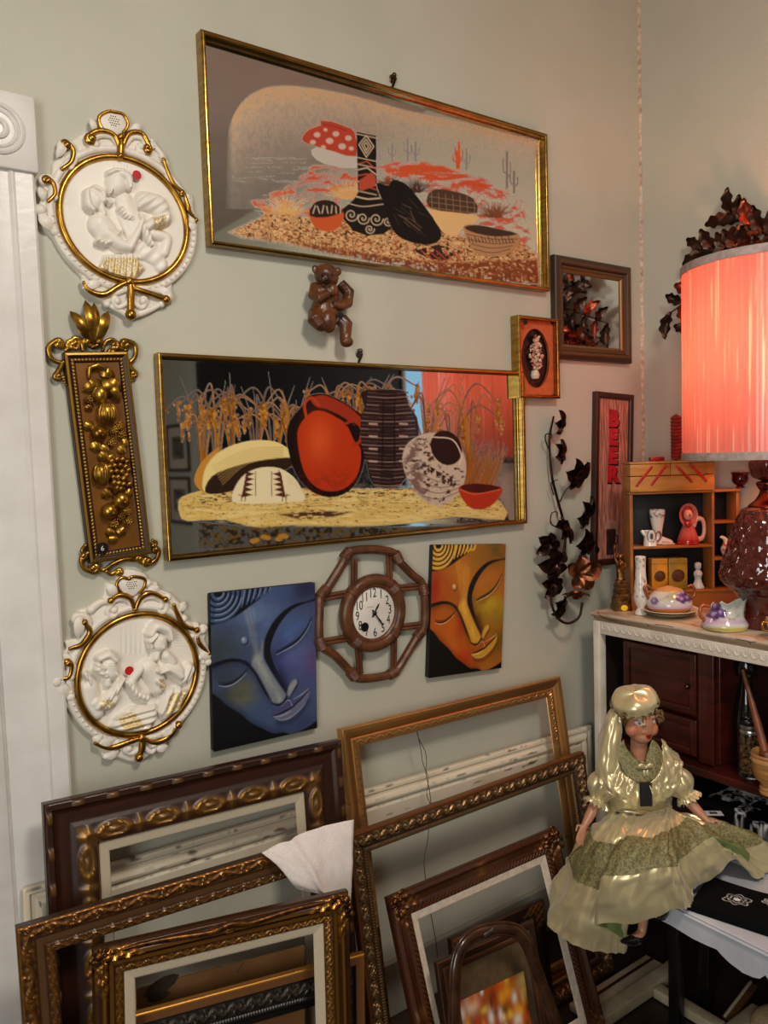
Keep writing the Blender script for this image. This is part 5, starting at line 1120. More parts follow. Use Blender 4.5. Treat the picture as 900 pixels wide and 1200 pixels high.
m_tw = pmat('turned_pale_wood', (190, 140, 84), (150, 100, 54), scale=12, rough=.38, stretch=(1, 1, 8))
mc = onZ(893, 933, .6585); mx, my = mc[0]+.035, mc[1]-.008
mo = thing('wooden_mortar', 'pale turned wooden mortar on the dark shelf', 'mortar', (mx, my, .6585))
build('bowl', MB().lathe([(.0005, 0), (.030, 0), (.032, .006), (.029, .011), (.031, .016), (.027, .022), (.030, .030), (.044, .045), (.050, .070), (.0505, .088), (.054, .093), (.053, .099), (.050, .103), (.053, .108), (.050, .113), (.046, .112), (.044, .08), (.030, .05), (.0005, .04)], (mx, my, .659), 36), m_tw, mo)
ps = thing('wooden_pestle', 'long brown wooden pestle leaning in the mortar', 'pestle', (mx, my, .71))
pb = np.array([mx, my, .709]); pt = onX(870.5, 785, mx+.06); pd = pt-pb
build('pestle', MB().tube([pb, pb+pd*.12, pb+pd*.2, pb+pd*.22, pb+pd*.5, pb+pd*.9, pt], [.017, .019, .018, .011, .010, .006, .005], 14), m_tw if False else pmat('pestle_wood', (128, 70, 36), (90, 46, 24), scale=20, rough=.4), ps)
bv = onX(880, 783, 2.25); 
tag(build('black_bottle', MB().lathe([(.0005, 0), (.030, 0), (.036, .02), (.038, .12), (.032, .18), (.022, .23), (.018, .26), (.018, .27), (.030, .275), (.034, .295), (.028, .315), (.010, .325), (.0005, .326)], (2.185, -.556, .659), 32), pmat('black_glaze', (10, 9, 9), (16, 12, 12), rough=.08), None, origin=(2.185, -.556, .659)), 'shiny black stoppered bottle in the dark behind the jar', 'bottle')
# ------------------------------------------------------------------ diagonal hutch shelf on the cabinet
FW = np.array([.809, -.588, 0.]); FB = np.array([.588, .809, 0.])       # along the hutch front / to its back
HO = np.array([2.135, -.196, ZT]); HZ = onY(738, 577, -.196)[2]-ZT; HWID = .35; HD = .080; tk = .010
m_hut = pmat('orange_varnished_wood', (176, 106, 42), (140, 78, 28), scale=10, rough=.35, stretch=(1, 1, 1), bump=.1)
hu = thing('hutch_shelf', 'small varnished wooden shelf of open compartments set across the corner', 'shelf', HO)
HR = np.array([FW, FB, [0, 0, 1.]])
def hp(x, d, z): return HO+FW*x+FB*d+np.array([0, 0, z])
def hbox(name, x0, x1, z0, z1, d0=0.0, d1=HD, mat=m_hut): build(name, MB().bbox(hp((x0+x1)/2, (d0+d1)/2, (z0+z1)/2), (x1-x0, d1-d0, z1-z0), .0015, HR), mat, hu)
def hx(px): # pixel column on the hutch front -> x along it
    q = onP(px, 620, HO, FB); return float((q-HO) @ FW)
def hz(py, px=790): return float(onP(px, py, HO, FB)[2]-ZT)
HB0 = hz(692); xdiv = hx(836); zmid = hz(641); zr1 = hz(612, 845); zr2 = hz(655, 845)
hbox('side', 0, tk, HB0-.008, HZ-.008); hbox('side', HWID-tk, HWID, HB0-.008, HZ-.008); hbox('top_board', -.003, HWID+.003, HZ-.008, HZ, -.004)
hbox('divider', xdiv-.004, xdiv+.004, HB0, HZ-.008); hbox('compartment_shelf', tk, xdiv-.004, zmid-.004, zmid+.004); hbox('compartment_shelf', xdiv+.004, HWID-tk, zr1-.004, zr1+.004); hbox('compartment_shelf', xdiv+.004, HWID-tk, zr2-.004, zr2+.004)
hbox('plinth', .004, HWID-.004, 0, HB0-.0082, .004); hbox('bottom_board', tk, HWID-tk, HB0-.008, HB0); hbox('back_board', tk, HWID-tk, HB0, HZ-.008, HD-.006, HD-.001, m_blk)
# ---- things on the hutch
m_wgl = vmat('painted_china', rough=.15)
def lathe_pts(prof, c, n=32, fr=None, sx=1.0, M=None):
    A = np.arange(n)*2*PI/n; G = np.zeros((len(prof), n, 3))
    for i, (r, z) in enumerate(prof):
        for k, a in enumerate(A):
            q = r*(fr(a, i) if fr else 1); G[i, k] = (q*math.cos(a)*sx, q*math.sin(a), z)
    if M is not None: G = G @ np.asarray(M)
    return G+np.array(c)
def dens(prof, n):
    P = np.array(prof, float); return [tuple(q) for q in catmull(P, n)]
def china(name, parent, prof, c, base, paint=None, n=40, fr=None, sx=1.0, M=None, mat=None):
    G = lathe_pts(prof, c, n, fr, sx, M); px, py = proj(G); a = Art(px, py); a.put(np.ones(px.shape), base)
    if paint: paint(a)
    mb = MB(); mb.grid(G, a.C, cv=True, flip=True); return build(name, mb, mat or m_wgl, parent, smooth=60)
CRM = (226, 216, 204)
def spots(R, n, x0, x1, y0, y1, cols, r0, r1):
    def f(a):
        for k in range(n): a.ell(R.uniform(x0, x1), R.uniform(y0, y1), R.uniform(r0, r1), R.uniform(r0, r1), R.choice(cols), fe=.8)
    return f
Qf = lambda x, y: (690+x/4.2857, 500+y/4.2857)
def hq(x, y, d): q = onP(*Qf(x, y), HO+FB*d, FB); return q
# sewing box on top
zt = HO[2]+HZ+.0005
m_sew = pmat('sewing_box_wood', (196, 132, 58), (168, 104, 40), scale=9, rough=.4, stretch=(1, 1, 5), bump=.1)
so = hp(.110, .035, 0); so[2] = zt
sx0, sx1 = -.004+hx(738)+.004, hx(836); sh_ = hz(537)-hz(573); 
SO = np.array([0, 0, 0]); sw = thing('sewing_box', 'folding wooden sewing box with red side struts on the hutch', 'sewing box', (so[0], so[1], zt))
def sbx(name, x0, x1, z0, z1, d0, d1, mat, b=.002): return build(name, MB().bbox(hp((x0+x1)/2, (d0+d1)/2, HZ+.0006+(z0+z1)/2), (x1-x0, d1-d0, z1-z0), b, HR), mat, sw)
hs = hz(540, 738)-hz(575, 738); hm = hs*.52
xm = hx(785)
sbx('lower_tray', sx0, sx1, 0, hm-.001, -.012, HD-.004, m_sew); sbx('upper_tray', sx0, xm-.0008, hm+.001, hs-.008, -.012, HD-.004, m_sew); sbx('upper_tray', xm+.0008, sx1, hm+.001, hs-.008, -.012, HD-.004, m_sew)
sbx('lid', sx0-.002, xm-.0008, hs-.007, hs, -.014, HD-.002, m_sew); sbx('lid', xm+.0008, sx1+.002, hs-.007, hs, -.014, HD-.002, m_sew)
m_rst = pmat('red_strut_paint', (196, 30, 24), (160, 20, 16), scale=30, rough=.35)
m_pin = pmat('steel_pin', (220, 215, 210), (180, 175, 170), rough=.3, metal=1.0)
def strut(p, q):
    A_ = onP(*Qf(*p), HO-FB*.0145, FB); B_ = onP(*Qf(*q), HO-FB*.0145, FB); d = nrm(B_-A_); s = np.cross(d, FB)
    o = build('strut', MB().bbox((A_+B_)/2, (np.linalg.norm(B_-A_)+.012, .0085, .004), .0018, np.array([d, s, FB])), m_rst, sw)
    for w_ in (A_, B_): build('pin', MB().ball(w_-FB*.0025, (.0020, .0020, .0014), 8, 6), m_pin, o)
strut((312, 206), (244, 292)); strut((385, 200), (320, 286)); strut((444, 202), (514, 272)); strut((514, 194), (588, 266))
rb = hp(hx(774), .03, HZ+hs+.0012); tag(build('red_case', MB().bbox(rb+np.array([0, 0, .007]), (.046, .022, .013), .003, HR), pmat('red_leatherette', (170, 24, 22), (120, 14, 14), scale=40, rough=.3), None, origin=rb), 'small flat red case lying on top of the sewing box', 'case')
# red ribbed candle stack behind the shade
rc = hp(hx(800), .052, 0); rc[2] = HO[2]+HZ+hs+.001
rp_ = [(.0005, 0)]+[(.0165*(1+.10*math.cos(k*PI)), .004+k*.0055) for k in range(26)]+[(.0005, .150)]
tag(build('ribbed_red_candle', MB().lathe(rp_, rc, 24), pmat('red_wax', (140, 36, 30), (100, 22, 20), scale=30, rough=.45), None, origin=rc), 'ribbed dark red candle standing behind the lamp shade on the sewing box', 'candle')
# ruby glass cup on the hutch top
m_ruby = glassmat('ruby_glass', (190, 20, 24), rough=.05)
gc = hp(hx(873), .035, HZ+.0008)
rg = [(.0005, 0), (.012, 0), (.014, .004), (.008, .007), (.016, .012), (.024, .022), (.025, .034), (.024, .038), (.027, .048), (.028, .050), (.026, .050), (.022, .038), (.022, .024), (.012, .014), (.0005, .013)]
tag(build('ruby_glass_cup', MB().lathe(dens(rg, 3), gc, 36, fr=lambda a, i: 1+.03*math.cos(12*a)), m_ruby, None, origin=gc, smooth=60), 'small ruby glass cup on the hutch top beside the lamp neck', 'cup')
# ---- in the compartments
zc = HO[2]+zmid+.0045
b0 = hq(345, 590, .045); b0[2] = zc
bt = thing('china_boot', 'white china boot vase with flowers, in the upper left compartment', 'vase', b0); bt.scale = (1.22, 1.22, 1.0)
R_ = random.Random(8); flo = [(150, 90, 80), (90, 80, 60), (190, 120, 100), (70, 70, 50)]
hb_ = .112
def boot(a): spots(R_, 26, *sorted((Qf(305, 0)[0], Qf(380, 0)[0])), Qf(0, 395)[1], Qf(0, 455)[1], flo, .6, 1.5)(a)
G = lathe_pts(dens([(.0005, .001), (.012, .001), (.014, .010), (.012, .025), (.0125, .045), (.017, .075), (.0195, .095), (.020, hb_), (.018, hb_), (.016, .09)], 4), b0, 28)
px, py = proj(G); a = Art(px, py); a.put(np.ones(px.shape), CRM); boot(a); mb = MB(); mb.grid(G, a.C, cv=True, flip=True)
mb.tube([b0+FW*.002+np.array([0, 0, .016]), b0+FW*.014+np.array([0, 0, .013]), b0+FW*.028+np.array([0, 0, .010]), b0+FW*.040+np.array([0, 0, .0065])], [.014, .012, .008, .004], 12, col=lin(CRM))
mb.bbox(b0+FW*.020+np.array([0, 0, .0018]), (.048, .018, .0035), .0015, HR, col=lin(CRM)); mb.bbox(b0-FW*.008+np.array([0, 0, .004]), (.010, .016, .008), .0015, HR, col=lin(CRM))
build('boot', mb, m_wgl, bt, smooth=60)
pc = hq(308, 594, .016); pc[2] = zc
pi_ = thing('cameo_pitcher', 'small white pitcher with an oval cameo in front of the boot', 'pitcher', pc)
def cam_(a):
    a.ell(*Qf(315, 548), 5.4, 8.2, (40, 36, 36)); a.ell(*Qf(315, 548), 4.2, 6.8, (228, 220, 208)); a.ell(*Qf(316, 545), 1.8, 2.4, (60, 56, 56)); a.ell(*Qf(314, 556), 2.6, 3.2, (70, 64, 64))
china('body', pi_, dens([(.0005, 0), (.019, 0), (.021, .003), (.0195, .02), (.0185, .035), (.021, .046), (.0215, .049), (.0195, .048), (.0165, .035), (.0005, .01)], 4), pc, CRM, cam_, 44)
build('spout', MB().tube([pc-FW*.015+np.array([0, 0, .038]), pc-FW*.022+np.array([0, 0, .044]), pc-FW*.028+np.array([0, 0, .050])], [.009, .007, .004], 10, col=lin(CRM)), m_wgl, pi_, smooth=60)
build('handle', MB().tube(catmull([pc+FW*.018+np.array([0, 0, .040]), pc+FW*.030+np.array([0, 0, .044]), pc+FW*.035+np.array([0, 0, .030]), pc+FW*.028+np.array([0, 0, .016]), pc+FW*.018+np.array([0, 0, .014])], 5), .0032, 8, col=lin((120, 100, 90))), m_wgl, pi_, smooth=60)
# bonnet girl pitcher, rose red
PNK = (206, 120, 106); DRD = (150, 22, 20)
gq = hq(499, 592, .036); gq[2] = zc
gp = thing('bonnet_girl_pitcher', 'rose red china pitcher shaped as a girl in a bonnet', 'pitcher', gq); gp.scale = (1.05, 1.05, 1.32)
def rosy(a): a.put(np.exp(-((a.Y-Qf(0, 585)[1])/5)**2), (170, 20, 16)); a.put(np.exp(-((a.X-Qf(500, 0)[0])/6)**2-((a.Y-Qf(0, 500)[1])/10)**2)*.8, (160, 30, 26))
china('dress', gp, dens([(.0005, 0), (.031, 0), (.032, .006), (.030, .014), (.022, .034), (.014, .050), (.012, .058), (.0005, .06)], 4), gq, (200, 96, 84), rosy, 40)
hd = gq+np.array([0, 0, .072])-FB*.004-FW*.003
build('head', MB().ball(hd-FB*.006, .0135, 20, 14, col=lin((214, 150, 128))).ball(hd-FB*.0195, (.003, .003, .004), 8, 6, col=lin((180, 60, 50))), m_wgl, gp, smooth=80)
bn = MB(); bn.lathe([(.012, .010), (.020, .004), (.026, -.004), (.0285, -.009), (.026, -.008), (.018, .002), (.010, .010)], hd, 32, M=[FW, [0, 0, 1.], FB], col=lin((190, 104, 90))); bn.ball(hd+FB*.006+np.array([0, 0, .006]), (.019, .014, .020), 20, 12, HR, col=lin((150, 30, 28)))
build('bonnet', bn, m_wgl, gp, smooth=60)
build('arm', MB().tube(catmull([hd+FW*.012+np.array([0, 0, -.022]), hd-FW*.002-FB*.014+np.array([0, 0, -.026]), hd-FW*.012-FB*.006+np.array([0, 0, -.018])], 4), .0045, 8, col=lin(DRD)), m_wgl, gp, smooth=60)
build('loop_handle', MB().tube(catmull([gq+FW*.018+np.array([0, 0, .042]), gq+FW*.026+np.array([0, 0, .060]), gq+FW*.044+np.array([0, 0, .058]), gq+FW*.050+np.array([0, 0, .036]), gq+FW*.044+np.array([0, 0, .014]), gq+FW*.026+np.array([0, 0, .010])], 6), [.006, .0065, .006, .006, .0065, .007], 10, col=lin((206, 160, 140))), m_wgl, gp, smooth=60)
# two ochre tins and a glass figurine below
def tin(xa, xb, label, col):
    a_ = hq(xa, 640, .030); b_ = hq(xb, 640, .030); c_ = (a_+b_)/2; wdt = float((b_-a_) @ FW); zb = HO[2]+HB0+.0005; ht = hz(655)-HB0
    T = thing('ochre_tin', label, 'tin', (c_[0], c_[1], zb)); mm = pmat('ochre_tin_paint', col, tuple(int(x*.75) for x in col), scale=20, rough=.4)
    c_[2] = zb+ht/2; build('box', MB().bbox(c_, (wdt, .04, ht), .003, HR), mm, T)
    build('ridge', MB().bbox(c_+np.array([0, 0, ht*.36])-FB*.0205, (wdt*.98, .002, .003), .0008, HR), mm, T)
    build('round_emblem', MB().lathe([(.0003, 0), (wdt*.34, 0), (wdt*.34, .0015), (wdt*.26, .002), (wdt*.25, .001), (.0003, .003)], c_-FB*.0205-np.array([0, 0, ht*.05]), 28, M=[FW, [0, 0, 1.], -FB]), pmat('emblem_brown', (90, 48, 18), (60, 30, 12), scale=80, rough=.4), T)
tin(305, 386, 'ochre tin with a round brown emblem, nearer the white vase', (200, 132, 30)); tin(390, 484, 'olive ochre tin with a round brown emblem, nearer the glass figurine', (160, 122, 30))
fq_ = hq(548, 770, .028); fq_[2] = HO[2]+HB0+.0005; fg = thing('glass_figurine', 'small frosted white glass figurine in the lower left compartment', 'figurine', fq_)
m_fro, nt_, b_ = _nt('frosted_glass'); _set(b_, Roughness=.22, **{'Base Color': lin((226, 222, 216)), 'Transmission Weight': .35, 'Subsurface Weight': .0})
build('figure', MB().lathe(dens([(.0005, 0), (.017, 0), (.018, .006), (.013, .018), (.010, .030), (.012, .040), (.0135, .048), (.010, .056), (.006, .060), (.009, .066), (.0105, .074), (.009, .082), (.0005, .086)], 4), fq_, 24, fr=lambda a, i: 1+.05*math.cos(5*a)), m_fro, fg, smooth=80)
build('arms', MB().tube(catmull([fq_+FW*.012+np.array([0, 0, .050]), fq_-FB*.014+np.array([0, 0, .044]), fq_-FW*.012+np.array([0, 0, .050])], 5), .003, 8), m_fro, fg, smooth=80)
# flowered ewer in the right compartment
eq = hq(697, 655, .022); eq[2] = HO[2]+zr2+.0045
ew = thing('flowered_ewer', 'small white ewer with red flowers in the right hand compartments', 'pitcher', eq)
def rflo(a): spots(random.Random(3), 34, Qf(662, 0)[0], Qf(735, 0)[0], Qf(0, 555)[1], Qf(0, 620)[1], [(176, 40, 40), (200, 70, 60), (90, 90, 50), (220, 150, 120)], .9, 2.0)(a)
china('body', ew, dens([(.0005, 0), (.012, 0), (.013, .003), (.019, .014), (.021, .026), (.017, .040), (.011, .047), (.0105, .050), (.008, .048)], 4), eq, CRM, rflo, 40)
build('spout', MB().tube(catmull([eq+np.array([0, 0, .044])-FW*.003, eq+np.array([0, 0, .056])-FW*.008, eq+np.array([0, 0, .063])-FW*.018, eq+np.array([0, 0, .062])-FW*.024], 4), [.010, .007, .005, .003], 10, col=lin(CRM)), m_wgl, ew, smooth=60)
build('handle', MB().tube(catmull([eq+np.array([0, 0, .046])+FW*.008, eq+np.array([0, 0, .052])+FW*.02, eq+np.array([0, 0, .034])+FW*.028, eq+np.array([0, 0, .016])+FW*.020], 5), .003, 8, col=lin(CRM)), m_wgl, ew, smooth=60)
# ------------------------------------------------------------------ things along the cabinet top
def topq(x, y): q = onZ(*Qf(x, y), ZT); q[2] = ZT+.0006; return q
# statue
st0 = topq(172, 926)+FB*.022; st0[2] = ZT+.0006
m_stat = pmat('antique_gold_cast', (158, 110, 56), (84, 52, 24), scale=60, rough=.3, metal=.85, bump=.4, bscale=160)
stt = thing('liberty_statuette', 'gold cast statuette of a robed woman holding a torch up on a pedestal', 'statuette', st0); stt.scale = (1.12, 1.12, 1.12)
SS = .46/1000*1.05   # metres per crop pixel of height at that distance
def sp(x, z): return st0+FW*((x-168)*.00053)+np.array([0, 0, z])
Hs = .172; mb = MB()
R45 = np.array([[FW[0], FW[1], 0], [FB[0], FB[1], 0], [0, 0, 1.]])
def tier(w0, w1, z0, z1, mb):
    V = []
    for w_, z in ((w0, z0), (w1, z1)):
        for sx_, sy_ in ((-1, -1), (1, -1), (1, 1), (-1, 1)): V.append(st0+FW*sx_*w_/2+FB*sy_*w_/2+np.array([0, 0, z]))
    mb.add(V, [(0, 1, 5, 4), (1, 2, 6, 5), (2, 3, 7, 6), (3, 0, 4, 7), (4, 5, 6, 7), (3, 2, 1, 0)])
for z0_, z1_, w0, w1 in ((0, .008, .050, .050), (.008, .016, .047, .045), (.016, .030, .043, .040), (.030, .034, .043, .042), (.034, .050, .038, .034), (.050, .054, .037, .037), (.054, .068, .032, .029), (.068, .072, .033, .033), (.072, .082, .028, .025), (.082, .086, .028, .026)): tier(w0, w1, z0_, z1_, mb)
for k in range(-2, 3):
    for z in (.023, .042, .061): mb.bbox(st0+FW*k*.0065-FB*(.0205-(z-.02)*.11)+np.array([0, 0, z]), (.0032, .003, .009), .001, HR)
build('pedestal', mb, m_stat, stt, smooth=30)
mb = MB(); f0 = st0+np.array([0, 0, .086])
mb.lathe(dens([(.0005, 0), (.0115, 0), (.0115, .006), (.0105, .022), (.0115, .036), (.0125, .046), (.010, .054), (.005, .058), (.0045, .061), (.006, .066), (.0058, .071), (.003, .075), (.0005, .076)], 3), f0, 24, fr=lambda a, i: 1+.10*math.cos(7*a+i*.3)*(i < 20))
mb.tube([f0+FW*-.009+np.array([0, 0, .051]), f0-FW*.015+np.array([0, 0, .063]), f0-FW*.0165+np.array([0, 0, .082])], [.0045, .0035, .003], 8)
mb.tube([f0+FW*.010+np.array([0, 0, .050]), f0+FW*.015+np.array([0, 0, .040]), f0+FW*.010-FB*.009+np.array([0, 0, .036])], [.0045, .004, .0035], 8); mb.bbox(f0+FW*.013-FB*.009+np.array([0, 0, .042]), (.006, .004, .015), .001, HR)
build('figure', mb, m_stat, stt, smooth=60)
tr = MB(); tr.lathe([(.0015, 0), (.0022, .004), (.005, .008), (.005, .010), (.003, .011), (.004, .014), (.0025, .020), (.0004, .024)], f0-FW*.0165+np.array([0, 0, .081]), 12); build('torch', tr, m_stat, stt, smooth=60)
cw = MB()
for k in range(7):
    a = PI*k/6; d = FW*math.cos(a)+np.array([0, 0, 1])*math.sin(a); c_ = f0+np.array([0, 0, .071]); cw.tube([c_+d*.004, c_+d*.013], [.0014, .0004], 6)
build('crown', cw, m_stat, stt)
build('price_sticker', MB().ball(st0-FB*.0262+np.array([0, 0, .0095])+FW*.002, (.010, .0008, .0085), 16, 8, HR), pmat('yellow_sticker', (240, 206, 40), (226, 190, 30), rough=.5, bump=0), stt)
# white speckled bud vase
vb = topq(262, 945); vb[2] = ZT+.0006; vh = .182
def spk(a): spots(random.Random(6), 70, Qf(222, 0)[0], Qf(300, 0)[0], Qf(0, 610)[1], Qf(0, 860)[1], [(110, 100, 92), (150, 130, 110), (70, 66, 64), (190, 150, 130)], .4, 1.3)(a)
vs = thing('speckled_bud_vase', 'tall white speckled bud vase between the statuette and the hutch', 'vase', vb)
china('body', vs, dens([(.0005, 0), (.0165, 0), (.0185, .006), (.014, .016), (.011, .022), (.016, .032), (.0205, .046), (.0215, .060), (.0195, .090), (.0165, .125), (.0155, .155), (.0165, vh-.002), (.0155, vh), (.0135, vh-.003), (.0125, .13), (.0005, .1)], 4), vb, (216, 206, 196), spk, 36)
# grape sugar bowl on two stacked plates
pc_ = topq(428, 962)+FB*.040; pc_[2] = ZT+.0006
def gold_rim(G, r): pass
def plate(label, z, r, rim, gr):
    T = thing('china_plate', label, 'plate', (pc_[0], pc_[1], z), 'stacked plates under the sugar bowl')
    n = 56; pr_ = dens([(.0005, .002), (r*.55, .002), (r*.62, .003), (r*.98, .012), (r, .0135), (r*.985, .0150), (r*.62, .0065), (r*.5, .005), (.0005, .005)], 3)
    G = lathe_pts(pr_, (pc_[0], pc_[1], z), n); C = np.zeros(G.shape[:2]+(4,)); C[:] = (*lin(rim), 0)
    for i, (r_, z_) in enumerate(pr_):
        if r_ > r*.93: C[i] = (*lin(gr), .0)
    mb = MB(); mb.grid(G, C, cv=True, flip=True); build('plate', mb, m_wgl, T, smooth=60); return z
plate('lower china plate of the stack, pale green underside', ZT+.0006, .076, (176, 178, 150), (150, 140, 100)); plate('upper china plate with a cream rim, directly under the grape sugar bowl', ZT+.0090, .084, (206, 170, 150), (236, 222, 190))
sb_ = np.array([pc_[0], pc_[1], ZT+.0190])
su = thing('grape_sugar_bowl', 'lidded china sugar bowl painted with purple grapes, on the plates', 'sugar bowl', sb_)
def grapes(cx, cy, s, a, R):
    for dx, dy in ((-1, 0), (.9, .1), (0, -1), (-.2, .4)):
        a.ell(cx+dx*s, cy+dy*s, s*.78, s*.78, (92, 60, 118)); a.soft(cx+dx*s-.3*s, cy+dy*s-.25*s, s*.3, s*.3, (200, 180, 214), .9); a.soft(cx+dx*s+.25*s, cy+dy*s+.3*s, s*.35, s*.35, (60, 34, 84), .7)
def sug(a):
    a.put(np.clip((a.Y-Qf(0, 885)[1])/4, 0, 1)*.8, (196, 172, 196)); a.put(np.clip((a.Y-Qf(0, 912)[1])/2, 0, 1), (190, 120, 60))
    for x, y, r in ((415, 855, 8), (540, 850, 9), (440, 845, 7), (510, 838, 7)): a.soft(*Qf(x, y), r, r*.9, (150, 156, 120), .75)
    grapes(*Qf(478, 860), 5.6, a, None); a.ell(*Qf(330, 876), 4.6, 4.4, (112, 76, 130)); a.soft(*Qf(326, 873), 2, 2, (200, 176, 210), .8)
    a.line([Qf(340, 880), Qf(370, 866), Qf(400, 850)], .8, (110, 100, 70))
china('bowl', su, dens([(.0005, 0), (.052, 0), (.060, .003), (.067, .014), (.068, .023), (.062, .040), (.050, .053), (.042, .059), (.040, .061), (.036, .059), (.0005, .05)], 4), sb_, (206, 200, 190), sug, 72)
def lidp(a): a.put(np.ones(a.X.shape)*.0, CRM); a.soft(*Qf(420, 768), 12, 5, (220, 110, 20), 1.0); a.soft(*Qf(440, 772), 9, 4, (226, 170, 80), .8)
china('lid', su, dens([(.040, .061), (.038, .064), (.028, .068), (.014, .072), (.008, .074), (.0005, .075)], 4), sb_, (206, 150, 96), lidp, 48)
for sg in (-1, 1):
    b_ = sb_+FW*sg*.056+np.array([0, 0, .025])
    hh = MB(); hh.tube(catmull([b_, b_+FW*sg*.018+np.array([0, 0, .012]), b_+FW*sg*.024+np.array([0, 0, .030]), b_+FW*sg*.014+np.array([0, 0, .048]), b_+FW*sg*.002+np.array([0, 0, .044])] if sg > 0 else [b_, b_+FW*sg*.012+np.array([0, 0, .022]), b_+FW*sg*.020+np.array([0, 0, .046]), b_+FW*sg*.008+np.array([0, 0, .050]), b_+FW*sg*-.006+np.array([0, 0, .036])], 5), [.0045, .005, .005, .0045, .004], 8, col=(*lin((150, 84, 50)), .3))
    build('handle', hh, m_wgl, su, smooth=60)
# creamer with grapes
cr_ = topq(700, 1020)+FB*.022; cr_[2] = ZT+.0006
cm = thing('grape_creamer', 'china creamer with a long spout painted with purple grapes', 'creamer', cr_)
def crm(a):
    a.soft(*Qf(700, 900), 26, 20, (172, 178, 170), .7); a.soft(*Qf(600, 960), 14, 10, (190, 160, 190), .6); a.put(np.clip((a.Y-Qf(0, 1002)[1])/3, 0, 1), (196, 180, 96)); a.put(np.exp(-((a.Y-Qf(0, 982)[1])/2.4)**2)*.8, (190, 150, 190))
    grapes(*Qf(640, 935), 7.4, a, None); a.ell(*Qf(802, 958), 4.4, 5.2, (140, 96, 150)); a.soft(*Qf(800, 955), 2, 2, (210, 190, 214), .8)
    a.line([Qf(680, 950), Qf(720, 970), Qf(760, 940)], .9, (120, 110, 80)); a.soft(*Qf(735, 900), 9, 6, (150, 160, 140), .5)
pr_ = dens([(.0005, 0), (.054, 0), (.060, .004), (.062, .012), (.058, .022), (.047, .040), (.039, .054), (.037, .062), (.038, .066), (.035, .064), (.034, .05), (.0005, .03)], 4)
G = lathe_pts(pr_, cr_, 72)
for i in range(G.shape[0]):
    for k in range(G.shape[1]):
        v = G[i, k]-cr_; r = math.hypot(v[0], v[1]); x = float(v @ FW)/max(r, 1e-6)
        if v[2] > .035:
            t = (v[2]-.035)/.031; f = max(0, x)**5*t; G[i, k] += FW*.030*f+np.array([0, 0, .020*f]); f2 = max(0, -x)**4*t; G[i, k] += np.array([0, 0, -.004*f2]) + np.array([0, 0, .004*math.sin(x*9)*t])
px, py = proj(G); a = Art(px, py); a.put(np.ones(px.shape), (208, 204, 196)); crm(a); mb = MB(); mb.grid(G, a.C, cv=True, flip=True); build('body', mb, m_wgl, cm, smooth=60)
build('handle', MB().tube(catmull([cr_-FW*.052+np.array([0, 0, .018]), cr_-FW*.070+np.array([0, 0, .040]), cr_-FW*.066+np.array([0, 0, .066]), cr_-FW*.044+np.array([0, 0, .064])], 5), [.005, .0055, .005, .0045], 8, col=(*lin((176, 92, 56)), .2)), m_wgl, cm, smooth=60)
# cup at the right edge
cp_ = onZ(919, 752, ZT)+FB*.01; cp_[2] = ZT+.0006
cu2 = thing('gold_rimmed_cup', 'white paneled cup with a gold rim at the right edge of the photo', 'cup', cp_)
China = [(.0005, 0), (.024, 0), (.026, .004), (.022, .008), (.030, .022), (.038, .046), (.0405, .056), (.0375, .055), (.030, .024), (.0005, .014)]
G = lathe_pts(dens(China, 4), cp_, 48, fr=lambda a, i: 1+.03*abs(math.cos(4*a))); C = np.zeros(G.shape[:2]+(4,)); C[:] = (*lin((220, 212, 204)), 0)
for i, (r, z) in enumerate(dens(China, 4)):
    if z > .0515: C[i] = (*lin((200, 150, 60)), .8)
mb = MB(); mb.grid(G, C, cv=True, flip=True); build('body', mb, m_wgl, cu2, smooth=60)
build('handle', MB().tube(catmull([cp_-FW*.036+np.array([0, 0, .048]), cp_-FW*.052+np.array([0, 0, .050]), cp_-FW*.050+np.array([0, 0, .030]), cp_-FW*.033+np.array([0, 0, .026])], 5), .003, 8, col=(*lin((200, 150, 60)), .8)), m_wgl, cu2, smooth=60)
# ------------------------------------------------------------------ lamp
LX, LY = 2.228, -.60
lp = thing('table_lamp', 'table lamp with a tall pink drum shade and quilted ruby glass base', 'lamp', (LX, LY, ZT))
m_amb, nt_, b_ = _nt('quilted_ruby_glass'); _set(b_, Roughness=.10, IOR=1.5, **{'Base Color': lin((74, 20, 12)), 'Transmission Weight': .0, 'Coat Weight': .7, 'Coat Roughness': .05})
zl = ZT+.001
def quilt(a, i):
    z = bp_[i][1]; 
    return 1+(.075*min(abs(math.sin(7*a+z*52)), abs(math.sin(7*a-z*52)))**.6-.02 if .10 < z < .335 else 0)
bp_ = dens([(.0005, 0), (.086, 0), (.090, .008), (.080, .022), (.074, .040), (.082, .075), (.104, .105), (.122, .125), (.128, .145), (.122, .175), (.108, .225), (.088, .290), (.072, .328), (.064, .338), (.050, .342)], 7)
build('glass_base', MB().lathe(bp_, (LX, LY, zl), 112, fr=quilt), m_amb, lp, smooth=180)
m_lmt = pmat('bronzed_lamp_metal', (120, 60, 44), (80, 36, 26), scale=30, rough=.25, metal=.9)
build('collar', MB().lathe(dens([(.054, .338), (.052, .346), (.036, .360), (.026, .376), (.023, .388), (.026, .391), (.033, .405), (.030, .412), (.016, .415)], 4), (LX, LY, zl), 48, fr=lambda a, i: 1+.035*math.cos(20*a)), m_lmt, lp, smooth=60)
build('ribbed_knop', MB().lathe(dens([(.016, .414), (.040, .425), (.050, .450), (.050, .475), (.042, .500), (.022, .515), (.014, .520)], 5), (LX, LY, zl), 96, fr=lambda a, i: 1+.055*abs(math.cos(9*a))), m_amb, lp, smooth=180)
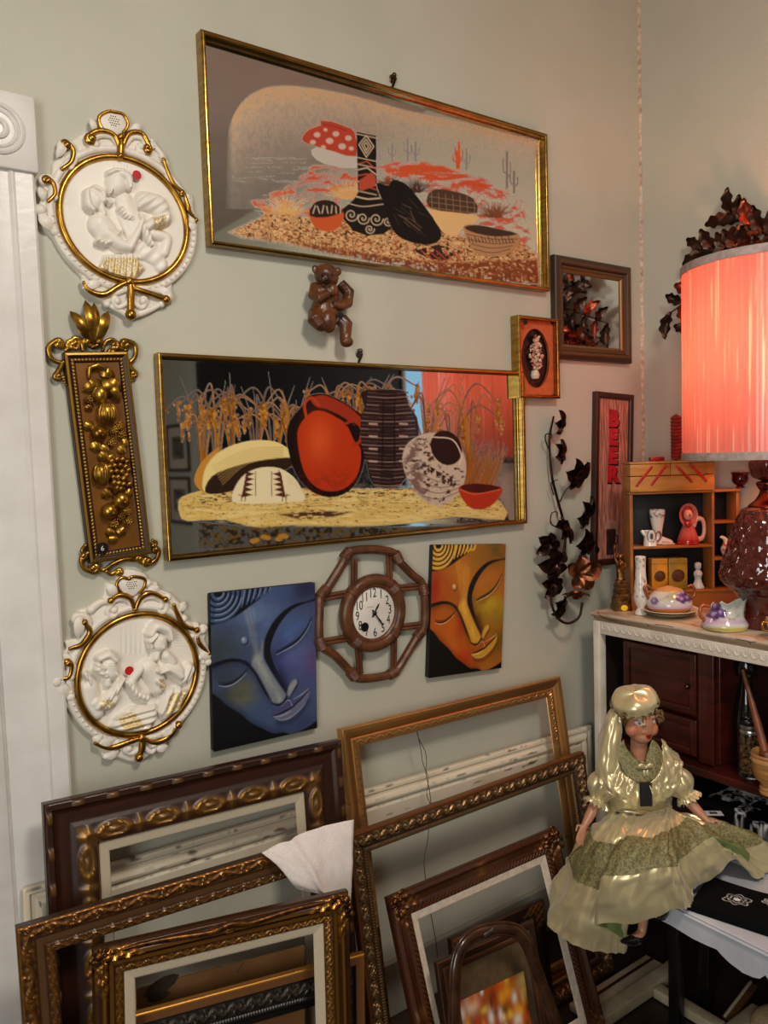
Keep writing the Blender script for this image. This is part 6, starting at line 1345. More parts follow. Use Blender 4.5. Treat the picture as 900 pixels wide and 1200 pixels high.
build('stem', MB().lathe([(.012, .52), (.010, .56), (.010, .66), (.018, .665), (.018, .72), (.0005, .722)], (LX, LY, zl), 20), m_lmt, lp)
m_bulb = emis('lit_bulb', (255, 170, 140), 6.0)
build('bulb', MB().lathe(dens([(.012, .72), (.014, .735), (.028, .765), (.030, .785), (.022, .805), (.0005, .812)], 4), (LX, LY, zl), 24), m_bulb, lp, smooth=180)
ZS0, ZS1 = 1.570, 2.098; RS = .230
m, nt, b = _nt('pink_silk_shade'); nt.nodes.remove(b)
out_ = [n for n in nt.nodes if n.type == 'OUTPUT_MATERIAL'][0]
df = nt.nodes.new('ShaderNodeBsdfDiffuse'); tl_ = nt.nodes.new('ShaderNodeBsdfTranslucent'); mx_ = nt.nodes.new('ShaderNodeMixShader'); mx_.inputs[0].default_value = .55
gl_ = nt.nodes.new('ShaderNodeBsdfGlossy'); gl_.inputs['Roughness'].default_value = .3; mx2 = nt.nodes.new('ShaderNodeMixShader'); mx2.inputs[0].default_value = .05
at = nt.nodes.new('ShaderNodeAttribute'); at.attribute_name = 'Col'
for n_ in (df, tl_): nt.links.new(at.outputs['Color'], n_.inputs['Color'])
nt.links.new(df.outputs[0], mx_.inputs[1]); nt.links.new(tl_.outputs[0], mx_.inputs[2]); nt.links.new(mx_.outputs[0], mx2.inputs[1]); nt.links.new(gl_.outputs[0], mx2.inputs[2]); nt.links.new(mx2.outputs[0], out_.inputs['Surface'])
m_shade = m
n = 420; zz = np.linspace(ZS0+.004, ZS1-.004, 30); AA = np.arange(n)*2*PI/n
G = np.zeros((30, n, 3)); C = np.zeros((30, n, 3))
nzc = vnoise(AA*40, AA*0+3, 1.0, 4, 3); nz2 = vnoise(AA*150, AA*0+9, 1.0, 8, 2)
for i, z in enumerate(zz):
    wob = vnoise(AA*22+z*1.2, AA*0+z*3, 1.0, 11, 2)
    r = RS+.0016*(nz2-.5)+.0022*(wob-.5)
    G[i, :, 0] = LX+r*np.cos(AA); G[i, :, 1] = LY+r*np.sin(AA); G[i, :, 2] = z
    sl = np.clip((vnoise(AA*60+z*2.0, AA*0+z*5, 1.0, 21, 2)-.70)*8, 0, 1)
    c = np.array(lin((206, 132, 128)))[None, :]*(.80+.32*nzc[:, None])*(.92+.16*wob[:, None]); C[i] = np.clip(c+sl[:, None]*np.array([.06, .34, .26]), 0, .95)
mb = MB(); mb.grid(G, C, cv=True); build('shade', mb, m_shade, lp, smooth=180)
m_trm = pmat('grey_ribbon', (176, 158, 150), (150, 132, 126), scale=60, rough=.6, bump=.3, bscale=300)
for z in (ZS0, ZS1): build('shade_trim', MB().lathe([(RS-.002, z-.011), (RS+.003, z-.011), (RS+.004, z), (RS+.003, z+.011), (RS-.002, z+.011), (RS-.002, z-.011)], (LX, LY, 0), 120), m_trm, lp)
sp_ = MB()
for k in range(3):
    a = k*2*PI/3+.4; sp_.tube([(LX, LY, ZS1-.05), (LX+RS*math.cos(a), LY+RS*math.sin(a), ZS1-.012)], .002, 6)
sp_.tube([(LX, LY, zl+.72), (LX+.05, LY, zl+.77), (LX+.05, LY, ZS1-.10), (LX, LY, ZS1-.05)], .002, 6); sp_.tube([(LX, LY, zl+.72), (LX-.05, LY, zl+.77), (LX-.05, LY, ZS1-.10), (LX, LY, ZS1-.05)], .002, 6)
build('shade_spider', sp_, m_nail, lp)
L = bpy.data.lights.new('lamp_bulb_light', 'POINT'); L.energy = 15; L.color = lin((255, 164, 112)); L.shadow_soft_size = .06
o = bpy.data.objects.new('lamp_bulb_light', L); COL.objects.link(o); o.location = (LX, LY, zl+.79)
# ------------------------------------------------------------------ metal oak leaf spray on the right wall
ok = thing('oak_leaf_spray', 'dark metal spray of oak leaves on the right wall behind the lamp', 'wall ornament', (XB, -.38, 2.15))
m_oak = pmat('dark_copper_leaf', (66, 40, 26), (34, 20, 15), scale=30, rough=.35, metal=.8, bump=.2)
m_oak2 = pmat('bright_copper_leaf', (150, 66, 40), (100, 40, 26), scale=30, rough=.3, metal=.85)
R_ = random.Random(12)
stems = [[(-.60, 2.17), (-.46, 2.18), (-.30, 2.13), (-.14, 2.06)], [(-.58, 2.17), (-.46, 2.25), (-.36, 2.33)], [(-.50, 2.18), (-.38, 2.22), (-.26, 2.24)], [(-.46, 2.14), (-.34, 2.06), (-.22, 1.98)], [(-.44, 2.15), (-.36, 2.03), (-.28, 1.95)]]
for s in stems:
    P_ = catmull([(XB-.014-.02*k/len(s), y, z) for k, (y, z) in enumerate(s)], 6); build('twig', MB().tube(P_, [.005, .004, .0025], 8), m_oak, ok, smooth=60)
    for k in range(2, len(P_), 2):
        for sd in (-1, 1):
            d = nrm(P_[min(k+1, len(P_)-1)]-P_[k-1]); side = np.array([0, -d[2], d[1]])*sd; v = nrm(d*R_.uniform(.5, 1)+side*R_.uniform(.5, 1.1)+np.array([-R_.uniform(.0, .45), 0, 0])); Lf = R_.uniform(.065, .095); q = P_[k]; tip = q+v*Lf
            if q[2] < 2.11: v[0] = max(v[0], -.15); v = nrm(v); tip = q+v*Lf
            if tip[0] > XB-.006: v[0] = -.12; v = nrm(v)
            if q[1]+v[1]*Lf > -.085: continue
            build('oak_leaf', MB().leaf(q, q+v*Lf, (-1, 0, R_.uniform(-.4, .4)), Lf*.46, curl=.14, fold=.16, nu=16, nv=5, lob=.22), m_oak if R_.random() < .72 else m_oak2, ok, smooth=60)
# ------------------------------------------------------------------ pale bench in front of the cabinet
BZ = .5; BX = 1.63
m_ben = pmat('pale_bench_paint', (188, 190, 196), (172, 174, 182), scale=8, rough=.5, bump=.15)
bn_ = thing('scalloped_bench', 'pale grey painted bench with a scalloped apron under the doll', 'bench', (1.83, -.85, 0))
xs = [BX, 1.782, 1.93, 2.035]
for k in range(3): build('plank', MB().bbox(((xs[k]+xs[k+1])/2, -.86, BZ-.009), (xs[k+1]-xs[k]-.0035, .92, .018), .003), m_ben, bn_)
zb_ = [(-.40, .447), (-.55, .449), (-.686, .4505), (-.743, .4455), (-.78, .4470), (-.804, .4495), (-.818, .441), (-.835, .4335), (-.866, .4265), (-.890, .4285), (-.905, .433), (-.918, .4480), (-.934, .433), (-.96, .427), (-.99, .426), (-1.02, .441), (-1.034, .4495), (-1.06, .447), (-1.12, .4455), (-1.2, .45), (-1.32, .447)]
pl = [(-.40, BZ-.006)]+zb_+[(-1.32, BZ-.006)]
build('scalloped_apron', MB().prism(pl, lambda a, b, h: np.array([BX-.002-h, a, b]), -.012, .003, 0), m_ben, bn_, smooth=20)
build('apron_lip', MB().tube([(BX-.006, -.40, BZ-.0045), (BX-.006, -1.32, BZ-.0045)], .0035, 8), m_ben, bn_)
for x, y in ((1.85, -.545), (1.995, -.545), (1.70, -1.27), (1.98, -1.27)): build('leg', MB().bbox((x, y, (BZ-.019)/2), (.032, .032, BZ-.019), .005), m_blk, bn_)  # left and right legs made black to stand for the deep shade below
# ------------------------------------------------------------------ black patterned bandanas folded on the bench
def paisley(X, Y, s):
    n1 = vnoise(X*s, Y*s, 1.0, 5, 3); n2 = vnoise(X*s*2.3+9, Y*s*2.3, 1.0, 8, 2)
    w = np.clip(1-np.abs(n1-.52)/.04, 0, 1)+np.clip((n2-.60)*14, 0, 1)+np.clip(1-np.abs(n1-.62)/.03, 0, 1)
    return np.clip(w, 0, 1)*(n1 > .44)
m_band = vmat('bandana_cotton', rough=.85, bump=.15, bscale=500, **{'Specular IOR Level': .1})
def cloth_stack(name, label, c, sx, sy, hgt, ang, s, pat, group=None, seed=0):
    nu, nv = 90, 120; u = np.linspace(-1, 1, nu)[:, None]; v = np.linspace(-1, 1, nv)[None, :]
    U = np.sign(u)*np.abs(u)**.9; e = np.clip((1-np.maximum(np.abs(U), np.abs(v)))/.10, 0, 1); z = hgt*np.sqrt(np.clip(1-(1-e)**2, 0, 1))
    x = U*sx/2+0*v; y = v*sy/2+0*u
    z = z*(1+.28*(vnoise(x*14+seed, y*14, 1.0, seed+2, 2)-.5))+.0
    ca, sa = math.cos(ang), math.sin(ang)
    V = np.stack([c[0]+x*ca-y*sa, c[1]+x*sa+y*ca, c[2]+.0008+z], -1)
    g = pat(x, y); col = mixc((5, 5, 6), (214, 212, 214), g)
    mb = MB(); mb.grid(V, col); b = V.copy(); b[..., 2] = c[2]+.0004; mb.grid(b[::8, ::8], lin((5, 5, 6)), flip=True)
    o = build(name, mb, m_band, None, origin=c, smooth=80); tag(o, label, 'bandana'); return o
cloth_stack('bandana_stack', 'folded black bandanas with white pattern behind the doll on the lower cabinet shelf', (2.19, -.72, BZ), .20, .56, .050, .0, 30, lambda x, y: np.clip(paisley(x*.8+y*.5, y*1.1-x*.4, 22)*1.0, 0, 1), seed=3)
def frontpat(x, y):
    g = np.zeros(x.shape)
    for cx, cy, r in ((-.005, .075, .030), (.032, .01, .018), (0, -.08, .03)):
        d = np.hypot((x-cx)*1.3+(y-cy)*.5, (y-cy)-(x-cx)*.4); a = np.arctan2(y-cy, x-cx); rr = r*(1+.16*np.cos(6*a))
        g = np.maximum(g, np.clip(1-np.abs(d-rr)/.0022, 0, 1)); g = np.maximum(g, np.clip(1-np.abs(d-rr*.62)/.0022, 0, 1)); g = np.maximum(g, (d < rr*.3)*1.0)
    return g
fb = cloth_stack('folded_bandana', 'folded black bandana with white paisley hanging out under the doll skirt', (1.752, -.865, BZ), .15, .34, .024, .25, 30, frontpat, seed=7)
tq = onZ(836, 953, BZ+.0595)
tg = tag(build('price_tag', MB().bbox(tq, (.050, .030, .001), .0004, np.array([[.75, -.66, 0], [.66, .75, 0], [0, 0, 1.]])), pmat('white_card', (214, 216, 220), (200, 202, 208), rough=.6, bump=0), None, origin=tq), 'small white price tag lying on the folded black bandanas', 'tag')
build('tag_print', text_mb('88', .022, np.array([[.75, -.66, 0], [.66, .75, 0], [0, 0, 1.]]), tq+np.array([0, 0, .0007]), .0001, bold=.0008), m_blk, tg)
wq = onZ(897, 1057, BZ+.002); wc = tag(build('white_card', MB().bbox((wq[0]+.012, wq[1]-.04, BZ+.0022), (.075, .11, .0016), .0006), pmat('printed_card', (226, 222, 218), (206, 196, 190), scale=50, rough=.5), None, origin=(wq[0], wq[1], BZ)), 'white card lying on the bench at the right edge of the photo', 'card')
# ------------------------------------------------------------------ the doll
DO = np.array([1.78, -.55, .5])
def dp(px, py, dy=0.0): return onP(px, py, DO+FB*dy, FB)
dl = thing('satin_dress_doll', 'old doll in an olive gold satin dress seated on the bench end', 'doll', dp(752, 990, .0))
m_sat, nt, b = _nt('olive_gold_satin'); _set(b, Roughness=.30, Metallic=.50, **{'Base Color': lin((206, 190, 146)), 'Sheen Weight': .4, 'Sheen Roughness': .4})
t1_, mp1 = _bump(nt, b, 16, .25, .012, 1); 
m_lace, nt, b = _nt('olive_lace'); at = nt.nodes.new('ShaderNodeTexVoronoi'); at.feature = 'DISTANCE_TO_EDGE'; at.inputs['Scale'].default_value = 105
tc = nt.nodes.new('ShaderNodeTexCoord'); nz = nt.nodes.new('ShaderNodeTexNoise'); nz.inputs['Scale'].default_value = 60; mixv = nt.nodes.new('ShaderNodeMix'); mixv.data_type = 'VECTOR'; mixv.inputs[0].default_value = .02
nt.links.new(tc.outputs['Object'], nz.inputs['Vector']); nt.links.new(tc.outputs['Object'], mixv.inputs[4]); nt.links.new(nz.outputs['Color'], mixv.inputs[5]); nt.links.new(mixv.outputs[1], at.inputs['Vector'])
rp = nt.nodes.new('ShaderNodeValToRGB'); rp.color_ramp.elements[0].position = .02; rp.color_ramp.elements[0].color = (*lin((136, 128, 84)), 1); rp.color_ramp.elements[1].position = .16; rp.color_ramp.elements[1].color = (*lin((100, 93, 58)), 1)
nt.links.new(at.outputs['Distance'], rp.inputs[0]); nt.links.new(rp.outputs[0], b.inputs['Base Color']); bpn = nt.nodes.new('ShaderNodeBump'); bpn.inputs['Strength'].default_value = .6; bpn.inputs['Distance'].default_value = .002; bpn.invert = True
nt.links.new(at.outputs['Distance'], bpn.inputs['Height']); nt.links.new(bpn.outputs[0], b.inputs['Normal']); _set(b, Roughness=.6, Metallic=.1)
m_lin = pmat('green_lining', (112, 124, 70), (90, 104, 58), scale=20, rough=.6)
# body: one continuous skin
mb = MB()
hc = dp(750, 846, 0)
RX = np.array([FW, FB, [0, 0, 1.]])
mb.ball(hc, (.040, .045, .054), 28, 20, RX); mb.ball(dp(752, 861, -.014), (.026, .028, .022), 20, 14, RX); mb.ball(dp(741, 855, -.020), (.018, .018, .018), 14, 10, RX); mb.ball(dp(764, 854, -.020), (.016, .018, .018), 14, 10, RX)
mb.tube([dp(755, 838, -.040), dp(755.5, 846, -.047), dp(755.5, 850.5, -.051)], [.0035, .0048, .0060], 10); mb.ball(dp(752.4, 851, -.043), .0042, 8, 6); mb.ball(dp(758.4, 851, -.043), .0040, 8, 6)
mb.ball(dp(755, 858, -.041), (.0085, .005, .0046), 12, 8, RX); mb.ball(dp(742, 840.5, -.036), (.009, .006, .0055), 10, 8, RX); mb.ball(dp(765, 840, -.034), (.008, .006, .0055), 10, 8, RX)
mb.tube([dp(750, 858, .004), dp(748, 885, .006), dp(748, 893, .006)], [.023, .021, .026], 16)
mb.ball(dp(748, 918, .012), (.058, .036, .060), 24, 16, RX); mb.ball(dp(750, 945, .012), (.046, .034, .045), 20, 14, RX); mb.ball(dp(752, 975, .015), (.066, .050, .048), 20, 14, RX)
aL = [dp(716, 903, .008), dp(704, 925, .0), dp(698, 942, -.008), dp(690, 958, -.028), dp(685, 967, -.042)]; aR = [dp(782, 902, .008), dp(796, 922, .002), dp(806, 937, -.006), dp(820, 953, -.028), dp(829, 962, -.044)]
for A_ in (aL, aR): mb.tube(catmull(A_, 4), [.020, .018, .0155, .0125, .0085], 14)
def handm(w_, dirv, side, spread):
    dirv = nrm(dirv); s = nrm(side); n_ = np.cross(dirv, s)
    mb.ball(w_+dirv*.012, (.0115, .0065, .0145), 14, 10, np.array([s, n_, dirv])); mb.tube([w_-dirv*.004, w_+dirv*.008], [.0082, .0088], 10)
    for k, L_ in zip(range(4), (.021, .025, .024, .018)):
        o_ = (k-1.5)*.0054; b_ = w_+dirv*.021+s*o_; d2 = nrm(dirv+s*o_*14*spread); mb.tube([b_-dirv*.004, b_+d2*L_*.5-n_*.001*0, b_+d2*L_*.8+np.array([0, 0, -.004]), b_+d2*L_+np.array([0, 0, -.009])], [.0036, .0034, .0030, .0024], 8)
    tb = w_+dirv*.008-s*.0095; mb.tube([tb, tb+nrm(dirv*.7-s)*.011, tb+nrm(dirv-s*.4)*.021], [.0038, .0034, .0026], 8)
handm(aL[-1], aL[-1]-aL[-2]+np.array([0, 0, -.012]), np.cross(aL[-1]-aL[-2], FB), 1.0); handm(aR[-1], aR[-1]-aR[-2]+np.array([0, 0, -.004]), -np.cross(aR[-1]-aR[-2], FB), 1.0)
lA = [dp(740, 978, -.0), dp(744, 990, -.10), dp(748, 1010, -.185), dp(752, 1050, -.19), dp(753, 1086, -.20), dp(748, 1096, -.21), dp(738, 1101, -.235)]; lB = [dp(768, 978, -.0), dp(776, 990, -.09), dp(783, 1006, -.185), dp(781, 1036, -.205), dp(779, 1058, -.215), dp(778, 1064, -.225), dp(775, 1071, -.245)]
for l_ in (lA, lB): mb.tube(catmull(l_, 4), [.036, .030, .024, .019, .0105, .010, .008], 16)
tmp = build('doll_body_raw', mb, None); md = tmp.modifiers.new('r', 'REMESH'); md.mode = 'VOXEL'; md.voxel_size = .0019; s_ = tmp.modifiers.new('s', 'SMOOTH'); s_.iterations = 4; s_.factor = .5
dg = bpy.context.evaluated_depsgraph_get(); me = bpy.data.meshes.new_from_object(tmp.evaluated_get(dg)); BV = np.array([v.co[:] for v in me.vertices]); BF = [tuple(p.vertices) for p in me.polygons]
bpy.data.objects.remove(tmp); bpy.data.meshes.remove(me)
lx = (BV-hc) @ FW; lz = BV[:, 2]-hc[2]; ly = (BV-hc) @ FB; mpx = .00215
C = np.tile(np.array(lin((178, 122, 94))), (len(BV), 1)); front = (ly < -.012) & (np.abs(lz) < .07)
def face(cx, cy, rx, ry, col, al):   # centre in photo px relative to the face middle (750, 846)
    global C
    m = np.exp(-((lx-(cx-750)*mpx)/(rx*mpx))**2-((lz+(cy-846)*mpx)/(ry*mpx))**2)*al*front
    C = C*(1-m[:, None])+np.array(lin(col))*m[:, None]
def fhard(cx, cy, rx, ry, col):
    global C
    r = np.hypot((lx-(cx-750)*mpx)/(rx*mpx), (lz+(cy-846)*mpx)/(ry*mpx)); m = np.clip((1-r)*4+.5, 0, 1)*front; C = C*(1-m[:, None])+np.array(lin(col))*m[:, None]
face(738, 851, 7, 6, (184, 84, 66), .55); face(766, 850, 6, 6, (184, 84, 66), .5); face(752, 866, 9, 3, (170, 110, 88), .3)
fhard(755, 857.4, 4.6, 2.0, (126, 10, 20)); fhard(755, 859.4, 3.4, 1.8, (140, 14, 24)); fhard(743, 841, 4.4, 2.2, (222, 208, 196)); fhard(743.6, 841, 1.9, 2.0, (40, 28, 22)); fhard(764.5, 840.5, 4.0, 2.2, (226, 214, 204)); fhard(765.6, 840.5, 1.8, 2.0, (36, 26, 22))
face(743, 838.3, 5, 1.0, (60, 36, 28), .9); face(764.5, 838, 4.6, 1.0, (60, 36, 28), .9); face(743, 834, 6, 1.1, (96, 62, 40), .8); face(765, 833.5, 5.5, 1.1, (96, 62, 40), .8)
mb = MB(); mb.add(BV, BF, C); build('body', mb, vmat('painted_composition_skin', rough=.38, bump=.05), dl, smooth=180)
m_pat = pmat('black_patent', (12, 11, 12), (18, 16, 16), rough=.12)
for l_, t_ in ((lA, (728.5, 1103)), (lB, (772, 1078))):
    an, mid, to = l_[-3], l_[-2], l_[-1]; sh = MB(); tip = dp(t_[0], t_[1], float((to-DO) @ FB)-.014)
    sh.tube([an+np.array([0, 0, -.018])+FB*.010, mid+np.array([0, 0, -.010]), to+np.array([0, 0, -.003]), tip], [.0115, .0125, .0125, .004], 14)
    he = an+np.array([0, 0, -.020])+FB*.012; sh.tube([he, he+np.array([0, 0, -.024])+FB*.002], [.008, .0042], 10)
    build('shoe', sh, m_pat, dl, smooth=60)
# hair: short curls round the face
m_hair = pmat('faded_brown_hair', (134, 98, 58), (84, 58, 34), scale=90, rough=.5, bump=.5, bscale=300)
hr = MB(); hr.ball(hc+FB*.010+np.array([0, 0, .012]), (.046, .046, .052), 24, 16, RX)
R_ = random.Random(21)
for k in range(64):
    a = R_.uniform(-.3, PI+.3); q = dp(749+26*math.cos(a)*R_.uniform(.85, 1.05), 841-18*math.sin(a)*R_.uniform(.8, 1.1), -.030+.022*abs(math.cos(a))); r = R_.uniform(.004, .0085); th = np.linspace(0, 5.2, 10); e1 = nrm(np.array([R_.gauss(0, 1), R_.gauss(0, 1), R_.gauss(0, 1)])); e2 = nrm(np.cross(e1, FB+np.array([.1, .2, .3])))
    hr.tube([q+r*(math.cos(t)*e1+math.sin(t)*e2) for t in th], [.0014, .0022, .0010], 5)
for (x, y) in ((736, 836), (742, 838), (748, 839), (753, 836), (731, 838), (768, 828), (771, 834), (772, 841)):
    for j in range(3):
        q = dp(x+R_.uniform(-2, 2), y+R_.uniform(-2, 2), -.044 if x < 760 else -.030); r = R_.uniform(.003, .006); hr.tube([q+r*(math.cos(t)*FW+math.sin(t)*np.array([0, 0, 1.])) for t in np.linspace(0, 5.4, 10)], [.0012, .0018, .0009], 5)
build('hair', hr, m_hair, dl, smooth=80)
# hat with ruffled edge
n = 64; A_ = np.arange(n)*2*PI/n; hat = MB(); hcn = dp(744, 822.5, -.004)
ex = nrm(FW+np.array([0, 0, .24])); ez = nrm(np.array([0, 0, 1.])-FB*.40-FW*.22); ey = np.cross(ez, ex)
rows = [(1.06, -.004, 1), (1.02, .004, .5), (1.06, .012, .2), (.98, .018, 0), (.78, .026, 0), (.45, .030, 0), (.02, .030, 0)]; G = np.zeros((len(rows), n, 3))
for i, (r, z, ru) in enumerate(rows):
    for k, a in enumerate(A_):
        q = r*(1+.05*ru*math.sin(16*a)); G[i, k] = hcn+ex*.055*q*math.cos(a)+ey*.052*q*math.sin(a)+ez*(z+.004*ru*math.cos(16*a)+.004*math.sin(3*a+1)*(i > 2))
hat.grid(G, cv=True); ho = build('hat', hat, m_sat, dl, smooth=80)
rf = MB(); G = np.zeros((3, 160, 3))
for i in range(3):
    for k in range(160):
        a = k*2*PI/160; q = 1.05+.05*i+.02*math.sin(24*a); G[i, k] = hcn+ex*.055*q*math.cos(a)+ey*.052*q*math.sin(a)+ez*(.001+.0055*(i-1)+.0045*math.sin(24*a+1)*(i == 2)-.004*i)
rf.grid(G, cv=True); build('hat_ruffle', rf, m_lace, ho, smooth=80)
def sheet(name, rows, mat, nu=8, nv=8, wr=0.0, seed=0, f=26, parent=None, thick=0.0):
    """cloth through rows of measured points (px, py, depth)"""
    P = np.array([[dp(*q) for q in r] for r in rows]); P = np.array([catmull(r, nv) for r in P]); P = np.array([catmull(P[:, j], nu) for j in range(P.shape[1])]).transpose(1, 0, 2)
    if wr:
        du = np.gradient(P, axis=0); dv = np.gradient(P, axis=1); N = np.cross(du, dv); N /= np.linalg.norm(N, axis=2, keepdims=True)+1e-9
        a, b = np.meshgrid(np.linspace(0, 1, P.shape[0]), np.linspace(0, 1, P.shape[1]), indexing='ij')
        w_ = (vnoise(a*3+seed, b*f, 1.0, seed, 3)-.5)+.5*(vnoise(a*9+seed, b*f*.7, 1.0, seed+3, 2)-.5); P = P+N*(w_*wr)[..., None]
    o = build(name, MB().grid(P), mat, parent or dl, smooth=180)
    if thick: so = o.modifiers.new('t', 'SOLIDIFY'); so.thickness = thick; so.offset = 0
    return o
# satin veil from the hat over the left shoulder
sheet('veil', [[(722, 824, .030), (718, 828, .010), (722, 834, -.012), (728, 842, -.018)], [(712, 838, .034), (712, 842, -.006), (720, 850, -.024), (729, 858, -.020)], [(703, 866, .036), (706, 868, -.016), (716, 872, -.034), (727, 876, -.026)], [(699, 892, .036), (701, 896, -.022), (712, 898, -.044), (726, 900, -.040)], [(700, 908, .03), (702, 912, -.026), (712, 915, -.05), (726, 914, -.050)]], m_sat, 8, 8, .010, 5, 7, thick=.0015)
# bodice, lace front, wide satin collar in two sweeps
sheet('bodice', [[(716, 905, .012), (724, 896, -.020), (748, 892, -.036), (772, 896, -.020), (784, 905, .012)], [(712, 925, .012), (722, 925, -.028), (748, 925, -.048), (776, 925, -.028), (788, 925, .012)], [(716, 950, .012), (724, 950, -.024), (750, 950, -.042), (776, 950, -.024), (786, 950, .012)]], m_sat, 8, 8, .004, 2, 10, thick=.0015)
sheet('bodice_back', [[(716, 905, .012), (724, 897, .036), (748, 892, .046), (772, 897, .036), (784, 905, .012)], [(712, 925, .012), (722, 925, .046), (748, 925, .058), (776, 925, .046), (788, 925, .012)], [(716, 950, .012), (724, 950, .046), (750, 950, .056), (776, 950, .046), (786, 950, .012)]], m_sat, 6, 6, 0, thick=.0015)
sheet('lace_yoke', [[(731, 866, -.014), (734, 876, -.022), (744, 888, -.032), (754.5, 894, -.040), (758, 884, -.032), (762, 872, -.022), (764, 866, -.014)], [(726, 872, -.018), (729, 886, -.032), (740, 900, -.048), (754, 906, -.056), (766, 898, -.048), (771, 884, -.032), (771, 872, -.018)], [(724, 880, -.022), (727, 898, -.040), (738, 912, -.058), (752, 917, -.064), (768, 912, -.058), (776, 898, -.040), (776, 880, -.022)]], m_lace, 6, 6, thick=.0012)
sheet('collar', [[(722, 868, .006), (722, 884, -.022), (728, 902, -.046), (738, 912, -.060), (750, 918, -.064)], [(708, 880, .012), (708, 900, -.034), (717, 917, -.058), (732, 929, -.070), (749, 932, -.070)], [(699, 894, .020), (701, 914, -.036), (714, 930, -.060), (732, 941, -.072), (747, 946, -.070)]], m_sat, 10, 10, .016, 11, 14, thick=.0015)
sheet('collar', [[(774, 866, .006), (776, 882, -.022), (774, 900, -.046), (768, 912, -.060), (760, 918, -.064)], [(786, 876, .012), (790, 896, -.030), (783, 916, -.054), (774, 926, -.066), (764, 932, -.068)], [(796, 884, .020), (801, 902, -.030), (793, 924, -.054), (780, 938, -.066), (766, 945, -.066)]], m_sat, 10, 10, .016, 17, 14, thick=.0015)
mb = MB(); mb.bbox(dp(757, 931, -.064), (.030, .006, .062), .002, RX); build('black_sash', mb, m_pat if False else pmat('black_velvet', (14, 13, 14), (8, 8, 9), rough=.8), dl)
bw = MB(); bc_ = dp(757, 899, -.062)
for sg in (-1, 1):
    for (dx, dz, rx_, rz_) in ((.011, .004, .010, .006), (.010, -.022, .005, .009)): bw.ball(bc_+FW*sg*dx+np.array([0, 0, dz]) if dz > 0 else bc_+FW*sg*.004+np.array([0, 0, dz+.006]), (rx_, .003, rz_), 10, 8, RX)
bw.ball(bc_, .0045, 8, 6); build('bow', bw, m_sat, dl, smooth=80)
# puffed sleeves with ruffled cuffs
for (c0, c1, c2, sg) in ((dp(712, 904, .006), dp(700, 926, -.006), dp(700, 940, -.010), -1), (dp(786, 903, .006), dp(801, 922, -.004), dp(806, 934, -.010), 1)):
    d = nrm(c2-c0); L_ = np.linalg.norm(c2-c0); x = nrm(np.cross(d, FB)); y = np.cross(x, d)
    rows = [(.016, 0), (.030, .15), (.038, .40), (.036, .62), (.023, .84), (.020, .90), (.027, .98), (.033, 1.08)]
    rows = [(float(a), float(b)) for a, b in catmull(np.array(rows), 3)]
    G = np.zeros((len(rows), 72, 3))
    for i, (r, t) in enumerate(rows):
        for k in range(72):
            a = k*2*PI/72; q = r*(1+.07*math.sin(9*a+t*2)+(.10*math.sin(18*a) if t > .86 else 0)); G[i, k] = c0+d*L_*t+x*q*math.cos(a)+y*q*math.sin(a)+d*(.004*math.sin(18*a+1) if t > .95 else 0)
    build('puff_sleeve', MB().grid(G, cv=True), m_sat, dl, smooth=180)
# skirt
hem = [(655, 1022, .02), (637, 1078, -.06), (660, 1101, -.12), (698, 1113, -.15), (728, 1117, -.17), (733, 1106, -.165), (712, 1092, -.185), (699, 1083, -.215), (745, 1080, -.25), (790, 1064, -.25), (809, 1062, -.235), (817, 1049, -.19), (838, 1032, -.16), (857, 1009, -.12), (872, 1005, -.10), (884, 1025, -.105), (905, 1026, -.075), (936, 1016, -.05), (912, 1002, -.03), (862, 984, .02), (770, 962, .07), (690, 975, .06)]
m = len(hem); wc_ = (748, 947)
th_ = np.array([math.atan2((h[1]-985)/1.0+(-h[2]*260), h[0]-755) for h in hem])
H = np.array([dp(*h) for h in hem]); 
arc = np.concatenate([[0], np.cumsum(np.linalg.norm(np.diff(np.vstack([H, H[:1]]), axis=0), axis=1))])[:-1]; ang = np.linspace(PI, -PI, m, endpoint=False)-.15
Wt = np.array([dp(750+36*math.cos(a), 947, 0)+FB*(.010-.044*math.sin(a)) for a in ang])
dH = np.array([h[2] for h in hem])
M_ = np.array([dp(wc_[0]+.55*(h[0]-wc_[0]), wc_[1]+.36*(h[1]-wc_[1]), .86*h[2]-.016) for h in hem])
nth = 14; Hc = catmull(H, nth, True); Mc = catmull(M_, nth, True); Wc = catmull(Wt, nth, True); N_ = len(Hc)
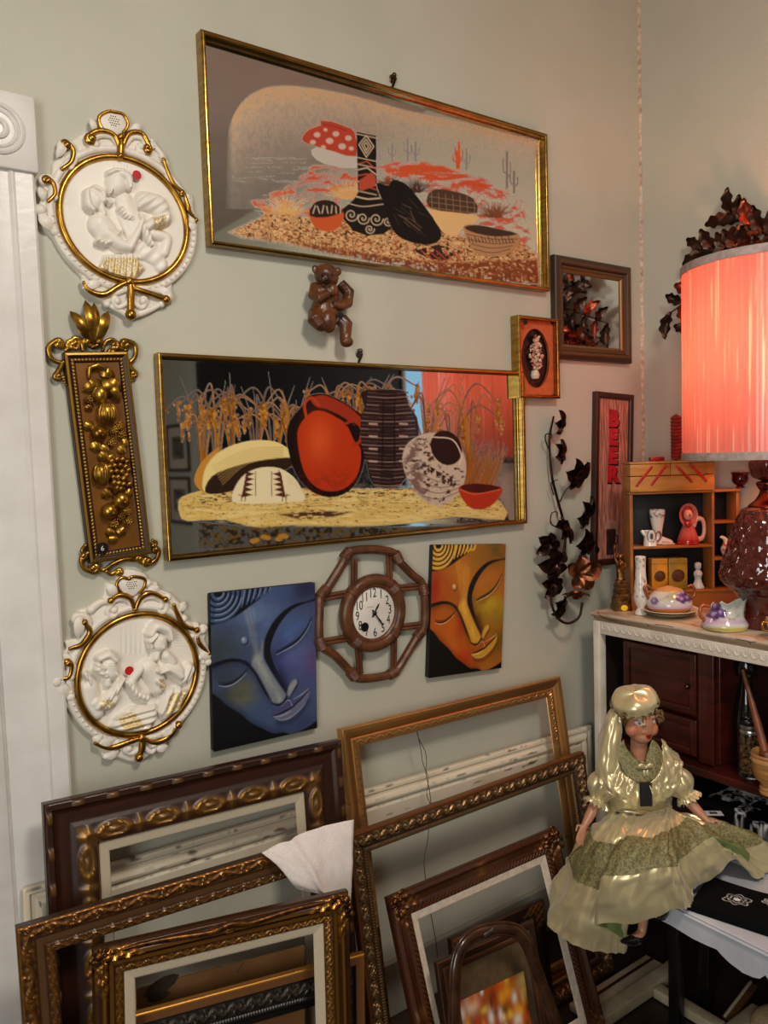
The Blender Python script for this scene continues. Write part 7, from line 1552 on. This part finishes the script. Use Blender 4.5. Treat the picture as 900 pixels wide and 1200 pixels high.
def skirt(v0, v1, nv, off, name, mat):
    v = np.linspace(v0, v1, nv)[:, None, None]
    P = (1-v)*(1-2*v)*Wc+4*v*(1-v)*Mc+v*(2*v-1)*Hc
    du = np.gradient(P, axis=0); dv = np.roll(P, -1, 1)-np.roll(P, 1, 1); Nn = np.cross(dv, du); Nn /= np.linalg.norm(Nn, axis=2, keepdims=True)+1e-9
    k = np.arange(N_)[None, :]/N_; vv = v[..., 0]
    rid = lambda f, g, sd: 1-2*np.abs(vnoise(k*f+vv*1.3, vv*g+0*k, 1.0, sd, 2)-.5)*2
    fold = np.sin(2*PI*9*k+1.5*np.sin(2*PI*3*k))*.55+(rid(24, 1.1, 31)-.5)*1.2+(rid(60, 3.0, 37)-.5)*.40
    wr = (vnoise(k*36+vv*9, vv*9-k*20, 1.0, 33, 2)-.5)
    amp = .0035+.0135*np.clip(vv, 0, 1)*np.clip(1.35-vv, .3, 1)
    P = P-Nn*(fold*amp+wr*.012+off)[..., None]
    # keep the cloth off the bench boards
    over = (P[..., 0] > BX-.03) & (P[..., 1] < -.36); P[..., 2] = np.where(over, np.maximum(P[..., 2], BZ+.006+.012*(P[..., 0] < 1.70)*0), P[..., 2]); st_ = (P[..., 0] > 1.66) & (P[..., 0] < 1.86) & (P[..., 1] < -.69); P[..., 2] = np.where(st_, np.maximum(P[..., 2], BZ+.036), P[..., 2]); P[..., 0] = np.minimum(P[..., 0], XF-.012)
    return build(name, MB().grid(P, cv=True), mat, dl, smooth=180)
skirt(0, .44, 26, 0, 'skirt', m_sat); skirt(.40, .70, 20, .0025, 'lace_band', m_lace); fl = skirt(.67, 1.0, 24, .0010, 'flounce', m_sat); skirt(.5, .985, 18, -.005, 'lining', m_lin)
build('waistband', MB().tube(catmull(Wt+np.array([0, 0, .004]), 4, True), .006, 8, closed=True), m_sat, dl, smooth=180)
# ------------------------------------------------------------------ empty picture frames leaning along the wall
def leaning(tl, tr, off, yaw, lean):
    yaw, lean = math.radians(yaw), math.radians(lean)
    X = np.array([math.cos(yaw), math.sin(yaw), 0]); n_ = np.array([math.sin(yaw), -math.cos(yaw), 0]); U = np.array([0, 0, 1.])*math.cos(lean)-n_*math.sin(lean); N = np.cross(X, U)
    P = onY(*tl, -off); Q = onP(*tr, P, N); d = Q-P; ro = math.atan2(float(d @ U), float(d @ X)); w = np.linalg.norm(d)
    X2 = X*math.cos(ro)+U*math.sin(ro); U2 = -X*math.sin(ro)+U*math.cos(ro)
    h = (min(P[2], Q[2])-.002)/U2[2]
    return P, X2, U2, w, h, N
def ins(F, px, py):
    P, X, U, w, h, N = F; q = onP(px, py, P, N)-P; return (float(q @ X)-float(q @ U))/2
def fthing(name, label, F):
    P, X, U, w, h, N = F; b = P+X*w/2-U*h; return thing(name, label, 'picture frame', (b[0], b[1], 0))
def nz_(s, t, k, sd): return vnoise(s*k, t*k, 1.0, sd, 3)
m_fdk = vmat('dark_carved_wood', rough=.36, bump=.15, bscale=140); m_fgold = vmat('gold_leaf_frame', rough=.32, bump=.12, bscale=160); m_fsil = vmat('bronze_carved_frame', rough=.38, bump=.12, bscale=160); m_fwh = vmat('chipped_white_frame', rough=.55, bump=.2, bscale=90)
# a: chipped white frame at the very back
FA = leaning((25, 1040.7), (689.8, 849.1), .026, 0, 2.6); TA = .118
ra = fthing('white_surround', 'wide chipped white painted surround standing behind all the empty frames', FA)
def ca(side, s, t, L, dh):
    n1 = nz_(s, t, 55, 2); n2 = nz_(s*.22, t*1.6, 60, 5); edge = band(t, .0, .006)+band(t, .028, .033)+band(t, .050, .055); g = np.clip((n2-.74)*16, 0, 1)*.9+np.clip((n1-.60)*8, 0, 1)*edge*.8
    c = mixc((226, 216, 196), (210, 194, 166), nz_(s, t, 12, 7)); k = np.clip(g, 0, 1)[..., None]; return c*(1-k)+np.array([*lin((62, 54, 56)), 0])*k
rails(ra, *FA[:5], [(0, 0), (0, .012), (.004, .015), (.012, .015), (.017, .009), (.024, .009), (.028, .016), (.036, .019), (.044, .016), (.048, .010), (.054, .010), (.058, .013), (.108, .009), (.112, .006), (TA, .004)], m_fwh, colf=ca, ns=420, nt=34, sides=(0, 1, 3))
# b: dark carved frame with a linen slip
FBm = leaning((48, 940.3), (394, 865.7), .088, -2.6, 7.5)
rb_ = fthing('empty_frame', 'large dark carved wooden frame with gold ovals and linen slip, beside the casing', FBm); TB = ins(FBm, 116.7, 984.7); TB2 = ins(FBm, 128.5, 997)
e1, e2 = TB*.17, TB*.55; bm = (e2+TB*.94)/2; bhw = (TB*.94-e2)/2
def ob(side, s, t, L):
    ov = np.hypot((s/.105-np.round(s/.105))*.105/.038, (t-bm)/(bhw*.80)); ring = np.exp(-((ov-.78)/.20)**2); core = np.exp(-(ov/.36)**2); dia = np.exp(-(np.abs((s/.105-np.floor(s/.105)-.5)*.105)/.011+np.abs(t-bm)/(bhw*.8))**2)
    no = np.clip(np.cos(2*PI*s/.07)*1.6-.5, 0, 1)*band(t, .003, e1, .004)
    return .0055*np.clip(ring+core*.8+dia*.9, 0, 1)*band(t, e2, TB*.97, .004)+.004*no
def cbf(side, s, t, L, dh):
    g = np.clip(dh/.0052, 0, 1)*(.45+.9*nz_(s, t, 46, 3)); cornr = np.clip((np.abs(s)-(L/2-t)+.0)/.01+1.6, 0, 1)*band(t, e2, TB*.97, .004); g = np.clip(g*(.55+.45*band(t, e2, TB))+.65*cornr*nz_(s, t, 60, 8), 0, 1)
    c = mixc((30, 15, 9, 0), (58, 25, 12, 0), nz_(s*.25, t*3, 40, 6)); G_ = np.array([*lin((146, 104, 46)), .8]); return c*(1-g[..., None])+G_*g[..., None]
rails(rb_, *FBm[:5], [(0, 0), (0, .024), (.004, .028), (e1*.8, .028), (e1, .022), (e1+.008, .017), (e2-.010, .017), (e2, .021), (bm, .026), (TB*.94, .021), (TB*.97, .014), (TB, .010)], m_fdk, orn=ob, colf=cbf, ns=420, nt=40)
rails(rb_, *FBm[:5], [(0, .004), (0, .011), (.002, .012), (TB2-TB-.002, .009), (TB2-TB, .006)], m_linen, ns=4, nt=6, name='linen_slip', inset=TB-.002)
# c: bronze scroll frame
FC = leaning((17.3, 1083.6), (392, 974), .196, -6, 6.5)
rc_ = fthing('empty_frame', 'brown frame with gold scrolls and plain middle band, at lower left', FC); TC = ins(FC, 62, 1117); u1, u2 = TC*.46, TC*.70
def oc(side, s, t, L): return .0055*acanthus(s, t-u1*.52, .085, u1*.50)*band(t, .002, u1, .002)+.003*acanthus(s+.02, t-(u2+TC)/2, .034, (TC-u2)*.5)*band(t, u2, TC, .002)
def cc_(side, s, t, L, dh):
    g = np.clip(dh/.004, 0, 1)*(.4+.8*nz_(s, t, 50, 4)); c = mixc((40, 23, 12, .1), (66, 40, 20, .15), nz_(s*.5, t, 36, 9)); fl_ = band(t, u1, u2, .002)[..., None]; c = c*(1-fl_)+mixc((76, 50, 30, .05), (88, 60, 36, .05), nz_(s, t, 20, 3))*fl_
    top = band(t, 0, .004, .001); g = np.clip(g+.6*top, 0, 1); G_ = np.array([*lin((160, 106, 46)), .85]); return c*(1-g[..., None])+G_*g[..., None]
rails(rc_, *FC[:5], [(0, 0), (0, .020), (.003, .023), (u1*.5, .020), (u1, .013), (u1+.003, .011), (u2, .010), (u2+.003, .013), (TC-.003, .010), (TC, .006)], m_fgold, orn=oc, colf=cc_, ns=460, nt=36)
# d: swept gold frame with a linen slip, in front
FD = leaning((107, 1108), (405, 1040.7), .30, -11, 5.5)
rd = fthing('empty_frame', 'ornate gold frame with swept corners and wide linen slip, front left', FD); TD = ins(FD, 144.7, 1136); TD2 = ins(FD, 158.7, 1146.5)
v1, v2 = TD*.50, TD*.66
def od(side, s, t, L):
    c_ = np.clip((np.abs(s)-(L/2-t)+.075)/.03, 0, 1); cen = np.exp(-(s/.022)**2)
    return c_*.007*(.5+.5*np.cos(s*260)*np.cos(t*240))*band(t, .002, v1, .003)+.003*cen*band(t, .004, v1, .004)*np.clip(np.cos(s*200)+.5, 0, 1)+.003*acanthus(s, t-(v2+TD)/2, .030, (TD-v2)*.5)*band(t, v2, TD, .002)
def cd(side, s, t, L, dh):
    g = np.clip(dh/.003, 0, 1)*(.5+.7*nz_(s, t, 50, 4))+band(t, v1*.55, v1*.8, .003)*.75+band(t, v1*1.02, v2*.95, .002)*1.0; g = np.clip(g, 0, 1)
    c = mixc((42, 23, 10, .25), (70, 40, 16, .35), nz_(s*.4, t, 36, 9)); G_ = np.array([*lin((170, 116, 48)), .95]); return c*(1-g[..., None])+G_*g[..., None]
rails(rd, *FD[:5], [(0, 0), (0, .014), (.004, .020), (v1*.35, .021), (v1*.55, .026), (v1*.8, .026), (v1, .018), (v1*1.02, .020), (v2, .020), (v2+.002, .016), (TD-.002, .013), (TD, .009)], m_fgold, orn=od, colf=cd, ns=420, nt=40)
rails(rd, *FD[:5], [(0, .003), (0, .010), (.002, .011), (TD2-TD-.003, .007), (TD2-TD, .004)], m_linen, ns=4, nt=6, name='linen_slip', inset=TD-.002)
P, X, U, w, h, N = FD
def corner_orn(parent, F, cx, cy, T, mat, R, amp=1.0):
    P, X, U, w, h, N = F; c = P+X*cx-U*cy; mb = MB(); sx = 1 if cx < w/2 else -1
    for k in range(16):
        a = R.uniform(-.15, PI/2+.15); r = R.uniform(.006, T*1.25); q = c+X*sx*r*math.cos(a)-U*r*math.sin(a)+N*(.024+R.uniform(-.002, .003)); d = X*sx*math.cos(a+R.uniform(-.6, .6))-U*math.sin(a+R.uniform(-.6, .6)); mb.leaf(q, q+d*T*.55*amp, N, T*.30, curl=.2, fold=-.15, nu=7, nv=5, thick=.004)
    for k in range(7):
        a = k*PI/12; q = c+X*sx*T*.62*math.cos(a)-U*T*.62*math.sin(a)+N*.027; mb.ball(q, .0048, 8, 6)
    mb.ball(c+X*sx*T*.3-U*T*.3+N*.027, (.009, .009, .009), 12, 8)
    build('corner_ornament', mb, mat, parent, smooth=60)
m_orn = pmat('gilt_composition', (124, 78, 34), (52, 30, 14), scale=70, rough=.34, metal=.8, bump=.3, bscale=150)
R_ = random.Random(5); corner_orn(rd, FD, 0.002, 0.002, v1, m_orn, R_); corner_orn(rd, FD, w-.002, 0.002, v1, m_orn, R_)
sw_ = MB(); tt = np.linspace(-.44, .44, 40)
sw_.tube([P+X*(w/2+w*t)-U*(v1*.42-.006*math.exp(-(t/.05)**2)*1.4+.004*math.cos(t*10))+N*(.026+.002*math.cos(t*10)) for t in tt], [.002, .004, .005, .0055, .0075, .0055, .005, .004, .002], 8, up=N); build('swept_crest', sw_, m_orn, rd, smooth=60)
# e: bright gold frame
FE = leaning((394.4, 853.7), (650, 792.5), .048, 0, 10.3)
re_ = fthing('empty_frame', 'tall bright gold frame leaning on the wall below the clock', FE); TE = ins(FE, 420.8, 871.5); w1 = TE*.60
def oe(side, s, t, L): return .003*acanthus(s, t-(w1+TE*.93)/2, .032, (TE*.93-w1)*.5)*band(t, w1, TE*.95, .002)
def ce(side, s, t, L, dh):
    g = np.clip(dh/.0025, 0, 1); c = mixc((184, 130, 70, .85), (226, 172, 108, .9), nz_(s*.2, t*2, 30, 4)); dk = band(t, w1, TE, .002)*(1-g)*.55+np.clip((nz_(s, t, 60, 8)-.74)*4, 0, .5); c = c*(1-dk[..., None])+np.array([*lin((88, 50, 24)), .4])*dk[..., None]; return c
rails(re_, *FE[:5], [(0, 0), (0, .022), (.002, .025), (.006, .026), (w1*.4, .024), (w1*.75, .018), (w1*.9, .014), (w1, .016), (TE*.93, .014), (TE*.96, .009), (TE, .006)], m_fgold, orn=oe, colf=ce, ns=420, nt=34)
P, X, U, w, h, N = FE
def ew_(L): return [onP(x, y, P+N*.004, N) for x, y in L]
wr = MB(); wr.tube(catmull(ew_([(487, 852), (491, 866), (498, 880), (500, 892), (499, 906), (503, 925), (505, 945), (503, 965), (501, 985), (497, 1008), (499, 1032), (505, 1072), (510, 1098), (513, 1122)]), 4), .0011, 5); wr.tube(catmull(ew_([(489, 858), (493, 878), (496, 896), (502, 912), (500, 930), (504, 942)]), 4), .0010, 5)
build('hanging_wire', wr, m_blk, re_)
# f: bronze leaf frame
FF = leaning((402.7, 978), (678.4, 880), .155, 0, 9.5)
rf_ = fthing('empty_frame', 'bronze frame carved all round with leaves, in front of the bright gold frame', FF); TF = ins(FF, 433, 991); q1, q2 = TF*.12, TF*.70
def of(side, s, t, L): return .006*acanthus(s, t-(q1+q2)/2, .046, (q2-q1)*.52)*band(t, q1, q2, .002)+.002*beads(s, t-TF*.86, .007, TF*.10)
def cf(side, s, t, L, dh):
    g = np.clip(dh/.004, 0, 1)*(.5+.7*nz_(s, t, 50, 4)); c = mixc((50, 30, 18, .3), (80, 50, 28, .4), nz_(s*.4, t, 36, 9)); g = np.clip(g+.5*band(t, TF*.93, TF, .001), 0, 1); G_ = np.array([*lin((168, 132, 90)), .9]); c = c*(1-g[..., None])+G_*g[..., None]; ed = band(t, -.01, q1, .002)[..., None]; return c*(1-ed)+np.array([*lin((120, 72, 32)), .6])*ed
rails(rf_, *FF[:5], [(0, 0), (0, .020), (.003, .023), (q1, .023), ((q1+q2)/2, .021), (q2, .013), (q2+.003, .010), (TF*.8, .011), (TF*.94, .011), (TF, .006)], m_fsil, orn=of, colf=cf, ns=460, nt=36)
# g: dark ornate frame with a pale slip
FG = leaning((450, 1051), (646.3, 969), .25, -1, 19)
rg_ = fthing('empty_frame', 'dark brown ornate frame with a thin pale slip, leaning left of the doll', FG); TG = ins(FG, 479, 1070); TG2 = ins(FG, 488.8, 1080); g1 = TG*.72
def og(side, s, t, L):
    c_ = np.clip((np.abs(s)-(L/2-t)+.065)/.03, 0, 1); return .006*c_*(.5+.5*np.cos(s*270)*np.cos(t*250))*band(t, .003, g1, .003)+.0022*np.clip(np.cos(2*PI*(s+t*.8)/.012), 0, 1)*band(t, g1, TG*.96, .002)+.003*np.exp(-(s/.014)**2)*band(t, .004, g1, .004)
def cg(side, s, t, L, dh):
    g = np.clip(dh/.0045, 0, 1)*(.3+.7*nz_(s, t, 60, 4))*.75; c = mixc((46, 22, 12, .1), (74, 36, 18, .15), nz_(s*.3, t*2, 36, 9)); G_ = np.array([*lin((150, 96, 48)), .8]); return c*(1-g[..., None])+G_*g[..., None]
rails(rg_, *FG[:5], [(0, 0), (0, .016), (.004, .022), (.012, .025), (g1*.5, .018), (g1*.8, .015), (g1, .018), (TG*.96, .015), (TG, .010)], m_fdk, orn=og, colf=cg, ns=380, nt=34)
rails(rg_, *FG[:5], [(0, .003), (0, .0105), (.002, .0115), (TG2-TG-.002, .008), (TG2-TG, .005)], m_liner, ns=4, nt=6, name='pale_slip', inset=TG-.002)
corner_orn(rg_, FG, .002, .002, g1*.8, m_orn, R_); corner_orn(rg_, FG, FG[3]-.002, .002, g1*.8, m_orn, R_)
# h: small dark frame seen through g
FH = leaning((524, 1099), (633, 1052), .250, -1, 9)
rh_ = fthing('empty_frame', 'small dark frame with gilt corners behind the arched frame', FH)
def ohh(side, s, t, L): return .005*np.clip((np.abs(s)-(L/2-t)+.06)/.02, 0, 1)*(.5+.5*np.cos(s*300)*np.cos(t*280))*band(t, .002, .034, .003)
rails(rh_, *FH[:5], [(0, 0), (0, .012), (.003, .016), (.02, .013), (.036, .008), (.040, .005)], m_fdk, orn=ohh, colf=lambda side, s, t, L, dh: mixc((40, 20, 12, .05), (140, 88, 44, .8), np.clip(dh/.004, 0, 1)*.8), ns=200, nt=22)
# framed autumn picture behind the arch
FI = leaning((508, 1127), (622, 1078), .366, -1, 14)
ri = fthing('autumn_picture', 'brown framed picture of autumn foliage seen through the arched frame', FI); ri['category'] = 'framed picture'
rails(ri, *FI[:5], [(0, 0), (0, .010), (.003, .013), (.012, .012), (.018, .008), (.022, .010), (.032, .007), (.034, .005)], m_fdk, colf=lambda side, s, t, L, dh: mixc((52, 28, 16, .05), (92, 52, 28, .2), band(t, .018, .03, .003)), ns=60, nt=16)
P, X, U, w, h, N = FI
build('mat_board', panel(P, X, U, w, h, .004, inset=.030, th=.003), pmat('olive_mat', (84, 62, 34), (70, 50, 26), scale=40, rough=.8), ri)
pw, ph = w-.11, h-.135; PV, px, py, _n = art_grid(P+X*.055-U*.105+N*.006, X, U, pw, ph, 90, 90)
sx_, sy_ = np.meshgrid(np.linspace(0, 1, 90), np.linspace(0, 1, 90), indexing='ij'); a = Art(sx_, sy_); a.put(np.ones(sx_.shape), (150, 70, 26)); R2 = random.Random(4)
for k in range(120): a.soft(R2.random(), R2.random(), R2.uniform(.02, .09), R2.uniform(.02, .08), R2.choice([(226, 150, 40), (206, 96, 30), (120, 40, 18), (236, 200, 120), (180, 60, 24), (232, 220, 206), (70, 34, 18), (214, 180, 60)]), .8)
build('foliage_print', MB().grid(PV, np.concatenate([a.C, np.zeros(sx_.shape+(1,))], 2)), vmat('glossy_print', rough=.12), ri)
# arched dark cane frame
ar = [(529, 1240), (529, 1200), (530, 1150), (532, 1122), (540, 1101), (556, 1088), (580, 1082), (602, 1085), (615, 1100), (626, 1130), (640, 1168), (652, 1200), (668, 1250)]
FJ = leaning((528, 1085), (612, 1068), .432, -2, 10)
P, X, U, w, h, N = FJ; Pa = catmull([onP(x+2, y+6, P, N) for x, y in ar], 6); low = Pa[:, 2].min()
L0, L1 = Pa[0].copy(), Pa[-1].copy(); d0 = nrm(Pa[0]-Pa[3]); d1 = nrm(Pa[-1]-Pa[-4])
Pa = np.vstack([[Pa[0]+d0*(Pa[0][2]-.016)/-d0[2]], Pa, [Pa[-1]+d1*(Pa[-1][2]-.016)/-d1[2]]])
rj = thing('arched_frame', 'dark brown polished arch topped frame at the bottom centre', 'picture frame', (float(Pa[:, 0].mean()), float(Pa[0][1]), 0))
m_arch = pmat('dark_polished_cane', (64, 38, 22), (44, 24, 14), scale=26, rough=.22, bump=.1, bscale=80)
cen = Pa.mean(0)
def offs(k): # shift the path in its plane
    T = np.gradient(Pa, axis=0); S = np.cross(T, N); S /= np.linalg.norm(S, axis=1, keepdims=True); return Pa+S*k
mb = MB(); mb.tube(offs(0), .013, 12, up=N, flat=.9); build('hoop', mb, m_arch, rj, smooth=180)
mb = MB(); mb.tube(offs(.013)+N*.002, .0045, 8, up=N); mb.tube(offs(-.013)+N*.002, .0045, 8, up=N); build('hoop_edge', mb, m_arch, rj, smooth=180)
build('foot_rail', MB().tube([Pa[0], Pa[-1]], .013, 12, up=N), m_arch, rj, smooth=180)
pq = onP(573, 1093, P+N*.014, N); build('worn_label', MB().bbox(pq, (.030, .009, .002), .0009, np.array([nrm(X*.9+U*.32), nrm(U*.9-X*.32), N])), m_pin, rj)
# k: brown and black carved frame seen inside d
FK = leaning((104, 1199), (424, 1114), .264, -9, 5)
rk_ = fthing('empty_frame', 'brown topped frame with a black carved band behind the linen slip frame', FK)
def okk(side, s, t, L): return .004*acanthus(s, t-.042, .040, .018)*band(t, .026, .060, .002)+.002*beads(s, t-.066, .006, .004)
def ckk(side, s, t, L, dh):
    c = mixc((16, 14, 13, .1), (74, 62, 50, .6), np.clip(dh/.004, 0, 1)*.8); f_ = band(t, -.01, .022, .002)[..., None]; c = c*(1-f_)+mixc((96, 60, 32, .05), (112, 72, 40, .05), nz_(s*.3, t, 30, 2))*f_; e_ = band(t, -.01, .004, .001)[..., None]; return c*(1-e_)+np.array([*lin((196, 140, 64)), .9])*e_
rails(rk_, *FK[:5], [(0, 0), (0, .014), (.003, .016), (.022, .014), (.025, .010), (.042, .012), (.060, .010), (.063, .012), (.070, .011), (.074, .006), (.088, .004)], m_fdk, orn=okk, colf=ckk, ns=380, nt=36)
# tan picture with leaf drawing behind it
FM_ = leaning((160, 1158), (356, 1107), .226, -7, 6)
P, X, U, w, h, N = FM_; h -= .10
m_ink = pmat('drawing_ink', (40, 28, 18), (60, 44, 28), scale=60, rough=.7)
rm_ = thing('tan_leaf_picture', 'tan board with a dark leaf drawing behind the front left frames', 'picture', (P[0]+w/2, (P-U*h)[1], (P-U*h)[2]))
build('board', panel(P, X, U, w, h, .003, th=.004), pmat('tan_board', (128, 88, 46), (108, 72, 36), scale=9, rough=.6), rm_)
for (b_, t_) in (((168, 1168), (210, 1142)), ((172, 1172), (200, 1163)), ((180, 1160), (206, 1150)), ((176, 1164), (186, 1148))):
    A_, B_ = onP(*b_, P+N*.0035, N), onP(*t_, P+N*.0035, N); lf = MB(); lf.leaf(A_, B_, N, np.linalg.norm(B_-A_)*.4, curl=0.01, fold=0, thick=.0006); build('drawn_leaf', lf, m_ink, rm_)
lf = MB(); lf.tube([onP(278, 1140, P+N*.0035, N), onP(285, 1128, P+N*.0035, N)], .0012, 5); build('drawn_twig', lf, m_ink, rm_)
# white cloth lying over the frames
Pf, Xf, Uf, wf_, hf_, Nf = FC
def pts(L): return [onP(x, y, Pf+Nf*(.030+o), Nf) for x, y, o in L]
rows = [pts([(306, 999, -.004), (330, 987, -.004), (358, 975, -.004), (386, 966, -.004), (414, 960, -.004)]), pts([(318, 1008, .006), (338, 1004, .010), (362, 996, .010), (388, 990, .008), (414, 984, .004)]), pts([(330, 1020, .008), (346, 1020, .018), (368, 1018, .018), (390, 1014, .010), (413, 1010, .006)]), pts([(342, 1036, .008), (356, 1038, .020), (374, 1040, .020), (392, 1040, .010), (412, 1042, .006)]), pts([(350, 1043, .008), (364, 1046, .018), (380, 1050, .018), (396, 1060, .010), (410, 1072, .006)])]
Pc = np.array([catmull(r, 8) for r in rows]); Pc = np.array([catmull(Pc[:, j], 8) for j in range(Pc.shape[1])]).transpose(1, 0, 2)
aa, bb_ = np.meshgrid(np.linspace(0, 1, Pc.shape[0]), np.linspace(0, 1, Pc.shape[1]), indexing='ij'); Pc[..., 1] += .010*(vnoise(aa*3+bb_*2, bb_*5-aa*2, 1.0, 3, 3)-.5)-.010*np.exp(-((bb_-.32-.25*aa)/.05)**2)
o = build('white_cloth', MB().grid(Pc), pmat('white_cotton', (226, 214, 208), (214, 200, 194), scale=300, rough=.9, bump=.2, bscale=600), None, origin=Pc[-1, 0], smooth=180); so = o.modifiers.new('t', 'SOLIDIFY'); so.thickness = .0015
tag(o, 'white cotton cloth hanging over the corner of the gold scroll frame', 'cloth')
# black bag, floor pieces under the bench
bc = onY(702, 1206, -.62); bg = MB(); bg.ball((bc[0], bc[1], .10), (.085, .07, .10), 40, 28)
V = bg.v[0]; nv_ = np.array([noise.noise(Vector(v*16))*.030+noise.noise(Vector(v*40))*.010 for v in V]); c0 = np.array([bc[0], bc[1], .10]); d = V-c0; V = c0+d*(1+nv_[:, None]/.085); V[:, 2] = np.clip(V[:, 2], .001, None); bg.v[0] = V
tag(build('black_bag', bg, pmat('black_plastic', (12, 12, 13), (8, 8, 9), rough=.2, bump=.5, bscale=40, bdist=.004), None, origin=(bc[0], bc[1], 0), smooth=180), 'crumpled black plastic bag at the bottom edge below the doll', 'bag')
m_crm = pmat('old_cream_paint', (190, 176, 150), (160, 144, 118), scale=12, rough=.5, bump=.2)
fr = thing('cream_floor_frame', 'cream painted wooden frame lying on the floor under the bench', 'picture frame', (1.84, -.50, 0))
for (c, s) in (((1.855, -.405, .020), (.42, .045, .036)), ((1.855, -.66, .020), (.42, .04, .036)), ((1.925, -.532, .018), (.04, .208, .030)), ((1.665, -.532, .018), (.04, .208, .030))): build('rail', MB().bbox(c, s, .006), m_crm, fr)
bd = thing('cream_board', 'flat cream board lying on the floor behind the cream frame', 'board', (1.86, -.335, 0)); build('board', MB().bbox((1.86, -.345, .011), (.36, .07, .022), .004), m_crm, bd); build('groove_strip', MB().bbox((1.86, -.338, .0245), (.36, .008, .003), .001), m_mah, bd)
stq = thing('brown_moulding_strip', 'loose brown moulding strip on the floor at lower right', 'moulding', (2.075, -.60, 0)); build('strip', MB().bbox((2.075, -.60, .010), (.20, .030, .012), .003, np.array([[.985, .17, 0], [-.17, .985, 0], [0, 0, 1.]])), pmat('brown_moulding', (110, 70, 40), (84, 50, 28), scale=20, rough=.4), stq); build('raised_bead', MB().bbox((2.075, -.594, .017), (.20, .008, .008), .003, np.array([[.985, .17, 0], [-.17, .985, 0], [0, 0, 1.]])), m_crm, stq)
hs_ = onZ(893, 1206, .05); tag(build('round_straw_hat', MB().lathe(dens([(.13, 0), (.132, .004), (.095, .012), (.085, .03), (.072, .062), (.045, .078), (.0005, .082)], 4), (hs_[0]+.05, hs_[1]-.03, .0008), 48), pmat('pale_straw', (196, 172, 132), (164, 138, 98), scale=90, rough=.8, bump=.5, bscale=200), None, origin=(hs_[0]+.05, hs_[1]-.03, 0)), 'round pale straw hat on the floor at the bottom right corner', 'hat')
# framed prints further along the right wall, seen mirrored in the lower long print
for k, (y, z, lab) in enumerate(((-4.38, 1.72, 'upper dark framed print mirrored in the left end of the lower long print'), (-4.40, 1.30, 'lower dark framed print mirrored in the left end of the lower long print'))):
    t = thing('framed_print', lab, 'framed picture', (XB, y, z-.2)); Pq = np.array([XB-.001, y+.22, z+.19])
    rails(t, Pq, np.array([0, -1., 0]), Z0, .44, .38, [(0, 0), (0, .018), (.004, .020), (.022, .018), (.026, .010)], m_dwood, ns=4, nt=8); build('mat_board', panel(Pq, np.array([0, -1., 0]), Z0, .44, .38, .008, inset=.02, th=.004), m_liner, t); build('print', panel(Pq, np.array([0, -1., 0]), Z0, .44, .38, .0095, inset=.10, th=.003), pmat('grey_print', (120, 108, 96), (60, 54, 50), scale=22, rough=.6, lo=.42, hi=.58), t)

GR = {'empty_frame': 'empty picture frames leaning along the wall', 'oval_plaque': 'oval plaster plaques', 'framed_mirror_print': 'long brass framed prints', 'painted_picture': 'paintings of faces on canvas', 'ochre_tin': 'ochre tins in the hutch', 'picture_hook': 'hooks above the long prints', 'framed_print': 'framed prints on the right wall'}
for o in COL.objects:
    if o.parent is None:
        g = GR.get(o.name.split('.')[0])
        if g: o['group'] = g
